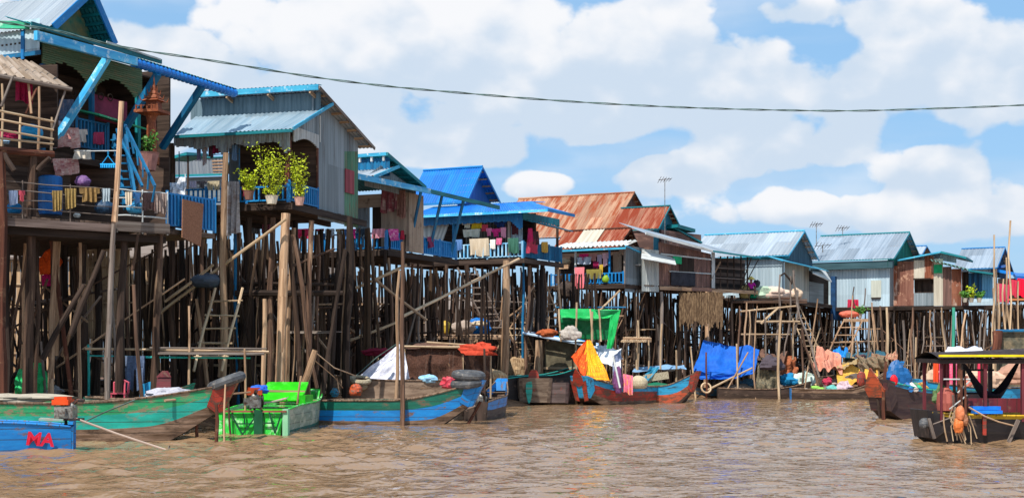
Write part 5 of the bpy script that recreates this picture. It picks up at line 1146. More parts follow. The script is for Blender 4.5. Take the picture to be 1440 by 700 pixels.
HLG = hullp('lime', '#30d040', '#20b838', '#b0e8b0', .62, 3); HRD = hullp('red', '#a83828', '#882c20', '#5c4034', .56, 3); HCY = hullp('cyan', '#2c98c4', '#1c80b0', '#2c4c5c', .62); HOR = hullp('orange_red', '#c05838', '#a04428', '#6c4434', .56, 3); HMR = hullp('maroon', '#6c2028', '#541820', t=.62)
HBLK = hullp('black', '#282428', '#181618', '#5c4c44', .66); HYEL = hullp('yellow', '#d0a820', '#b08c18', '#6c5c34', .62); HWH = hullp('white', '#c8ccd0', '#a8b0b4', '#6c6c68', .58)
class Boat:
    def __init__(s, name, label, cat, stern, bow, beam, hs, hm, hb, bands, stern_w=.75, bow_w=.25, keel=.7, kr=.65, inner=None, prow=None, thwarts=5, rail=BOATW, n=22, bulge=.78, group='wooden boats moored below the houses', bow_rake=.3, power=2.4, keel_stern=.1):
        s.A = V((stern[0], stern[1], 0)); s.B = V((bow[0], bow[1], 0)); s.L = (s.B-s.A).length; s.ax = (s.B-s.A).normalized(); s.sd = V((s.ax.y, -s.ax.x, 0))
        s.beam, s.hs, s.hm, s.hb, s.sw, s.bw, s.kr, s.bulge, s.power, s.keel, s.ks = beam, hs, hm, hb, stern_w, bow_w, kr, bulge, power, keel, keel_stern; s.rake = bow_rake
        s.t = thing(name, label, cat, s.A.lerp(s.B, .5), group)
        prev = 0
        for f, m, nm in bands:
            s.strip(nm, prev, f, m, n); prev = f
        mb = MB()
        for i in range(n):
            t0, t1 = i/n, (i+1)/n
            a, b = s.chine(t0), s.chine(t1)
            mb.face([s.p(t0, -a[0], a[1]), s.p(t0, a[0], a[1]), s.p(t1, b[0], b[1]), s.p(t1, -b[0], b[1])])
        mb.build('bottom', BOATD, s.t)
        mb = MB()
        for i in range(n-2):
            t0, t1 = i/n, (i+1)/n; a, b = s.chine(t0), s.chine(t1); q = .12
            mb.face([s.p(t0, -a[0]*1.0, a[1]+q), s.p(t0, a[0]*1.0, a[1]+q), s.p(t1, b[0]*1.0, b[1]+q), s.p(t1, -b[0]*1.0, b[1]+q)])
        mb.build('floor_boards', inner or BOATW, s.t)
        # stern board
        hb_, zs = s.hw(0), s.zs(0); c = s.chine(0); mb = MB(); e = -s.ax*.04
        q = [s.p(0, -c[0], c[1]), s.p(0, c[0], c[1]), s.p(0, hb_, zs), s.p(0, -hb_, zs)]
        mb.box8([q[0]+e, q[1]+e, q[1]-e*.2, q[0]-e*.2, q[3]+e, q[2]+e, q[2]-e*.2, q[3]-e*.2]); s.sternb = mb.build('stern_board', (prow or bands[-1][1]) if stern_w > .6 else bands[-1][1], s.t)
        # prow block
        pm = prow or bands[-1][1]; mb = MB(); t0 = 1-.2/s.L if s.L > 5 else .955
        h0, h1, z0, z1 = s.hw(t0)+.03, s.hw(1)+.035, s.zs(t0)+.03, s.zs(1)+.05; k1 = s.chine(1)[1]-.02; k0 = s.zs(t0)*.45+s.chine(t0)[1]*.55
        mb.box8([s.p(t0, -h0, k0), s.p(1.0, -h1*.9, k1), s.p(1.0, h1*.9, k1), s.p(t0, h0, k0), s.p(t0, -h0, z0), s.p(1.0, -h1, z1), s.p(1.0, h1, z1), s.p(t0, h0, z0)])
        mb.box8([s.p(1.001, -h1*.9, k1), s.p(1.015, -h1*.7, k1+.02), s.p(1.015, h1*.7, k1+.02), s.p(1.001, h1*.9, k1), s.p(1.001, -h1, z1), s.p(1.015, -h1*.8, z1), s.p(1.015, h1*.8, z1), s.p(1.001, h1, z1)])
        mb.build('prow', pm, s.t)
        for sg in (-1, 1):
            MB().tube([s.p(i/n, sg*(s.hw(i/n)+.005), s.zs(i/n)) for i in range(n+1)], .028, 6).build('gunwale', rail, s.t)
        for k in range(thwarts):
            t = .12+.72*k/max(1, thwarts-1); h = s.hw(t)*.95; z = s.zs(t)-.09; MB().beam(s.p(t, -h, z), s.p(t, h, z), .16, .03).build('thwart', inner or BOATW, s.t)
    def p(s, t, y, z): return s.A+s.ax*(s.L*t+(s.rake*(z+.15)*((t-.7)/.3)**2 if t > .7 else 0))+s.sd*y+UP*z
    def hw(s, t):
        m = .45
        if t < m: k = (m-t)/m; return s.beam/2*(1-(1-s.sw)*k**1.8)
        k = (t-m)/(1-m); return s.beam/2*(1-(1-s.bw)*k**s.power)
    def zs(s, t):
        if t < .5: return s.hm+(s.hs-s.hm)*((.5-t)/.5)**2
        return s.hm+(s.hb-s.hm)*((t-.5)/.5)**2.6
    def chine(s, t):
        z = -.16; 
        if t > s.keel: z += (s.hb*s.kr+.16)*((t-s.keel)/(1-s.keel))**2
        if t < .2: z += s.ks*((.2-t)/.2)**2
        return (s.hw(t)*(s.bulge if t < .9 else s.bulge+(1-s.bulge)*(t-.9)*2), z)
    def side(s, t, f, off=0):
        c = s.chine(t); h, z = s.hw(t), s.zs(t); y = c[0]+(h-c[0])*(f**.7); return (y+off, c[1]+(z-c[1])*f)
    def strip(s, name, f0, f1, m, n):
        for sg in (-1, 1):
            mb = MB()
            for i in range(n):
                t0, t1 = i/n, (i+1)/n
                for j in range(2):
                    g0, g1 = f0+(f1-f0)*j/2, f0+(f1-f0)*(j+1)/2
                    for off in (0, -.035):
                        q = [s.p(t0, sg*s.side(t0, g0, off)[0], s.side(t0, g0)[1]), s.p(t1, sg*s.side(t1, g0, off)[0], s.side(t1, g0)[1]), s.p(t1, sg*s.side(t1, g1, off)[0], s.side(t1, g1)[1]), s.p(t0, sg*s.side(t0, g1, off)[0], s.side(t0, g1)[1])]
                        L = s.L; uv = [(t0*L, q[0].z), (t1*L, q[1].z), (t1*L, q[2].z), (t0*L, q[3].z)]
                        mb.face(q, uv, True); mb.u[-4:] = uv
            mb.build(name, m, s.t)
def motor(label, c, d, tank, shaft_end, sc_=1.0, tankc2=None):
    """long tail engine: block, tank, flywheel, exhaust, frame, long propeller shaft"""
    t = thing('longtail_motor', label, 'boat motor', c); d = V(d).normalized(); s = d.cross(UP).normalized(); k = sc_
    fr = Fr(0, 1, 0); fr.o = V((c.x, c.y, 0)); fr.X = d; fr.Y = s
    eb = MB().box(fr, -.2*k, .2*k, -.13*k, .13*k, c.z+.05, c.z+.3*k).sphere(c+UP*.28*k+d*.12*k, .1*k, 1, 1, 1).box(fr, -.1*k, .08*k, .13*k, .24*k, c.z+.1*k, c.z+.26*k).build('engine_block', STEEL, t)
    MB().box(fr, -.24*k, .12*k, -.16*k, .16*k, c.z+.33*k, c.z+.44*k).box(fr, -.2*k, .08*k, -.13*k, .13*k, c.z+.44*k, c.z+.5*k).build('fuel_tank', tank, t)
    torusmb(c+UP*.2*k-s*.17*k, .13*k, .03*k, s, n=14, k=6).build('flywheel', BLACKM, eb)
    MB().tube([c+d*.1*k+UP*.3*k, c+d*.25*k+UP*.42*k, c+d*.4*k+UP*.42*k], .04*k, 7).tube([c-d*.1*k+UP*.3*k-s*.1, c-d*.25*k+UP*.38*k-s*.1, c-d*.3*k+UP*.3*k-s*.12], .02*k, 5).build('exhaust_pipe', BLACKM, eb)
    MB().beam(c-d*.3*k-s*.12*k+UP*.03, c+d*.35*k-s*.12*k+UP*.03, .04, .05).beam(c-d*.3*k+s*.12*k+UP*.03, c+d*.35*k+s*.12*k+UP*.03, .04, .05).tube([c-UP*.3, c+UP*.06], .035, 6).build('mount', BLACKM, t)
    ps = MB().tube([c+UP*.12*k+(shaft_end-c)*.0, c.lerp(shaft_end, .5)+UP*.04, shaft_end], .025*k, 7).build('propeller_shaft', mat('shaft_pale', '#c0a898', '#988478', su=3, sv=1, rough=.5), t)
    e = (shaft_end-c).normalized(); mb = MB()
    for a in (0, 2.1, 4.2): r_ = (s*math.cos(a)+e.cross(s)*math.sin(a)); mb.slab(shaft_end, shaft_end+r_*.1+e*.02, shaft_end+r_*.11+e.cross(r_)*.05, shaft_end+e.cross(r_)*.02, .008)
    mb.build('propeller', STEEL, ps); return t
def tyre(label, c, R0, r, axis, group='old tyres hung on the boat prows'):
    o = torusmb(c, R0, r, axis, n=26, k=10); o = o.build('old_tyre', RUBBER, None); return tag(o, label, 'tyre', group)
def W2(px, py): D = WL(py); q = P(px, py, D); return (q.x, q.y)
def XY(px, D): return ((px-CX)/FPX*D, D)
# 1 blue boat, lower left, lettered
b1 = Boat('blue_motor_boat', 'bright blue boat with red lettering at the lower left corner', 'boat', XY(101, 31.3), XY(-190, 30.2), 1.15, .5, .62, 1.0, [(.15, HB, 'lower_side'), (1, HB, 'upper_side')], stern_w=.8, inner=hullp('inner_blue', '#2c88b8', '#4c9c94'), rail=HB, thwarts=6, prow=HB)
# red letters painted on the side facing us
def letters(txt, pos, dirx, h, m, parent, shear=0, th=.01, up=UP):
    cu = bpy.data.curves.new('lettering', 'FONT'); cu.body = txt; cu.size = h; cu.extrude = th/2; cu.offset = .012; o = bpy.data.objects.new('tmp', cu); COL.objects.link(o)
    bpy.context.view_layer.update(); me = bpy.data.meshes.new_from_object(o.evaluated_get(bpy.context.evaluated_depsgraph_get())); bpy.data.objects.remove(o)
    x = V(dirx).normalized(); z = (up-x*up.dot(x)).normalized(); n = x.cross(z); base = wloc(parent)
    for v in me.vertices: c = v.co.copy(); v.co = pos-base+x*(c.x+shear*c.y)+z*c.y-n*(-c.z)
    me.materials.clear(); me.materials.append(m); k = bpy.data.objects.new('lettering', me); COL.objects.link(k); k.parent = parent; return k
RED = mat('letter_red', '#d01c3c', '#b41430', su=3, sv=3, rough=.5, bump=0)
t_ = (101-36)/291.0; sgn = 1 if b1.sd.y < 0 else -1
q0 = b1.p(t_, sgn*(b1.side(t_, .5)[0]+.05), .12); q1 = b1.p(t_-.05, sgn*(b1.side(t_-.05, .5)[0]+.05), .12)
q2 = b1.p(t_, sgn*(b1.side(t_, .9)[0]+.05), b1.side(t_, .9)[1]); q3 = b1.p(t_, sgn*(b1.side(t_, .3)[0]+.05), b1.side(t_, .3)[1])
q0 = b1.p(t_, sgn*(b1.side(t_, .4)[0]+.03), b1.side(t_, .4)[1]); letters('MA', q0, q1-q0, .4, RED, b1.t, .1, up=(q2-q3).normalized())
MB().beam(b1.p(.0, -.5, .58), b1.p(.0, .5, .58), .12, .06).build('stern_beam', HB, b1.t)
MB().slab(b1.p(.04, -.4, .62), b1.p(.16, -.4, .64), b1.p(.16, .35, .64), b1.p(.04, .35, .62), .04).build('stern_deck', mat('worn_cyan_boards', '#8cc0b8', '#c89478', su=2, sv=6, rough=.6), b1.t)
motor('long tail motor with an orange tank on the stern of the blue boat', b1.p(.03, 0, .62)+V((0, 0, 0)), (1, -.1, 0), mat('orange_tank', '#e85014', '#c83c0c', su=4, sv=4, rough=.4, bump=0), P(236, 633, 30.9), 1.05)
pole('stern_post', b1.p(-.005, .35, -.15), b1.p(-.005, .35, .6), .06, .06, HB, b1.t, 0)
# 2 long weathered teal boat
b2 = Boat('weathered_boat', 'long weathered teal and green wooden boat with a black tyre on its raised prow', 'boat', XY(-120, 34.2), XY(284, 34.8), 1.7, .95, .93, 1.36, [(.42, BOATW, 'lower_planks'), (.72, HTL, 'teal_band'), (1, HGR, 'green_band')], stern_w=.8, bow_w=.3, kr=.5, keel=.8, thwarts=7, prow=HRD, n=30, inner=BOATG, bow_rake=.45)
tyre('black tyre lying over the prow of the weathered teal boat', b2.p(.99, -.0, 1.42), .37, .13, b2.ax*-.35+UP*.9, )
MB().beam(b2.p(.955, -.3, 1.05), b2.p(.87, -.62, .15), .05, .05).build('painted_rib', HRD, b2.t); MB().beam(b2.p(.93, -.5, .9), b2.p(.86, -.72, .25), .05, .05).build('painted_rib', HWH, b2.t)
bag('crumpled white cloth heaped in the bow of the weathered teal boat', 'cloth_heap', 'cloth', b2.p(.86, 0, 1.0), .33, clothm('#b8b8c0', '#8c8c98'), 1.6, 1, .5)
bag('pale tarp bundle along the gunwale of the weathered teal boat above the blue boat', 'tarp_bundle', 'tarp', b2.p(.31, -.3, .92), .5, clothm('#b0a898', '#8c8478'), 2.6, .8, .25)
cb = MB().tube([P(120, 592, 33.2), P(150, 578, 33.3), P(190, 562, 33.4)], .018, 5); tag(cb.build('rope', CABLE, None), 'dark taut rope running up across the weathered teal boat side', 'rope')
pole_ = pole('push_pole', P(232, 563, 34.0), P(352, 551, 36.4), .028, .024, W_PALE, None, .01); tag(pole_, 'pale straight pole running from the teal boat bow towards the lime green boat', 'pole')
# 3 boats behind it
b3 = Boat('dark_green_boat', 'dark green net covered boat behind the long weathered teal boat', 'boat', XY(125, 38.2), XY(-60, 38.0), 1.4, .9, .95, 1.3, [(.4, BOATD, 'lower_planks'), (1, hullp('dull_green', '#1c4440', '#14342f'), 'side')])
b4 = Boat('mint_boat', 'mint white boat with maroon pointed prow board behind the weathered teal boat', 'boat', XY(122, 37.2), XY(246, 37.6), 1.1, 1.0, .95, 1.3, [(.5, HDG, 'lower_side'), (1, hullp('mint', '#98c8ac', '#7cb094'), 'upper_side')], prow=HDG)
MB().slab(P(218, 560, 37.0), P(240, 560, 37.0), P(240, 530, 37.1), P(221, 530, 37.1), .05).face([P(219, 530, 37.06), P(241, 530, 37.06), P(236, 521, 37.08), P(228, 521, 37.08)]).build('prow_board', HMR, b4.t)
bag('bright green plastic sheet bundled on the dark green boat', 'plastic_sheet', 'sheet', P(44, 562, 37.4), .42, tarp('#2cc070', '#1ca058'), 1, .8, 1.2)
torusmb(P(42, 546, 38), .55, .05, (0, 1, .1), n=20).build('x', BLACKM, None); bpy.data.objects['x'].name = 'iron_hoop'; tag(bpy.data.objects['iron_hoop'], 'dark iron hoop standing up behind the green plastic sheet', 'hoop')
bag('grey and white rags heaped on the dark green boat', 'cloth_heap', 'cloth', P(68, 558, 37.6), .28, clothm('#a0a0a4', '#54545c'), 1.4, 1, .6)
def chair(label, c, m, s=1.0, rz=0):
    t = thing('plastic_chair', label, 'chair', c); fr = Fr(0, 1, rz); fr.o = V((c.x, c.y, 0)); z = c.z
    MB().box(fr, -.24*s, .24*s, -.22*s, .22*s, z+.4*s, z+.44*s).build('seat', m, t); mb = MB().tube([fr.w(-.22*s, .2*s, z+.42*s), fr.w(-.23*s, .24*s, z+.75*s), fr.w(0, .26*s, z+.86*s), fr.w(.23*s, .24*s, z+.75*s), fr.w(.22*s, .2*s, z+.42*s)], .03, 6)
    for x in (-.1, 0, .1): mb.beam(fr.w(x*s, .2*s, z+.44*s), fr.w(x*s, .25*s, z+.82*s), .04, .02)
    mb.build('backrest', m, t)
    for x in (-.2, .2):
        for y in (-.18, .18): MB().beam(fr.w(x*s, y*s, z), fr.w(x*s, y*s, z+.4*s), .04).build('leg', m, t)
chair('pale red plastic chair standing in the mint white boat', P(168, 572, 37.4), mat('red_plastic', '#c85868', '#b04858', su=2, sv=2, rough=.4), .85)
cloth('blue grey trousers hanging from the pole over the moored boats', 'trousers', P(176, 500, 38), P(204, 500, 38), .95, clothm('#6c7c98', '#4c5c78'), 'trousers')
cloth('pale blue plastic sheet edge hanging beside the maroon prow board', 'sheet', P(196, 541, 37.4), P(212, 536, 37.4), .4, tarp('#3ca0cc', '#2488b8'))
# jetty poles above (two long thin rails) -> a floating frame of bamboo
jt = thing('bamboo_rack', 'low rack of long bamboo and one turquoise pole over the moored boats at the left', 'rack', P(250, 560, 38.4))
for (x0, y0, x1, y1, r, m_) in ((120, 490, 378, 494, .035, BAMBOO), (210, 489, 375, 490, .03, W_GREY), (205, 502, 352, 503, .03, mat('turquoise_pole', '#38b0a8', '#209890', su=3, sv=.5)), (125, 500, 205, 501, .02, mat('turquoise_pole', '#000')), (222, 496, 380, 496, .03, W_POST)):
    pole('rail', P(x0, y0, 38.0), P(x1, y1, 38.6), r, None, m_, jt, .02)
MB().slab(P(222, 496, 37.8), P(372, 497, 38.3), P(368, 492, 39.2), P(222, 491, 38.8), .04).build('rack_boards', W_GREY, jt)
for (x, y0, y1, m_) in ((124, 560, 484, mat('turquoise_pole', '#000')), (266, 560, 430, W_PALE), (344, 560, 490, W_PALE), (221, 560, 494, W_POST)): pole('rack_post', V((P(x, y0, 38.2).x, 38.2, 0)), P(x, y1, 38.2), .035, .03, m_, jt, .02)
ladder('pale rung ladder leaning under the grey porch house', P(292, 522, 41.5), P(322, 405, 43.0), .9, BAMBOO, V((.95, -.2, 0)), .42, .045)
bag('greyish blue plastic drum lying on the stilt cross beams', 'drum', 'drum', P(291, 404, 43.4), .42, tarp('#4c5868', '#3c4858'), 1.2, 1, .6, .12)
# 5 lime green boat, stern towards us
b5 = Boat('lime_green_boat', 'lime green boat seen from its wide stern with an engine and propeller frame', 'boat', XY(356, 37.2), XY(432, 45.0), 1.66, .62, .74, 1.0, [(.28, HDG, 'lower_side'), (1, hullp('grey_lime', '#8c9c84', '#788870', '#b0b49c'), 'side')], stern_w=.98, bow_w=.5, inner=HLG, prow=HLG, rail=HLG, bulge=.86, keel=.8, keel_stern=0)
def lime():
    f = Fr(0, 1, 0); f.o = b5.A.copy(); f.X = b5.sd if b5.sd.x > 0 else -b5.sd; f.Y = b5.ax; t = b5.t
    RUSTI = mat('rusty_bar', '#8c5444', '#5c3428', su=5, sv=2, rough=.8)
    MB().beam(f.w(-.95, -.12, .62), f.w(.9, -.12, .62), .05).build('frame_bar', RUSTI, t)
    for x in (-.86, .86): MB().box(f, x-.07, x+.07, -.1, .15, -.1, .68).build('corner_post', HLG if x < 0 else mat('pale_mint_post', '#a0dcb0', '#84c498', su=4, sv=1), t)
    fm = mat('dark_green_bar', '#0c4c30', '#083c24', su=4, sv=2)
    for k, (xa, za, xb, zb) in enumerate(((-.55, .55, -.25, .02), (-.25, .02, .1, .5), (.1, .3, -.4, .3), (.45, .6, .6, .05), (.78, .6, .6, .05), (.25, .32, .6, .32), (-.2, .55, -.2, .3))): MB().beam(f.w(xa, -.13, za), f.w(xb, -.13, zb), .035).build('frame_shadow', fm, t)  # dark green bars drawing the frame's cast shadow on the transom
    MB().box(f, .05, .28, -.15, -.06, -.05, .66).build('rudder_post', fm, t)
    # forward box with raised lid
    c = b5.p(.55, 0, 0); zc = .8; q = Fr(0, 1, 0); q.o = V((c.x, c.y, 0)); q.X, q.Y = f.X, f.Y
    LM = mat('lime_paint', '#30d418', '#22b410', su=2, sv=2, rough=.4, c3='#58dc4c', t3=.6, s3=3, bump=.05)
    MB().slab(q.w(-.7, -.5, .82), q.w(.62, -.7, .8), q.w(.62, .3, 1.32), q.w(-.6, .4, 1.32), .05).build('raised_lid', LM, t); MB().beam(q.w(-.66, -.12, 1.07), q.w(.62, -.22, 1.05), .03, .06).build('lid_batten', W_PALE, t)
    MB().box(q, .55, .72, -.75, .5, .45, .95).build('box_side', LM, t)
    pole('lid_prop', q.w(.5, -.8, .7), q.w(.55, -.5, 1.5), .03, .03, W_PALE, t, .01)
    pole('stern_pole', f.w(-.52, -.2, -.25), f.w(-.62, -.2, 1.2), .03, .025, W_POST, t, .02)
    MB().slab(f.w(-.8, .2, .6), f.w(.8, .2, .6), f.w(.75, 1.8, .62), f.w(-.75, 1.8, .62), .03).build('stern_deck', LM, t)
lime()
motor('long tail motor with rusty red tank and blue rag on the lime green boat', b5.p(.02, .0, .72)-V((0, 0, .06)), (.3, -1, 0), mat('rust_tank', '#b04820', '#8c3414', su=4, sv=4, rough=.5), P(402, 560, 38.4), 1.15)
bag('blue rag draped over the motor of the lime green boat', 'rag', 'rag', P(364, 553, 37.5), .22, clothm('#2c68d0', '#1c4cb0'), 1.1, .9, .6)
# stakes in the water near the lime boat
for k, (x, yb, yt, w) in enumerate(((277, 618, 565, 5), (303, 620, 568, 6), (316, 622, 540, 3))):
    fpole('%s thin dark stake in the water just left of the lime green boat' % ('shorter leftmost', 'stubby knotted middle', 'tall slim rightmost')[k], x, yb, x+1, yt, WL(yb), w, W_RED if k < 2 else W_PALE, group='stakes beside the lime boat', zb=-.3)
# 6 blue green long boat with tyres
b6 = Boat('blue_boat', 'long blue and dark green wooden boat with two tyres on its upturned prow', 'boat', XY(436, 44.2), XY(646, 43.6), 1.5, .72, .74, 1.3, [(.3, BOATW, 'lower_planks'), (.66, HB, 'blue_band'), (1, HDG, 'green_band')], stern_w=.7, bow_w=.28, prow=HB, thwarts=6, kr=.42, keel=.8, n=30, bow_rake=.45)
MB().beam(b6.p(.965, -.33, .95), b6.p(.80, -.68, .72), .08, .12).build('red_bow_strake', HRD, b6.t)
for k in (.88, .905): MB().beam(b6.p(k, -.66, .3), b6.p(k-.03, -.7, .05), .03, .05).build('painted_rib', HWH, b6.t)
tyre('upper grey tyre stacked on the prow of the long blue boat', b6.p(.95, .0, 1.5), .4, .13, UP+V((.05, -.1, 0))); tyre('lower grey tyre stacked on the prow of the long blue boat', b6.p(.955, .0, 1.26), .4, .13, UP+V((-.1, -.12, 0)))
pole('bow_stake', b6.p(1.03, -.1, -.2), b6.p(1.035, -.1, .7), .05, .045, W_RED, b6.t, .02)
fpole('tall straight brown pole standing in the water in front of the long blue boat', 565, 596, 566, 340, 43.0, 7, W_POST, group='poles standing by the river', zb=-.5)
fpole('thin pale pole leaning just behind the tall brown pole of the blue boat', 557, 560, 562, 380, 46.5, 5, W_PALE)
# 7 grey wooden boat behind, white tarp tent
b7 = Boat('grey_wooden_boat', 'unpainted grey wooden boat with a white tarp tent behind the long blue boat', 'boat', XY(668, 47.6), XY(478, 47.2), 1.5, 1.32, 1.3, 1.5, [(.55, BOATG, 'lower_planks'), (1, mat('grey_brown_planks', '#94806e', '#6c5a4c', su=1.2, sv=7, rough=.85, c3='#443428', t3=.63, s3=3, s3v=6), 'upper_planks')], prow=BOATG, thwarts=6, inner=BOATG)
MB().slab(P(592, 545, 46.7), P(640, 548, 46.9), P(640, 537, 47.4), P(592, 534, 47.2), .04).build('deck_boards', W_PALE, b7.t)
tent = canopy_sheet('white_tarp_tent', tarpgrid(P(484, 544, 46.9), P(576, 532, 47.0), P(566, 478, 47.3), P(562, 484, 47.6), 16, 12, .1, .16, 3), tarp('#e0e0e8', '#a8aac0'), None)
tag(tent, 'white tarp tent sloping up to a pole on the grey wooden boat', 'tarp')
lt = MB().tube([P(487, 540, 46.8), P(530, 502, 47), P(566, 478, 47.2)], .015, 5); tag(lt.build('tent_line', CABLE, None), 'line along the sloping edge of the white tarp tent', 'rope')
rb = Fr(0, 1, 0); c = P(506, 532, 46.6); 
o = torusmb(c-UP*.05, .3, .09, (.1, -.25, 1), n=20).sphere(c-UP*.25, .26, 1, .8, .6); tag(o.build('pale_basket', mat('woven_pale', '#c0b49c', '#94886c', su=20, sv=20, rough=.9), None), 'pale round basket on the prow of the grey wooden boat', 'basket')
for k, (x, y, r, cc, n_, l_) in enumerate(((500, 556, .22, '#c05028', 'orange board scrap', 'orange red painted boards leaning at the grey boat bow'), (474, 558, .16, '#1c88a8', 'teal_bucket', 'teal bucket standing in the blue boat beside the grey prow'))):
    bag(l_, n_.replace(' ', '_'), n_.split('_')[-1].split(' ')[0], P(x-4 if k else x, y, 45.5), r, hullp('junk%d' % k, cc, cc), 1, 1, 1.0, .2)
bag('pale wood offcuts piled at the bow of the grey boat', 'wood_pile', 'wood', P(462, 560, 45.8), .22, W_PALE, 1.5, 1, .5, .6)
# brown net canopy frame
cn = thing('net_canopy', 'brown net canopy on a pale pole frame over the grey boat', 'canopy', P(630, 560, 48.5))
for (x0, y0, x1, y1) in ((571, 560, 570, 486), (652, 560, 651, 484), (608, 545, 606, 486), (690, 560, 690, 500)): pole('canopy_post', P(x0, y0, 48.4), P(x1, y1, 48.4), .035, .03, BAMBOO, cn, .03)
pole('top_pole', P(566, 487, 48.2), P(652, 488, 48.2), .045, .04, BAMBOO, cn, .03); pole('top_pole', P(600, 481, 49.6), P(672, 486, 49.6), .04, .035, BAMBOO, cn, .03)
canopy_sheet('net', tarpgrid(P(572, 538, 48.3), P(651, 540, 48.3), P(650, 490, 48.35), P(572, 489, 48.35), 12, 10, .05, .12, 4), NETB, cn)
canopy_sheet('net_roof', tarpgrid(P(566, 488, 48.2), P(652, 489, 48.2), P(672, 486, 50.2), P(600, 481, 50.2), 12, 8, .2, .1, 5), mat('brown_sheet', '#7c5c4c', '#5c4034', su=3, sv=3, rough=.9), cn)
for (x0, y0, x1, y1) in ((575, 488, 600, 535), (590, 492, 625, 530), (620, 535, 612, 500)): pole('canopy_brace', P(x0, y0, 48.6), P(x1, y1, 48.7), .04, .035, W_PALE, cn, .03)
canopy_sheet('side_net', tarpgrid(P(652, 545, 48.4), P(690, 540, 49.4), P(690, 500, 49.4), P(652, 492, 48.4), 10, 10, .05, .15, 6), mat('dark_brown_sheet', '#4c3428', '#342018', su=3, sv=3, rough=.9), cn)
bag('long orange red net bundle hanging from the canopy pole', 'net_bundle', 'net', P(671, 499, 48.1), .3, clothm('#c84c34', '#a03420'), 1.9, .7, .75, .6)
bag('dark red cloth slung behind the peak of the white tarp tent', 'cloth_bundle', 'cloth', P(535, 500, 50), .3, clothm('#8c2038', '#6c142c'), 2.0, .6, .5, .4)
bag('pale blue plastic bag on the grey boat deck', 'plastic_bag', 'bag', P(603, 538, 46.8), .22, tarp('#70b0d8', '#b0d0e0'), 1.4, .9, .7, .3)
bag('red plastic crate heap beside the stacked tyres', 'crate_heap', 'crate', P(631, 546, 46.2), .26, tarp('#c84050', '#a83040'), 1.1, .9, .8, .5)
bag('row of pale sacks lying on the slatted platform under the blue roof house', 'sack', 'sack', Q(651, 469, 55), .42, clothm('#a8988c', '#84766c'), 1.5, .9, .75, .25)
bag('blue wrapped bundle beside the sacks on the slatted platform', 'bundle', 'bundle', Q(674, 469, 55.2), .45, tarp('#2078c8', '#1860a8'), 1.1, .9, .85, .35)
bag('yellow jerrycan shaped bag at the left end of the sacks', 'jerrycan', 'jerrycan', Q(627, 469, 54.8), .28, tarp('#c8a83c', '#a88828'), .8, .8, 1.2, .15)
bag('pale sack on top of the blue wrapped bundle', 'sack', 'sack', Q(675, 458, 54.8), .22, clothm('#c8b8a0', '#a89880'), 1.6, .9, .6, .25)
# ladders
LD = [('steep grey ladder leaning up to the blue roof house balcony', Q(700, 470, 56.5), Q(655, 376, 56), .8, W_GREY, .05), ('pale ladder going down to the boats right of the thick pale post', Q(754, 530, 57), Q(722, 452, 57.5), .75, BAMBOO, .04), ('long double pale ladder right of the blue roof house', Q(788, 478, 60), Q(752, 388, 60), .8, W_PALE, .045),
      ('pale ladder leaning below the pole platform of the pale grey house', Q(1152, 510, 72), Q(1112, 424, 72.5), .7, BAMBOO, .04), ('crooked pale ladder below the red basin', Q(1180, 492, 76), Q(1200, 450, 76.5), 1.1, W_PALE, .045)]
for l, a, b, w, m_, r_ in LD: ladder(l, a, b, w, m_, V((.97, -.2, 0)), .34 if w < .9 else .5, r_)
# 8 small blue boat behind tyres
b8 = Boat('small_blue_boat', 'small blue and red boat with a raised bow just right of the stacked tyres', 'boat', XY(668, 46.6), XY(704, 52.5), 1.1, .6, .7, 1.25, [(.35, BOATD, 'lower_planks'), (.6, HBLK, 'dark_band'), (1, HB, 'upper_side')], prow=HB, stern_w=.8, bow_w=.3)
bag('red helmet shaped motor cover on the small blue boat', 'motor_cover', 'cover', P(674, 547, 47.6), .22, tarp('#a82030', '#8c1828'), 1, 1, .9, .1)
motor('dark long tail motor on the stern of the small blue boat', P(676, 572, 47.2), (.2, -1, 0), BLACKM, P(654, 575, 45.6), 1.2)
fpole('thin dark pole standing at the stern of the small blue boat', 680, 585, 681, 490, 47, 4, W_DARK, zb=-.3)
bag('big pale woven sacks stacked behind the small blue boat', 'sack', 'sack', Q(688, 545, 54), .55, THATCH, 1.4, 1, .9, .2); bag('tall pale sack standing right of the thick pale post', 'sack', 'sack', Q(727, 538, 57), .6, THATCH, 1, .9, 1.2, .2)
bag('dark round water jar between the sack and the ladder foot', 'water_jar', 'jar', Q(741, 536, 57.5), .38, BOATD, 1, 1, 1.4, .05)
# 9 end-on boats with red and teal prow
b9 = Boat('grey_end_on_boat', 'broad grey wooden boat end on with a pointed red and teal prow board', 'boat', XY(738, 68.5), XY(752, 63.4), 1.9, .95, .95, 1.15, [(1, BOATG, 'planks')], prow=BOATG, bow_w=.75, stern_w=.9, keel=.6, kr=.1, power=3)
q = P(751, 566, 63.1); s_ = 63.1/FPX
def leaf(name, m, x0, x1, y0, y1, d):
    c = P((x0+x1)/2, (y0+y1)/2, 63.1-d); w = (x1-x0)/2*s_; h = (y1-y0)/2*s_; mb = MB(); pts = [c+V((w*math.sin(a)*(.75+.25*math.cos(a)), 0, h*math.cos(a))) for a in [k*math.pi/8 for k in range(16)]]
    polyslab(b9.t, name, pts, V((0, -1, 0)), -.07, m)
leaf('prow_board', HRD, 741, 760, 519, 550, .0); leaf('prow_board', HTL, 738, 750, 532, 567, .12)
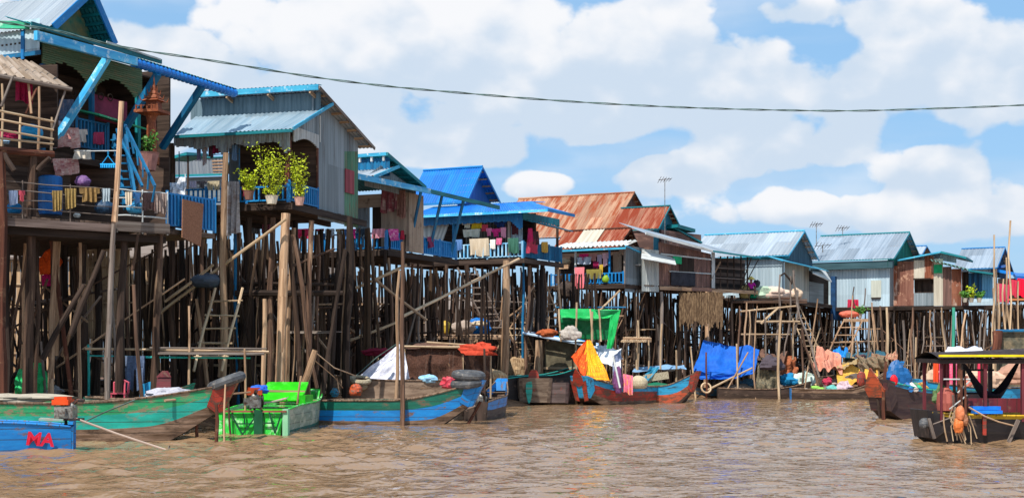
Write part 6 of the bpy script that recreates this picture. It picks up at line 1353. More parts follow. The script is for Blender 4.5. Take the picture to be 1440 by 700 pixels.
b10 = Boat('dark_end_on_boat', 'dark grey rounded boat end on just right of the red and teal prow', 'boat', XY(796, 70), XY(782, 63.6), 1.6, .8, .8, .95, [(1, mat('slate_planks', '#6c6060', '#4c4240', su=1, sv=6, rough=.8, c3='#a04838', t3=.66, s3=3), 'planks')], prow=mat('slate_planks', '#0'*0 or '#000'), bow_w=.7, stern_w=.9, keel=.6, kr=.1, power=3)
b11 = Boat('dark_canoe', 'dark narrow boat with a turquoise rim lying behind the two end on boats', 'boat', XY(690, 63), XY(812, 66), 1.1, 1.1, 1.3, 1.9, [(1, HBLK, 'side')], rail=mat('turquoise_pole', '#000'), prow=HBLK, kr=.8)
bag('dark rusty bundles in the gap beside the slate boat', 'bundle', 'bundle', P(800, 566, 66), .4, mat('rusty_bar', '#8c5444'), 1.2, 1, 1.2, .6)
# hut boat with a canvas cabin and blue canopy
ht = thing('canvas_cabin', 'dull canvas cabin with a long pale blue canopy behind the orange tarp', 'cabin', P(800, 566, 66.5))
c0 = Fr(766, 66.3, 8); CAN = mat('dull_canvas', '#6c6450', '#4c4638', su=3, sv=3, rough=.95, c3='#8c7c60', t3=.6, s3=2)
MB().box(c0, 0, c0.fx(838), 0, .1, c0.F(780, 540).z, c0.F(780, 480).z).build('canvas_side', CAN, ht); MB().box(c0, -.05, c0.fx(840), -.1, .0, c0.F(780, 519).z, c0.F(780, 516).z).box(c0, -.05, c0.fx(842), -.1, .0, c0.F(780, 538).z, c0.F(780, 534).z).build('pale_battens', BAMBOO, ht)
MB().box(c0, c0.fx(768), c0.fx(838), .2, 2.5, 0, c0.F(780, 541).z).build('cabin_base', BOATD, ht)
canopy_sheet('canopy', tarpgrid(P(735, 468, 66), P(842, 488, 65.6), P(842, 482, 68), P(735, 464, 68.5), 14, 6, .15, .06, 9), mat('blue_white_sheet', '#3c90d4', '#2470b8', su=1, sv=1, rough=.5, stripes=('#c8d8e8', .9, 1), var=0), ht)
pole('canopy_edge', P(735, 468, 65.9), P(842, 489, 65.5), .06, .05, mat('light_edge', '#b8c8d8', '#98b0c8', su=3, sv=.5), ht, .04)
pole('canopy_post', P(757, 545, 66), P(758, 478, 66), .25, .2, W_PALE, ht, .05)
for x, yt in ((810, 425), (832, 438)): fpole('%s pale pole standing beside the orange tarp' % ('taller left' if x == 810 else 'shorter right'), x, 572, x+1, yt, 64.5, 3.5, BAMBOO, zb=-.3, group='poles by the orange tarp')
# 12 red blue boat, orange tarp
b12 = Boat('red_blue_boat', 'red and blue wooden boat under an orange and yellow tarp', 'boat', XY(912, 67.5), XY(822, 63.4), 1.8, .72, .8, 1.25, [(.3, BOATW, 'lower_planks'), (.75, HRD, 'red_band'), (1, HCY, 'blue_rim')], prow=HCY, bow_w=.5, stern_w=.7, kr=.25, keel=.7)
polyslab(b12.t, 'prow_board', [b12.p(1.02, y, z) for y, z in ((-.3, .95), (0, .8), (.3, .95), (.22, 1.3), (0, 1.62), (-.22, 1.3))], b12.ax, .07, HRD)
for sg in (-1, 1): MB().slab(b12.p(1.018, sg*.14, .15), b12.p(1.018, sg*.36, .2), b12.p(1.018, sg*.42, 1.1), b12.p(1.018, sg*.16, 1.0), -.03*sg).build('red_prow_panel', HRD, b12.t)
o = canopy_sheet('orange_tarp', tarpgrid(P(816, 532, 62.9), P(858, 535, 63.2), P(832, 478, 64.3), P(825, 478, 64.2), 16, 16, .05, .12, 12), mat('orange_yellow_cloth', '#e87818', '#d04418', su=1.3, sv=1.3, rough=.7, c3='#e8c010', t3=.5, s3=1.1, w3=.12, var=0), None)
tag(o, 'orange and yellow tarp draped from a peak over the red and blue boat', 'tarp')
o = canopy_sheet('tarp_fold', tarpgrid(P(803, 502, 63.2), P(822, 532, 62.8), P(831, 478, 64.4), P(824, 478, 64.5), 12, 12, .05, .12, 15), clothm('#e0521c', '#c03c14', c3='#e88828'), None); tag(o, 'red orange side fold of the tarp left of the yellow one', 'tarp')
o = canopy_sheet('white_tarp', tarpgrid(P(832, 500, 65), P(872, 520, 64.4), P(873, 492, 65.6), P(834, 484, 66.4), 12, 10, .1, .2, 13), tarp('#e8ecf0', '#c0c8d8'), None); tag(o, 'white tarp stretched right of the orange and yellow tarp', 'tarp')
o = canopy_sheet('grey_tarp_side', tarpgrid(P(861, 540, 64.2), P(874, 522, 64.8), P(873, 493, 65.4), P(862, 500, 64.6), 8, 10, .02, .15, 14), tarp('#8890a8', '#6c7490'), None); tag(o, 'grey violet tarp end hanging down beside the white tarp', 'tarp')
cloth('pink cloth sheet drying over the boat beside the white tarp', 'cloth', P(876, 525, 64), P(890, 528, 63.9), .85, clothm('#e888a8', '#d0607c', c3='#e8b040'))
bag('purple cloth bundle between the white and pink cloths', 'cloth_bundle', 'cloth', P(869, 552, 63.9), .3, clothm('#7c4c7c', '#5c305c'), .7, .8, 2.2, .3)
b8.sternb.data.materials[0] = BOATD; pole_ = pole('white_pole', P(862, 500, 63.9), P(872, 545, 63.5), .05, .05, WHITEP, None, .02); tag(pole_, 'short white pole leaning against the pink cloth', 'pole')
bag('round woven basket leaning at the stern of the red and blue boat', 'basket', 'basket', P(898, 546, 64.6), .42, mat('woven_pale', '#000'), 1, .8, .8, .05)
bag('light blue bundle lying in the middle of the red and blue boat', 'bundle', 'bundle', P(848, 550, 64.2), .3, tarp('#4890c8', '#3070a8'), 1.6, .9, .7, .3)
# 13 blue orange boat, bow right
b13 = Boat('blue_orange_boat', 'blue and orange boat with a high red bow on the right end', 'boat', XY(894, 68), XY(968, 67), 1.4, .75, .78, 1.45, [(.15, BOATD, 'lower_planks'), (.55, HOR, 'orange_band'), (.85, HCY, 'blue_band'), (1, HCY, 'rim')], prow=HRD, bow_w=.35, kr=.35, keel=.8)
bag('dark green tarp heap inside the blue and orange boat', 'tarp_heap', 'tarp', P(925, 552, 67.6), .45, tarp('#0c6c4c', '#0a5840'), 1.9, .8, .6, .15)
ct = thing('boat_awning', 'pale blue sheet awning on poles over the blue and orange boat', 'awning', P(930, 560, 69))
canopy_sheet('sheet', tarpgrid(P(888, 522, 68), P(966, 518, 68.4), P(962, 513, 70.5), P(896, 515, 70.2), 14, 6, .15, .1, 17), tarp('#84a8c8', '#6088ac'), ct); canopy_sheet('sheet_end', tarpgrid(P(893, 541, 67.8), P(905, 543, 67.7), P(928, 516, 68.2), P(915, 516, 68.3), 6, 8, .02, .12, 18), tarp('#2c88a8', '#1c6c8c'), ct)
for x, yt in ((927, 455), (951, 492), (897, 450), (896, 515)): pole('awning_post', V((P(x, 560, 68.6).x, 68.6, -.2)), P(x+(4 if yt < 470 and x > 900 else 0), yt, 68.6), .05, .045, BAMBOO, ct, .05)
MB().beam(P(905, 532, 68), P(940, 527, 68.2), .05, .35).build('woven_panel', mat('woven_pale', '#000'), ct)
# green tarp screen
gt = thing('green_screen', 'bright green plastic screen hung between poles behind the orange tarp', 'screen', P(830, 500, 64.5))
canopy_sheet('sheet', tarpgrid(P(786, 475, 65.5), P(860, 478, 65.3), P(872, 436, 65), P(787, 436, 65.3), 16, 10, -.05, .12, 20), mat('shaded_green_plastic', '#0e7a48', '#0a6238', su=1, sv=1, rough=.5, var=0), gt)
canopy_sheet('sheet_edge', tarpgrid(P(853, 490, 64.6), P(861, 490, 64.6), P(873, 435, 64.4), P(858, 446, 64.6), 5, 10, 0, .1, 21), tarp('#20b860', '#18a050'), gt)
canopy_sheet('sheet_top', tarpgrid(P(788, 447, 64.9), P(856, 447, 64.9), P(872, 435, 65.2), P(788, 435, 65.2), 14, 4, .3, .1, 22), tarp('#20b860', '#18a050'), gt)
for x in (789, 833, 845): pole('screen_pole', P(x, 480, 64.8), P(x-3, 434, 64.8), .05, .04, BAMBOO, gt, .04)
bag('pale bundle and white hat shape resting at the foot of the green screen', 'bundle', 'bundle', P(803, 478, 64.4), .35, clothm('#b8b0a8', '#8c847c'), 1.3, .9, .9, .4)
bag('orange brown bundle on the platform left of the green screen', 'bundle', 'bundle', P(769, 474, 65), .3, clothm('#b05c34', '#8c4424'), 1.4, .9, .7, .4)
pl = thing('small_platform', 'small bamboo platform of loose sticks right of the green screen', 'platform', P(895, 540, 69))
for i in range(14): pole('stick', P(874+i*2.6, 480, 68.2), P(880+i*2.6, 474, 70.2), .05, .04, BAMBOO, pl, .06, 5)
for i in range(5): pole('stick', P(876, 475+i*1.2, 68.5+i*.3), P(916, 476+i*.9, 68.5+i*.3), .04, .04, W_PALE, pl, .05, 5)
for x in (881, 895, 912): pole('platform_post', V((P(x, 560, 68.8).x, 68.8, -.2)), P(x, 478, 68.8), .045, .04, BAMBOO, pl, .04)
# 14 blue tarp boat
b14 = Boat('low_blue_canoe', 'low dark teal canoe at the left foot of the big blue tarp', 'boat', XY(1028, 77.5), XY(966, 76.0), 1.1, .5, .5, .65, [(.4, BOATD, 'lower_planks'), (1, hullp('slate_blue', '#34647c', '#244c60'), 'side')])
bt = thing('blue_tarp_shelter', 'big bright blue tarp shelter stretched on poles over the low canoe', 'tarp shelter', P(1010, 560, 76))
TB = mat('tarp_blue', '#1c64c4', '#1454b0', su=.9, sv=.9, rough=.7, spec=.2, bump=.3, var=0)
canopy_sheet('tarp', tarpgrid(P(973, 524, 75.3), P(1060, 528, 75), P(1068, 492, 76.5), P(989, 481, 77), 22, 16, .1, .24, 30), TB, bt); canopy_sheet('tarp_fold', tarpgrid(P(985, 533, 75.2), P(1030, 533, 74.9), P(1062, 524, 75), P(973, 522, 75.4), 16, 6, .1, .25, 31), TB, bt)
canopy_sheet('tarp_back', tarpgrid(P(1068, 492, 76.5), P(989, 481, 77), P(992, 500, 79), P(1068, 505, 79), 10, 6, .1, .2, 32), TB, bt)
for (x0, x1, yt, Dp, m_) in ((979, 971, 487, 74.8, BAMBOO), (993, 993, 495, 74.6, W_RED), (1037, 1036, 483, 74.6, BAMBOO)): pole('tarp_pole', V((P(x0, 560, Dp).x, Dp, -.2)), P(x1, yt, Dp), .055, .045, m_, bt, .05)
pole('leaning_pole', P(995, 548, 74.6), P(1058, 517, 74.6), .06, .05, BAMBOO, bt, .04); pole('leaning_pole', P(1018, 556, 74.5), P(1052, 495, 74.6), .05, .04, W_PALE, bt, .05)
torusmb(P(993, 545, 74.5), .26, .05, (.2, -1, .3), n=16).build('rope_coil', BAMBOO, bt); bag('pale sacks lying in the shade of the big blue tarp', 'sack', 'sack', P(1035, 549, 75.6), .4, clothm('#a89888', '#84766c'), 2.0, .9, .5, .3)
# 15 dark boats
b15 = Boat('dark_low_boat', 'dark low boat crowded with poles and brown net right of the blue tarp', 'boat', XY(1010, 74.8), XY(1130, 74.5), 1.2, .55, .5, .85, [(1, BOATD, 'planks')], n=20)
b16 = Boat('dark_sampan', 'long dark sampan loaded with goods and a blue tipped bow', 'boat', XY(1112, 73.6), XY(1250, 73.0), 1.5, .55, .5, 1.9, [(.7, BOATD, 'lower_planks'), (1, BOATW, 'rim')], prow=HB, n=24, kr=.5, keel=.75)
b17 = Boat('brown_sampan', 'brown wooden boat moored behind the goods laden sampan', 'boat', XY(1120, 77.5), XY(1180, 77.2), 1.5, 1.1, 1.1, 1.3, [(1, BOATW, 'planks')])
nb = thing('net_shelter', 'tangle of brown net and sticks on the dark low boat right of the blue tarp', 'net shelter', P(1080, 560, 75.5))
canopy_sheet('net', tarpgrid(P(1062, 553, 74.2), P(1097, 552, 74.2), P(1094, 504, 75), P(1066, 500, 75), 10, 12, .05, .5, 40), NETG, nb); canopy_sheet('net_roof', tarpgrid(P(1064, 505, 74.8), P(1100, 508, 74.8), P(1110, 497, 78), P(1068, 496, 78), 10, 6, .1, .4, 41), mat('brown_sheet', '#000'), nb)
canopy_sheet('side_net', tarpgrid(P(1097, 525, 76), P(1124, 528, 76.5), P(1122, 502, 77), P(1098, 500, 76.5), 8, 8, .05, .4, 42), mat('rust_net', '#9c5c3c', '#744028', su=5, sv=5, rough=.95), nb)
bg_ = [(1108, 541, 75, .42, '#1878a8', 'teal_tarp_bundle', 'teal blue tarp bundle on the dark low boat', 1.2), (1127, 545, 75.5, .6, '#b8c8bc', 'white_sheet_bundle', 'whitish sheet heaped on the brown boat right of the teal bundle', 1.1), (1145, 552, 76.5, .6, '#c8a888', 'straw_heap', 'pale straw coloured heap in the brown wooden boat', 1.4),
       (1168, 547, 75.5, .4, '#a89890', 'grey_sack', 'grey pink sack above the sampan left of the yellow tarp', 1.2), (1132, 555, 73.4, .22, '#d8d0c8', 'white_bag', 'small white bag near the stern of the sampan', 1.6), (1149, 553, 73.2, .25, '#8cc058', 'green_melons', 'light green produce heap in the sampan', 1.4), (1172, 554, 73.2, .3, '#60a8a0', 'crockery_heap', 'turquoise and white crockery heap in the sampan', 1.8),
       (1187, 552, 73.2, .42, '#c0a8b0', 'pink_grey_bundle', 'pinkish grey bundle standing amidships in the sampan', .8), (1164, 541, 74, .25, '#a83048', 'red_cloth', 'red and blue cloth lump behind the sampan goods', 1.0), (1083, 520, 74.6, .5, '#4c444c', 'dark_sheet_bundle', 'dark violet sheet bundle in the brown net tangle', 1.3),
       (1052, 546, 76.5, .35, '#5c8ca8', 'blue_grey_bundle', 'blue grey bundle under the right edge of the blue tarp', 1.5), (1205, 540, 74.5, .4, '#5c5450', 'grey_heap', 'dark grey heap beneath the yellow tarp', 1.4)]
for (x, y, D, r, cc, n_, l_, sx) in bg_: bag(l_, n_, n_.split('_')[-1], P(x, y, D), r, clothm(cc, cc), sx, .9, .8, .45)
def tp(name, label, c00, c10, c11, c01, m, sg=.1, cr=.2, seed=1, cat='tarp'):
    return tag(canopy_sheet(name, tarpgrid(c00, c10, c11, c01, 14, 10, sg, cr, seed), m), label, cat)
tp('yellow_tarp', 'mustard yellow tarp draped over the sampan near the orange prow', P(1178, 542, 73.6), P(1237, 538, 73.4), P(1234, 518, 75.2), P(1176, 516, 75.4), mat('tarp_mustard', '#d8a848', '#c08c34', su=1.4, sv=1.4, rough=.8, var=0, bump=.4), .1, .35, 51)
tp('pink_cloth_awning', 'faded pink cloth awning left of the small sky blue tarp', P(1143, 518, 75), P(1185, 522, 74.6), P(1182, 500, 76.5), P(1148, 495, 76.5), clothm('#d89880', '#b87460'), .1, .5, 52)
tp('sky_blue_tarp', 'small sky blue tarp behind the faded pink cloth', P(1162, 502, 76.4), P(1196, 505, 76), P(1192, 494, 78), P(1176, 490, 78), tarp('#2088d8', '#1870c0'), .05, .3, 53)
tp('dark_green_tarp', 'dark green and blue tarp strip running right from the sky blue tarp', P(1185, 508, 75.6), P(1245, 503, 75), P(1246, 493, 77.5), P(1195, 495, 77.5), tarp('#2c5c78', '#1c4438'), .1, .35, 54)
tp('brown_sheet_screen', 'purplish brown sheet screen above the yellow tarp', P(1195, 520, 76), P(1240, 519, 76), P(1240, 501, 76.5), P(1200, 500, 76.5), mat('purple_brown_sheet', '#5c4448', '#44303a', su=3, sv=3, rough=.9), .05, .3, 55)
tp('tan_cloth', 'tan cloth ridge between the pink cloth and the yellow tarp', P(1176, 520, 74.8), P(1205, 512, 74.6), P(1216, 503, 76), P(1190, 504, 76), clothm('#a89068', '#847050'), .05, .3, 56)
bag('dark red pointed board sticking up behind the yellow tarp', 'red_board', 'board', P(1211, 542, 73.2), .3, HRD, .75, .4, 1.5, .1)
# person on the pole platform
def person(label, c, k=1.0):
    SK = mat('skin', '#8c5c44', '#7c4c38', su=2, sv=2, rough=.6, bump=0); t = thing('person', label, 'person', c)
    J = {'pel': (0, 0, .28, .13), 'sp': (0, -.03, .5, .12), 'ch': (0, -.05, .7, .14), 'nk': (0, -.07, .86, .05), 'hd': (0, -.09, .97, .085), 'tp': (0, -.09, 1.07, .075),
         'sl': (-.17, -.05, .8, .05), 'el': (-.24, -.18, .6, .038), 'wl': (-.14, -.36, .52, .028), 'hl': (-.12, -.44, .5, .03), 'sr': (.17, -.05, .8, .05), 'er': (.25, -.16, .6, .038), 'wr': (.15, -.34, .5, .028), 'hr': (.13, -.42, .48, .03),
         'kl': (-.17, -.38, .42, .065), 'al': (-.15, -.28, .07, .04), 'fl': (-.15, -.42, .04, .035), 'kr': (.17, -.38, .42, .065), 'ar': (.15, -.28, .07, .04), 'fr': (.15, -.42, .04, .035)}
    E_ = [('pel', 'sp'), ('sp', 'ch'), ('ch', 'nk'), ('nk', 'hd'), ('hd', 'tp'), ('ch', 'sl'), ('sl', 'el'), ('el', 'wl'), ('wl', 'hl'), ('ch', 'sr'), ('sr', 'er'), ('er', 'wr'), ('wr', 'hr'), ('pel', 'kl'), ('kl', 'al'), ('al', 'fl'), ('pel', 'kr'), ('kr', 'ar'), ('ar', 'fr')]
    def skin(name, names, edges, m, g):
        me = bpy.data.meshes.new(name); me.from_pydata([tuple(x*k for x in J[n][:3]) for n in names], [(names.index(a), names.index(b)) for a, b in edges], []); o = bpy.data.objects.new(name, me); COL.objects.link(o); o.parent = t
        md = o.modifiers.new('s', 'SKIN'); 
        if not me.skin_vertices: 
            me.attributes.new
        for i, n in enumerate(names): me.skin_vertices[0].data[i].radius = (J[n][3]*g*k,)*2
        me.skin_vertices[0].data[0].use_root = True; o.modifiers.new('u', 'SUBSURF').levels = 1; o.modifiers['u'].render_levels = 1; me.materials.append(m)
    def try_skin(*a):
        try: skin(*a)
        except Exception as ex:
            print('skin fallback', ex); o = [x for x in t.children if x.name.startswith(a[0])][0]; bpy.data.objects.remove(o)
            mb = MB()
            for p_, q_ in a[2]: P_, Q_ = J[p_], J[q_]; mb.tube([c+V(P_[:3])*k, c+V(Q_[:3])*k], [P_[3]*a[4]*k, Q_[3]*a[4]*k], 8)
            mb.build(a[0], a[3], t)
    try_skin('body', list(J), E_, SK, 1.0)
    try_skin('shirt', ['ch', 'sp', 'pel', 'sl', 'sr', 'el', 'er'], [('ch', 'sp'), ('sp', 'pel'), ('ch', 'sl'), ('sl', 'el'), ('ch', 'sr'), ('sr', 'er')], clothm('#d02cb0', '#a81c8c'), 1.22)
    try_skin('trousers', ['pel', 'kl', 'al', 'kr', 'ar'], [('pel', 'kl'), ('kl', 'al'), ('pel', 'kr'), ('kr', 'ar')], clothm('#2c2038', '#1c1428'), 1.2)
    MB().lathe(c+V((0, -.09, 1.04))*k, [(.26*k, -.02), (.12*k, .1*k), (.01, .19*k)], 14).build('conical_hat', mat('straw', '#d8c060', '#b89c48', su=20, sv=20), t)
    mb = MB(); hc = c+V((0, -.09, .99))*k
    for sx in (-1, 1): mb.sphere(hc+V((sx*.035, -.085, .01))*k, .013*k, nu=6, nv=4)
    mb.build('eyes', BLACKM, t); MB().sphere(hc+V((0, -.1, -.02))*k, .02*k, .8, 1, 1.3, 6, 5).build('nose', SK, t)
person('person in a magenta shirt and pale conical hat squatting on the pole platform', Q(1056, 417, 72.3), .95)
for (x, y, r, cc, n_, l_, sx, sz) in ((1048, 419, .35, '#c8b478', 'pale_sack', 'pale yellow sack left of the squatting person', 1, 1.2), (1059, 419, .25, '#109068', 'green_bucket', 'green bucket in front of the squatting person', 1, 1.1), (1076, 419, .5, '#a8c0a8', 'green_white_sheet', 'pale green sheet heap right of the squatting person', 1.2, .8), (1092, 419, .45, '#d0b8a8', 'pale_mat_roll', 'long pale rolled mats on the pole platform', 2.4, .8), (1064, 405, .2, '#34343c', 'dark_jar', 'dark jar behind the squatting person', 1, 1.4), (1105, 420, .2, '#c87848', 'orange_bundle', 'small orange bundle at the right of the rolled mats', 1.6, .7), (1120, 420, .35, '#c0a890', 'tan_sack', 'tan sack at the right end of the pole platform', 1, 1.0)):
    bag(l_, n_, n_.split('_')[-1], Q(x, y, 72.4), r, clothm(cc, cc), sx, .9, sz, .3)
for (x0, y0, x1, y1, w, l_) in ((1098, 558, 1097, 386, 3.5, 'dark topped crooked pole at the left of the pole platform ladder'), (1117, 470, 1116, 380, 4, 'crooked dark branch pole at the ladder top of the pale grey house'), (1109, 470, 1112, 388, 3, 'bent thin branch between the two crooked poles')): fpole(l_, x0, y0, x1, y1, rm(71.5), w, W_GREY, wob=.2, group='crooked poles at the platform')
tag(MB().tube([Q(1097, 388, 71.5), Q(1103, 384, 71.5), Q(1110, 392, 71.5), Q(1113, 399, 71.5), Q(1117, 386, 71.5)], .06, 6).build('hanging_net', W_DARK, None), 'dark net hanging in a loop between the crooked poles', 'net')
# many stray bamboo poles, right half
ST = [(1096, 555, 1099, 437, 74, 5), (1063, 555, 1065, 430, 74.2, 3), (1078, 548, 1075, 440, 75, 3), (1037, 556, 1040, 430, 76, 4), (1052, 540, 1054, 436, 76.5, 3), (1048, 500, 1050, 425, 77, 4), (1102, 500, 1110, 455, 74.5, 3), (1127, 540, 1128, 460, 75, 4), (1115, 505, 1117, 450, 75.2, 3),
      (1130, 545, 1150, 420, 74.3, 3), (1152, 530, 1120, 425, 73.8, 4), (1159, 540, 1128, 465, 73.6, 5), (1145, 500, 1154, 460, 75, 3), (1196, 510, 1199, 415, 76, 3), (1220, 515, 1222, 438, 76.3, 4), (1241, 520, 1238, 430, 78, 5), (1206, 508, 1204, 478, 75.6, 3), (1229, 500, 1226, 425, 77.2, 3), (1215, 430, 1217, 405, 79, 2.5), (1202, 430, 1201, 403, 79, 2.5),
      (1246, 545, 1247, 432, 80, 6), (1262, 540, 1258, 455, 79, 3), (1272, 545, 1270, 450, 79.4, 5), (1285, 545, 1284, 432, 80.3, 5), (1291, 540, 1288, 474, 79, 3), (1306, 545, 1308, 436, 79.6, 3), (1316, 545, 1314, 434, 79.8, 4), (1297, 530, 1301, 490, 78.6, 3), (1330, 500, 1324, 432, 79.7, 3), (1350, 500, 1358, 440, 79.5, 4), (1376, 500, 1383, 440, 79.6, 4)]
def where_of(x): return 'beside the big blue tarp' if x < 1080 else 'below the pole platform' if x < 1125 else 'by the pale ladder' if x < 1165 else 'above the laden sampan' if x < 1210 else 'below the pale blue house' if x < 1295 else 'below the patched house'
ORD = ['first', 'second', 'third', 'fourth', 'fifth', 'sixth', 'seventh', 'eighth', 'ninth', 'tenth']
for i, (x0, y0, x1, y1, D, w) in enumerate(ST):
    where = where_of(x0); idx = sorted(q[0] for q in ST if where_of(q[0]) == where).index(x0)
    adj = ('left leaning' if x1 < x0-4 else 'right leaning' if x1 > x0+4 else 'upright')+' '+('thick' if w >= 5 else 'slim')
    fpole('%s bare pole %s, %s from the left of those' % (adj, where, ORD[idx]), x0, y0, x1, y1, D, w*.8, (BAMBOO, W_PALE, W_GREY, W_POST)[i % 4], group='bare poles standing '+where, zb=-.3 if y0 > 535 else None, wob=.1)
for i, (x, xt, yt, w) in enumerate(((1396, 1398, 330, 4), (1401, 1397, 405, 5), (1408, 1404, 398, 4), (1414, 1411, 392, 4), (1419, 1421, 310, 4), (1424, 1415, 362, 4), (1404, 1401, 378, 3.5), (1430, 1432, 395, 3.5), (1411, 1416, 400, 3.5))):
    fpole('%s bamboo pole of the tight bunch at the far right' % ('leftmost tall', 'short thick left', 'short slim second', 'middle short', 'tallest', 'tall leaning inner', 'slim left leaning', 'rightmost', 'short right leaning')[i], x, 560, xt, yt, 74.5+i*.15, w*.8, BAMBOO, group='bunch of bamboo poles at the right', zb=-.3, wob=.08)
# floating random posts under the houses, dark gaps
cloth('red basin shaped cloth hung below the pale blue house', 'cloth', Q(1192, 421, 80), Q(1207, 421, 80), .5, clothm('#c82c50', '#a82040'))
bag('salmon pink plastic tub on the rack under the pale blue house', 'tub', 'tub', Q(1194, 446, 78.5), .4, tarp('#d87058', '#c05844'), 1.5, .9, .6, .1)
shrub('small potted green plants on the rack beside the pink tub', Q(1209, 447, 78.5), 1.2, .6, LEAFG, 160, seed=40, leaf=.08)
o = MB().slab(Q(1186, 450, 78), Q(1222, 450, 78), Q(1222, 448, 80), Q(1186, 448, 80), .1); tag(o.build('plank_rack', W_PALE, None), 'plank rack holding the pink tub under the pale blue house', 'rack')
for j, (x, l_) in enumerate(((1357, 'left yellow green potted plant on the patched house deck'), (1366, 'spiky tallest potted plant on the patched house deck'), (1377, 'right low potted plant on the patched house deck'))): shrub(l_, Q(x, 425, 80.6), .9, .9 if j == 1 else .5, LEAFY if j == 1 else LEAFG, 170, seed=60+j, leaf=.09, pot='#b8b0a0', group='potted plants on the far deck')
for (x0, x1, y, h, cc, l_) in ((1400, 1418, 398, 1.2, '#d04060', 'pink red cloth draped low among the bamboo poles'), (1418, 1430, 392, 1.1, '#c83850', 'faded red cloth hung right of the tall bamboo pole'), (1431, 1450, 391, 1.2, '#e01038', 'bright red cloth hung at the right edge')): cloth(l_, 'cloth', Q(x0, y, 84), Q(x1, y+2, 84), h, clothm(cc, cc), fold=.08)
# 18 orange prow boat
b18 = Boat('orange_prow_boat', 'dark wooden boat with an orange prow and colourful painted rims left of the canopy boat', 'boat', XY(1375, 50), XY(1243, 46.8), 1.7, .9, .95, 1.3, [(.6, mat('dark_wet_planks', '#4c3c38', '#30242a', su=1.2, sv=7, rough=.6, c3='#6c3030', t3=.62, s3=2), 'lower_planks'), (.9, mat('dark_wet_planks', '#000'), 'upper_planks'), (1, HCY, 'rim')], prow=mat('dark_wet_planks', '#000'), bow_w=.5, kr=.25, keel=.8, inner=HCY, rail=HTL)
polyslab(b18.t, 'pointed_prow_board', [b18.p(1.02, y, z) for y, z in ((-.4, 1.02), (-.3, .75), (.3, .75), (.4, 1.02), (0, 1.72))], b18.ax, .07, HOR)
for k, (cc, dx) in enumerate((('#2878c0', .88), ('#30a878', .8), ('#d8a030', .74), ('#e8e0d8', .84))): MB().tube([b18.p(dx, -.7, 1.0), b18.p(dx-.05, -.3, 1.15), b18.p(dx-.12, .5, 1.05)], .09, 7).build('painted_rib', hullp('rib%d' % k, cc, cc), b18.t)
fpole('dark brown bow post standing at the orange prow', 1243, 590, 1246, 508, 46.3, 6, W_RED, zb=-.3); bag('small red heart shaped float hanging above the orange prow boat', 'float', 'float', P(1257, 541, 46.4), .16, tarp('#e01828', '#c01020'), .8, .5, 1.2, .05)
fpole('short dark stake left of the orange prow', 1238, 585, 1233, 555, 46.6, 4, W_DARK, zb=-.3)
bag('blue tarp bundle heaped in the bow behind the orange prow', 'tarp_bundle', 'tarp', P(1262, 552, 47.4), .45, tarp('#185c98', '#104878'), 1, .8, 1.3, .3)
tp('patterned_cloth', 'red green patterned cloth hung above the orange prow boat', P(1245, 505, 52), P(1262, 506, 52), P(1262, 494, 52.3), P(1246, 498, 52.3), clothm('#c83048', '#60a070', c3='#e0d0b0'), .02, .2, 70, 'cloth')
tp('drab_net_awning', 'drab green brown net awning above the orange prow boat', P(1206, 520, 56), P(1250, 522, 54), P(1248, 497, 55), P(1206, 499, 57), mat('drab_net', '#7c7058', '#5c5040', su=4, sv=4, rough=.95, c3='#a07058', t3=.58, s3=2), .1, .5, 71, 'net')
# 19 boat behind with pink cloths
b19 = Boat('cyan_rim_boat', 'cyan rimmed boat with heaped sacks behind the yellow edged canopy boat', 'boat', XY(1480, 54), XY(1300, 52), 1.7, .95, .95, 1.25, [(.5, BOATD, 'lower_planks'), (1, HCY, 'upper_side')], prow=HCY, inner=HCY)
for (x, y, r, cc, n_, l_, sx) in ((1315, 545, .45, '#b89c84', 'sack', 'light brown sack left of the hanging pink cloths', 1.1), (1330, 548, .4, '#a08068', 'sack', 'brown sack under the orange hanging cloth', 1.1), (1385, 545, .5, '#c8a890', 'sack', 'big pale sack seen through the canopy boat', 1.5), (1425, 540, .5, '#a8806c', 'sack', 'brown sack seen at the right end through the canopy', 1.3), (1355, 548, .3, '#c87060', 'tub', 'salmon tub behind the canopy boat posts', 1.2)): bag(l_, n_, n_, P(x, y, 52.5), r, clothm(cc, cc), sx, .9, .8, .3)
for (x0, x1, y, h, cc, c3, l_) in ((1312, 1320, 503, .9, '#e05028', None, 'orange cloth hanging left of the canopy boat'), (1321, 1346, 508, .8, '#e0507c', '#f0a0a8', 'pink flowered cloth hanging behind the canopy posts'), (1375, 1388, 510, .9, '#d03858', None, 'crimson cloth hanging behind the middle canopy post')): cloth(l_, 'cloth', P(x0, y, 52), P(x1, y+2, 52), h, clothm(cc, cc, c3=c3))
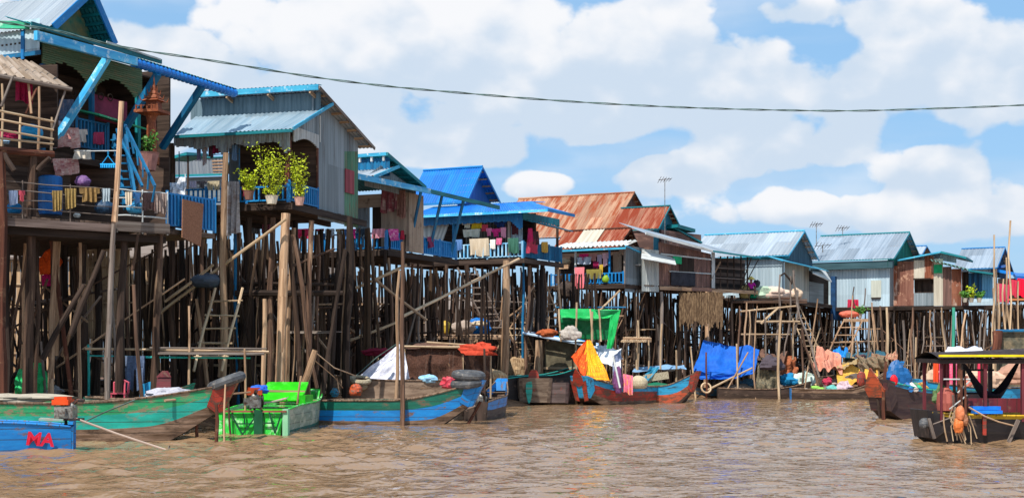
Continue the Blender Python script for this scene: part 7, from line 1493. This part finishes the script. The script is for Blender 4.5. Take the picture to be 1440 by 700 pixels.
# netting cabin behind at right
nc = thing('net_cabin', 'grey brown netted cabin rising behind the canopy boat at the right edge', 'cabin', P(1430, 560, 56))
c0 = Fr(1402, 56, 5); MB().box(c0, 0, c0.fx(1480), 0, .1, c0.F(1420, 560).z, c0.F(1420, 466).z).build('net_wall', NETG, nc); pole('top_rail', P(1400, 465, 55.9), P(1480, 464, 55.7), .06, .06, BLUE_D, nc, .02)
bag('gathered brown net knot', 'net_knot', 'net', P(1, 1, 1), .1, W_RED) and None
bpy.data.objects.remove(bpy.data.objects['net_knot'])
MB().tube(polepts(P(1398, 500, 55.8), P(1403, 465, 55.8), .1), [.2, .14, .22, .18], 7).build('gathered_net', W_RED, nc) if False else pole('gathered_net', P(1398, 502, 55.8), P(1403, 466, 55.8), .2, .2, W_RED, nc, .1)
canopy_sheet('white_patch', tarpgrid(P(1412, 499, 55.6), P(1438, 499, 55.6), P(1434, 490, 55.7), P(1420, 491, 55.7), 6, 4, 0, .1, 75), tarp('#c8c8cc', '#a8a8b0'), nc)
wr = thing('white_roof_awning', 'low white sheet roof just above the yellow edged canopy', 'awning', P(1345, 510, 50))
canopy_sheet('sheet', tarpgrid(P(1327, 497, 46), P(1386, 497, 46), P(1380, 487, 50), P(1334, 487, 50), 12, 6, .05, .1, 76), tarp('#e4e4ec', '#c8c8d8'), wr)
for x in (1332, 1380): pole('awning_post', P(x, 560, 47), P(x, 495, 47), .05, .04, W_POST, wr)
# 20 canopy boat, right
b20 = Boat('canopy_boat', 'black boat with yellow trim and a yellow edged canopy at the lower right', 'boat', XY(1560, 34.6), XY(1302, 34.2), 1.9, .7, .64, .72, [(.9, HBLK, 'side'), (1, HYEL, 'yellow_rim')], prow=HBLK, bow_w=.7, stern_w=.8, rail=HYEL, kr=.15, keel=.9, thwarts=3, inner=HMR, power=3, bow_rake=.12)
def canopyboat():
    f = Fr(1302, 33.4, -1.0); t = b20.t; z = lambda py: f.F(1370, py).z; x = lambda px: f.fx(px)
    n = 16
    mb = MB(); g = []
    for j in range(9):
        v = j/8; row = []
        for i in range(n+1): u = i/n; row.append(f.w(x(1318)+(x(1500)-x(1318))*u, -.15+2.0*v, z(501)+.16*math.sin(math.pi*v)-.05*math.cos(u*3)))
        g.append(row)
    canopy_sheet('canopy_roof', g, mat('canopy_dark', '#3c3030', '#282020', su=2, sv=2, rough=.8), t)
    MB().box(f, x(1318), x(1500), -.17, -.1, z(501.5), z(498.5)).build('yellow_edge', mat('yellow_trim', '#e0c414', '#c8a80c', su=2, sv=2, rough=.5), t)
    MB().slab(f.w(x(1320), -.08, z(505)), f.w(x(1500), -.08, z(505)), f.w(x(1500), 1.8, z(503)), f.w(x(1320), 1.8, z(503)), .1).build('canopy_frame', mat('canopy_wood', '#2c2220', '#1c1614', su=3, sv=3), t)
    RM = mat('maroon_post', '#6c2c34', '#4c1c24', su=4, sv=1)
    for p, y, m_, w in ((1324, 0, RM, .05), (1337, .2, RM, .06), (1349, .0, W_RED, .06), (1386, 0, RM, .07), (1388, 1.6, HBLK, .06), (1425, 1.5, HBLK, .09), (1372, 1.5, W_POST, .06), (1360, 1.6, RM, .08), (1440, 0, RM, .1), (1330, 1.6, RM, .07)):
        MB().box(f, x(p)-w/2, x(p)+w/2, y, y+w, .5, z(504)).build('canopy_post', m_, t)
    MB().box(f, x(1366), x(1500), .25, .3, z(580), z(560)).build('maroon_side_board', HMR, t); MB().box(f, x(1372), x(1430), 1.55, 1.6, z(556), z(553)).box(f, x(1385), x(1430), 1.5, 1.55, z(522), z(519)).build('inner_rail', HBLK, t)
    for k in range(2): MB().box(f, x(1368), x(1407), -.02-.12*k, .22-.1*k, z(576+k*5), z(571+k*5.5)).build('blue_bench', mat('bright_blue_board', '#1478d8', '#0c60b8', su=3, sv=3, rough=.4), t)
    MB().tube([f.w(x(1325), -.1, z(533)), f.w(x(1362), -.1, z(533))], .02, 5).tube([f.w(x(1345), -.1, z(552)), f.w(x(1362), -.1, z(535))], .02, 5).build('rope_rail', WHITEP, t)
    # bow clutter
    for (p0, y0, p1, y1, w, m_) in ((1353, 618, 1352, 520, 5, W_RED), (1358, 600, 1357, 530, 4, W_RED), (1345, 600, 1340, 555, 4, W_GREY), (1332, 620, 1327, 582, 2.5, BAMBOO), (1356, 580, 1312, 596, 2, W_GREY), (1360, 555, 1335, 575, 2.5, WHITEP)): pole('bow_pole', f.F(p0, y0, -.25), f.F(p1, y1, -.25), w*33.2/FPX/2, None, m_, t, .03)
    MB().beam(f.F(1432, 590, -.12), f.F(1418, 622, -.12), .12, .06).build('fender_plank', W_GREY, t); MB().beam(f.F(1306, 588, -.1), f.F(1314, 616, -.1), .1, .06).build('fender_plank', W_GREY, t)
    MB().box(f, x(1336), x(1344), -.2, -.1, z(602), z(580)).build('black_tin', HBLK, t); MB().box(f, x(1381), x(1386), -.06, -.02, z(612), z(580)).build('red_rib', HRD, t)
canopyboat()
c0 = P(1330, 578, 33.6); tag(MB().lathe(c0, [(0, 0), (.2, .02), (.22, .2), (.2, .42), (.1, .52), (.06, .56), (0, .56)], 14).build('gas_cylinder', mat('pink_rust', '#a0584c', '#7c3c34', su=4, sv=1, rough=.6), None), 'rusty pink gas cylinder standing at the bow of the canopy boat', 'cylinder')
bag('coil of green rope behind the rusty pink cylinder', 'rope_coil', 'rope', P(1322, 566, 33.9), .16, mat('green_rope', '#6c8858', '#50683c', su=20, sv=20), 1, 1, 1.4, .5)
for k, (x, y, r, cc, n_) in enumerate(((1350, 590, .13, '#c07048', 'upper orange buoy among the ropes'), (1348, 608, .14, '#c86c34', 'lower orange buoy at the waterline'), (1357, 598, .1, '#8c5c40', 'small brown buoy right of the orange ones'))): bag(n_+' on the canopy boat bow', 'buoy', 'buoy', P(x, y, 32.9), r, tarp(cc, cc), .8, .8, 1.4, .2, group='buoys on the canopy boat')
rr_ = random.Random(4); mb = MB()
for k in range(16):
    a = P(1345+rr_.uniform(-8, 20), 575+rr_.uniform(-5, 12), 33.0); mb.tube([a, a+V((rr_.uniform(-.15, .15), 0, -.25)), a+V((rr_.uniform(-.1, .25), 0, -.5-rr_.random()*.15))], .014, 4)
tag(mb.build('rope_tangle', BAMBOO, None), 'tangle of brown ropes hanging over the canopy boat bow', 'rope')
tag(MB().tube([P(1362, 572, 33.1), P(1385, 585, 33.0), P(1405, 593, 33.0), P(1425, 598, 33.1)], .018, 5).build('mooring_rope', W_PALE, None), 'slack mooring rope sagging along the black hull side', 'rope')
bag('dark round fender hanging at the left tip of the canopy boat', 'fender', 'fender', P(1300, 602, 33.6), .13, RUBBER, 1, 1, 1.1, .1)
# hammock
def hammock():
    a, b = P(1352, 508, 34.0), P(1436, 505, 34.0); g = []
    for j in range(7):
        v = j/6-.5; row = []
        for i in range(19):
            u = i/18; p = a.lerp(b, u); w = math.sin(math.pi*u)**.6
            p = p+V((0, v*.7*w, -1.05*math.sin(math.pi*u)**1.05+abs(v)*.5*w)); row.append(p)
        g.append(row)
    tag(canopy_sheet('hammock', g, mat('dark_hammock', '#1c1c28', '#12121c', su=10, sv=10, rough=.9)), 'dark hammock sagging under the yellow edged canopy', 'hammock')
hammock()
# ================================================================ laundry and things on the houses
def C(label, cat, f, p0, p1, y0, y1, m, kind='towel', plane='F', off=-.1, **k):
    g = f.F if plane == 'F' else f.S
    a, b = g(p0, y0, off), g(p1, y0, off); b.z = a.z if plane == 'F' else b.z
    d = (y1-y0)*a.y/FPX; return cloth(label, cat, a, b, d, m, kind, **k)
# house 1
PRN = clothm('#d8bcb0', '#b87470', c3='#8c3040')
C('pink and white patterned sheet hanging inside the first blue strut', 'sheet', f1, 78, 109, 180, 208, PRN, plane='S', off=.3); C('pink and white patterned sheet over the lower rope above the blue barrel', 'sheet', f1, 74, 108, 223, 246, PRN, plane='S', off=.35)
C('floral blue grey curtain behind the first blue strut', 'curtain', f1, 84, 104, 140, 178, clothm('#5c6c84', '#404c64', c3='#8c7c80'), plane='S', off=-.2); C('white cloth hung on the upper rope', 'cloth', f1, 105, 128, 211, 224, clothm('#e0d8c8', '#c0b4a4'), plane='S', off=.6)
TAN = clothm('#9c8450', '#7c6438')
C('left tan cloth trouser shape on the thin railing', 'trousers', fB, 73, 88, 268, 296, TAN, 'towel', 'S', .12); C('second tan cloth on the thin railing right of the left one', 'cloth', fB, 91, 107, 265, 293, TAN, 'towel', 'S', .12); C('short tan cloth bunched over the thin railing at the right', 'cloth', fB, 111, 140, 264, 284, clothm('#8c7044', '#6c5430'), 'shirt', 'S', .12)
C('dark brown cloth hung on the pale end railing', 'cloth', fB, 200, 217, 271, 296, clothm('#6c5450', '#4c3c3c'), 'towel', 'S', .12); C('grey brown cloth hung at the end of the pale railing', 'cloth', fB, 218, 234, 272, 300, clothm('#9c8c84', '#7c6c66'), 'towel', 'S', .12)
c = P(71, 302, 37.0); BAR = mat('blue_barrel', '#1868b0', '#105494', su=2, sv=2, rough=.4, var=0)
s_ = 37.0/FPX; tag(MB().lathe(c, [(0, 0), (15*s_, 0), (16.5*s_, 6*s_), (16.5*s_, 16*s_), (17.3*s_, 17*s_), (16.5*s_, 18*s_), (16.5*s_, 34*s_), (17.3*s_, 35*s_), (16.5*s_, 36*s_), (16*s_, 52*s_), (14*s_, 54*s_), (0, 54*s_)], 22).build('plastic_barrel', BAR, None), 'big blue plastic barrel on the lower deck', 'barrel')
for k, (x, y, r, cc, l_) in enumerate(((20, 300, .2, '#1c78b0', 'small blue tub on the deck left of the thick post'), (108, 306, .09, '#d0d0c8', 'small white bowl on the deck under the tan cloths'), (117, 262, .2, '#6c4c7c', 'purple cloth lump above the short tan cloth'), (38, 306, .07, '#c8a890', 'little pale cup on the deck edge'), (190, 300, .22, '#3c98c8', 'pale blue basin behind the end railing'), (148, 300, .25, '#23405c', 'dark blue jar near the barrel deck end'))): bag(l_, l_.split()[1]+'_'+l_.split()[2] if k == 1 else ('tub', 'bowl', 'cloth_lump', 'cup', 'basin', 'jar')[k], ('tub', 'bowl', 'cloth', 'cup', 'basin', 'jar')[k], P(x, y, 37.6 if k != 2 else 37.2), r, tarp(cc, cc), 1, 1, .8, .15)
bag('orange cloth bundle hanging under the lower deck', 'cloth_bundle', 'cloth', P(71, 386, 38.6), .27, clothm('#e85c1c', '#c84410'), 1, .8, 1.4, .3); bag('magenta cloth bundle hanging below the orange one', 'cloth_bundle', 'cloth', P(71, 402, 38.6), .2, clothm('#c81c68', '#a01450'), 1, .8, 1.5, .5)
# hanger with pegs
hg = thing('peg_hanger', 'bright blue peg hanger on the white rope between the posts', 'hanger', P(152, 232, 37)); HM = mat('hanger_blue', '#2cb0f0', '#1c98dc', su=3, sv=3, rough=.4, bump=0)
mb = MB().tube([P(152, 212, 37), P(152, 219, 37), P(143, 231, 37)], .012, 5).tube([P(152, 219, 37), P(161, 231, 37)], .012, 5); mb.build('hook', HM, hg); mb = MB().beam(P(141, 231, 37), P(163, 231, 37), .05, .03)
for i in range(9): mb.beam(P(142+i*2.5, 231, 36.98), P(142+i*2.5, 236, 36.98), .025)
mb.build('pegs', HM, hg)
tag(MB().tube([P(104, 212, 37.4), P(130, 212.5, 37.2), P(166, 212, 36.9)], .012, 5).build('clothes_line', WHITEP, None), 'white rope stretched across the lower deck under the blue struts', 'rope')
# more laundry along the first two houses
MORE = [(fB, 'S', .12, 12, 24, 268, 288, '#7c8ca8', 'towel', 'slate blue towel at the far left of the thin railing'), (fB, 'S', .12, 26, 35, 268, 283, '#b84c5c', 'shirt', 'dusty red shirt left of the thick stilt on the thin railing'), (fB, 'S', .12, 143, 155, 265, 284, '#a8b8c0', 'towel', 'pale grey towel just left of the tall bare pole'),
 (fB, 'S', .12, 176, 186, 270, 288, '#d8c8b0', 'towel', 'cream towel on the white end railing'), (fB, 'S', .12, 187, 198, 271, 286, '#3c6ca0', 'shirt', 'blue shirt between the cream towel and the brown cloth'),
 (f1, 'S', .22, 110, 122, 182, 200, '#c8c0b8', 'shirt', 'off white shirt on the upper blue railing'), (f1, 'S', .22, 132, 146, 186, 203, '#a83c5c', 'towel', 'wine red towel on the upper blue railing'),
 (f2, 'F', -.22, 246, 256, 257, 272, '#d8dce4', 'towel', 'white towel at the left end of the porch rail'), (f2, 'F', -.22, 340, 350, 262, 276, '#c8506c', 'shirt', 'pink shirt beside the small potted plant on the porch rail'), (f2, 'F', .25, 326, 334, 204, 226, '#6c88a8', 'towel', 'faded blue towel hanging at the porch door'),
 (f3, 'F', -.14, 484, 493, 322, 336, '#4878b0', 'towel', 'mid blue towel near the corner of the low rail'), (f3, 'S', .1, 578, 590, 330, 345, '#d8c0b0', 'towel', 'light tan towel on the sloping blue rail'), (f3, 'S', .1, 600, 610, 333, 348, '#8c3c60', 'shirt', 'plum shirt on the sloping blue rail'),
 (f4, 'F', -.16, 641, 650, 337, 352, '#5c84b8', 'towel', 'soft blue towel at the left end of the white front rail'), (f4, 'F', -.16, 689, 697, 337, 350, '#e8e4dc', 'towel', 'white hand towel right of the big beige towel'), (f4, 'S', .12, 762, 770, 340, 355, '#c8a04c', 'towel', 'ochre towel on the dark side rail of the blue house')]
for (ff, pln, of, p0, p1, y0, y1, cc, kd, l_) in MORE: C(l_, 'cloth' if kd == 'towel' else 'shirt', ff, p0, p1, y0, y1, clothm(cc, cc), kd, pln, of)
# house 2 cloths
tp('white_drape', 'white cloth pinned in a peak over the railing left of the porch', P(228, 275, 42.6), P(262, 283, 42.4), P(262, 247, 42.7), P(244, 258, 42.8), clothm('#e4e8f0', '#c4ccdc'), .02, .15, 80, 'cloth'); tp('white_drape', 'white and blue sheet spread low left of the pinned white peak', P(224, 268, 42.8), P(246, 277, 42.7), P(256, 256, 42.9), P(226, 255, 43), clothm('#d8e0ec', '#9cc0dc'), .02, .12, 81, 'cloth')
C('white sack like cloth hanging long from the porch rail over the pale post', 'cloth', f2, 311, 337, 256, 328, clothm('#b8b4b8', '#8c8480', c3='#7c5c4c'), 'towel', off=-.35)
for k, (p0, p1, h, cc, l_) in enumerate(((266, 276, 9, '#b8b4cc', 'first small lilac towel on the porch rail'), (277, 291, 10, '#6c6468', 'dark grey shirt on the porch rail'), (292, 309, 13, '#b0a488', 'tan grey trousers on the porch rail'))): C(l_, l_.split()[-5] if 0 else ('towel', 'shirt', 'trousers')[k], f2, p0, p1, 255, 255+h, clothm(cc, cc), ('towel', 'shirt', 'trousers')[k], off=-.22)
for k, (p0, p1, y0, y1, cc, kd, l_) in enumerate(((277, 283, 203, 226, '#8c84a8', 'towel', 'narrow lilac cloth hanging at the left of the porch'), (284, 293, 201, 232, '#c0b0b0', 'shirt', 'pale long shirt hanging in the porch'), (293, 300, 202, 222, '#5c4048', 'towel', 'dark plum cloth hanging in the porch'), (300, 312, 203, 216, '#8c2048', 'towel', 'crimson cloth hanging right of the plum cloth'))): C(l_, 'cloth', f2, p0, p1, y0, y1, clothm(cc, cc), kd, off=.3)
# house 3
for k, (p0, p1, h, cc, l_) in enumerate(((418, 441, 14, '#e0406c', 'hot pink towel on the low blue rail under the grey house'), (444, 456, 8, '#c83c6c', 'crimson small cloth right of the hot pink towel'), (458, 470, 14, '#b8c0c8', 'pale grey cloth on the low blue rail'), (472, 484, 10, '#a89478', 'beige cloth on the low blue rail'), (494, 500, 13, '#e03c98', 'narrow magenta cloth at the corner of the low rail'), (502, 521, 11, '#384858', 'dark slate shirt on the low blue rail'), (524, 542, 13, '#e8a0b0', 'light pink cloth on the low blue rail'), )): C(l_, 'cloth', f3, p0, p1, 322, 322+h, clothm(cc, cc), ('towel', 'shirt')[k % 2], off=-.14)
C('purple cloth hanging over the corner rail beside the light pink one', 'cloth', f3, 546, 560, 322, 338, clothm('#c84c98', '#a83478', c3='#e0b0c0'), plane='S', off=.1); C('red cloth at the start of the sloping blue rail', 'cloth', f3, 563, 574, 324, 337, clothm('#a82840', '#8c1c30'), plane='S', off=.1)
C('maroon patterned curtain hung on the cream wall', 'curtain', f3, 537, 560, 263, 298, clothm('#7c3440', '#9c6468', c3='#c0a8a0'), off=1.05)
C('brown cloth hanging beside the maroon curtain', 'cloth', f3, 558, 570, 268, 306, clothm('#8c6458', '#6c4840', c3='#b8a090'), off=1.0)
# pink and white cloths glimpsed behind stilts of house 2
for k, (p0, p1, cc) in enumerate(((342, 350, '#d8d8dc'), (352, 366, '#8c94a0'), (368, 380, '#9c5c74'))): cloth('%s cloth hung on a line under the grey porch house' % ('white left', 'grey middle', 'mauve right')[k], 'cloth', P(p0, 312, 50.5), P(p1, 312, 50.5), .42, clothm(cc, cc))
# house 4
R4 = [(650, 664, 313, 321, '#e8e8d8', 'shirt', 'white top hanging first on the blue house line', .25), (664, 678, 314, 322, '#e0c030', 'towel', 'yellow cloth on the blue house line', .25), (678, 686, 316, 325, '#d04c60', 'towel', 'red cloth beside the yellow cloth', .25), (651, 676, 323, 334, '#c8ccc0', 'towel', 'pale cloth low behind the blue house rail', .12), (684, 692, 321, 332, '#e888b0', 'shirt', 'light pink shirt on the blue house line', .2), (692, 704, 322, 333, '#e03c90', 'shirt', 'hot pink shirt on the blue house line', .2), (704, 712, 320, 334, '#e8a0b8', 'towel', 'rose cloth at the end of the blue house line', .2), (696, 712, 312, 320, '#24407c', 'shirt', 'navy shirt high on the blue house line', .3),
      (660, 687, 336, 360, '#c8b8a0', 'towel', 'big beige towel over the front rail of the blue house', -.16), (698, 706, 335, 344, '#d87098', 'towel', 'small pink cloth over the front rail of the blue house', -.16), (714, 729, 335, 356, '#3c6c5c', 'towel', 'dark green cloth over the right end of the front rail', -.16), (720, 729, 314, 330, '#5c2c34', 'towel', 'dark maroon cloth hanging inside the right bay', .3)]
for (p0, p1, y0, y1, cc, kd, l_, of) in R4: C(l_, 'cloth', f4, p0, p1, y0, y1, clothm(cc, cc), kd, off=of)
for (p0, p1, y0, y1, cc, l_) in ((742, 748, 321, 340, '#c82c68', 'narrow crimson cloth hanging over the side rail'), (741, 755, 336, 356, '#b84058', 'rose cloth over the side rail of the blue house'), (749, 757, 325, 344, '#4c3438', 'dark cloth hanging beside the narrow crimson cloth')): C(l_, 'cloth', f4, p0, p1, y0, y1, clothm(cc, cc), plane='S', off=.12)
# house 5
R5 = [(815, 828, 357, 366, '#e0347c', 'shirt', 'hot pink shirt hanging high on the rusty roof house', .1), (811, 832, 362, 372, '#b8c4d4', 'towel', 'pale blue sheet under the hot pink shirt', .05), (829, 840, 357, 367, '#c08c88', 'shirt', 'dusty pink shirt on the rusty roof house line', .1), (840, 846, 358, 374, '#b8a8c0', 'towel', 'lilac narrow cloth on the rusty roof house line', .1), (847, 856, 356, 374, '#e0b8c4', 'shirt', 'very pale pink shirt at the blue post', .1), (834, 842, 368, 377, '#a82458', 'towel', 'dark pink small cloth below the line', .05), (808, 822, 376, 406, '#e88088', 'trousers', 'long salmon pink trousers over the blue balcony rail', -.2), (824, 846, 379, 392, '#8c8040', 'towel', 'olive cloth over the blue balcony rail', -.14), (843, 848, 372, 386, '#c8a83c', 'towel', 'narrow mustard cloth on the blue balcony', -.1)]
for (p0, p1, y0, y1, cc, kd, l_, of) in R5: C(l_, 'cloth', f5, p0, p1, y0, y1, clothm(cc, cc), kd, off=of)
bag('lime green round basket on the blue balcony of the rusty roof house', 'basket', 'basket', f5.F(852, 397, -.12), .2, tarp('#84a820', '#6c8c14'), 1, .7, 1.1, .08); bag('dark hanging gourd shape beneath the blue balcony', 'gourd', 'gourd', Q(797, 419, 64.5), .5, BOATD, 1, 1, 1, .1)
bag('beige hat shaped bundle at the left of the blue balcony', 'bundle', 'bundle', f5.F(793, 372, .5), .3, clothm('#c8b090', '#a89070'), 1.3, 1, .6, .2)
# satellite dish and antennas
def antenna(label, x, y0, y1, D, k=1.0, dish=False):
    t = thing('antenna', label, 'antenna', P(x, y0, D)); MB().tube([P(x, y0, D), P(x, y1, D)], .022*k, 5).build('mast', STEEL, t); c = P(x, y1+2, D); mb = MB().beam(c-V((.35, 0, 0))*k, c+V((.35, 0, .05))*k, .03)
    for i in range(5): q = c+V((-.3+.15*i, 0, .01))*k; mb.beam(q-V((.1, 0, .18-.02*i))*k, q+V((.1, 0, .18-.02*i))*k, .025)
    mb.build('aerial', BLACKM, t)
antenna('tall thin mast with a small aerial behind the rusty roofs', 935, 380, 251, 79); antenna('aerial on a short mast above the grey roof gap', 1148, 345, 314, 93, 1.1); antenna('small dark aerial on the ridge of the long grey roof', 1185, 330, 319, 95, 1.2); antenna('low tilted aerial beside the teal gable', 1157, 355, 344, 88, 1.4)
# the twisted cable
pts = [(-40, 20), (0, 31), (80, 44), (170, 66), (300, 86), (430, 107), (540, 121), (650, 131), (760, 140), (870, 147), (980, 152), (1090, 155), (1200, 156), (1310, 153), (1440, 148), (1600, 140)]
def cr(p, i, t):
    p0, p1, p2, p3 = [p[max(0, min(len(p)-1, i+k))] for k in (-1, 0, 1, 2)]
    return [.5*((2*b)+(-a+c_)*t+(2*a-5*b+4*c_-d)*t*t+(-a+3*b-3*c_+d)*t**3) for a, b, c_, d in zip(p0, p1, p2, p3)]
A_, B_ = [], []; n = 0
for i in range(len(pts)-1):
    for k in range(12):
        x, y = cr(pts, i, k/12); D = 36+14*(x+40)/1640; c = P(x, y, D); ph = n*.55; A_.append(c+V((0, .014*math.cos(ph), .02*math.sin(ph)))); B_.append(c-V((0, .014*math.cos(ph), .02*math.sin(ph)))); n += 1
tag(MB().tube(A_, .015, 5).tube(B_, .015, 5).build('twisted_cable', CABLE, None), 'long twisted power cable sagging across the whole sky', 'cable')
tag(MB().tube([Q(901, 424, 70), Q(930, 450, 68), Q(955, 476, 70), Q(990, 490, 74)], .03, 5).build('rope', W_GREY, None), 'grey rope sagging from the maroon house to the big blue tarp', 'rope')
tag(MB().tube([P(443, 495, 43.5), P(470, 517, 44.5), P(500, 528, 46.5)], .02, 5).build('rope', W_PALE, None), 'pale rope running from the grey house stilts to the grey boat', 'rope')
tag(MB().tube([P(443, 507, 43.5), P(470, 530, 44), P(482, 545, 45)], .015, 5).build('rope', W_PALE, None), 'lower thin pale rope below the other one at the stilts', 'rope')
for i, (x0, y0, x1, y1, D, w, m_) in enumerate(((425, 545, 443, 492, 42.6, 11, W_PALE),)): fpole('thick pale forked post leaning behind the lime green boat', x0, y0, x1, y1, D, w, m_)
# small litter on the muddy bank: sticks and planks
rr = random.Random(99); 
for i in range(26):
    t = rr.random()*(len(shore)-6)+2; k = int(t); p = V(shore[k]).lerp(V(shore[k+1]), t-k); d = (V(shore[k+1])-V(shore[k])).normalized(); n_ = V((-d.y, d.x)); q = p+n_*rr.uniform(1.5, 5); a = V((q.x, q.y, .7+rr.random()*.3)); dv = V((rr.uniform(-1, 1), rr.uniform(-1, 1), rr.uniform(-.05, .5)))*rr.uniform(.5, 1.3)
    o = pole('driftwood_stick', a-dv, a+dv, rr.uniform(.03, .08), None, W_PALE if rr.random() < .6 else BAMBOO, None, .05, 5); tag(o, 'loose pale stick lying on the shaded mud bank under the stilt houses', 'stick', 'driftwood sticks on the mud bank')
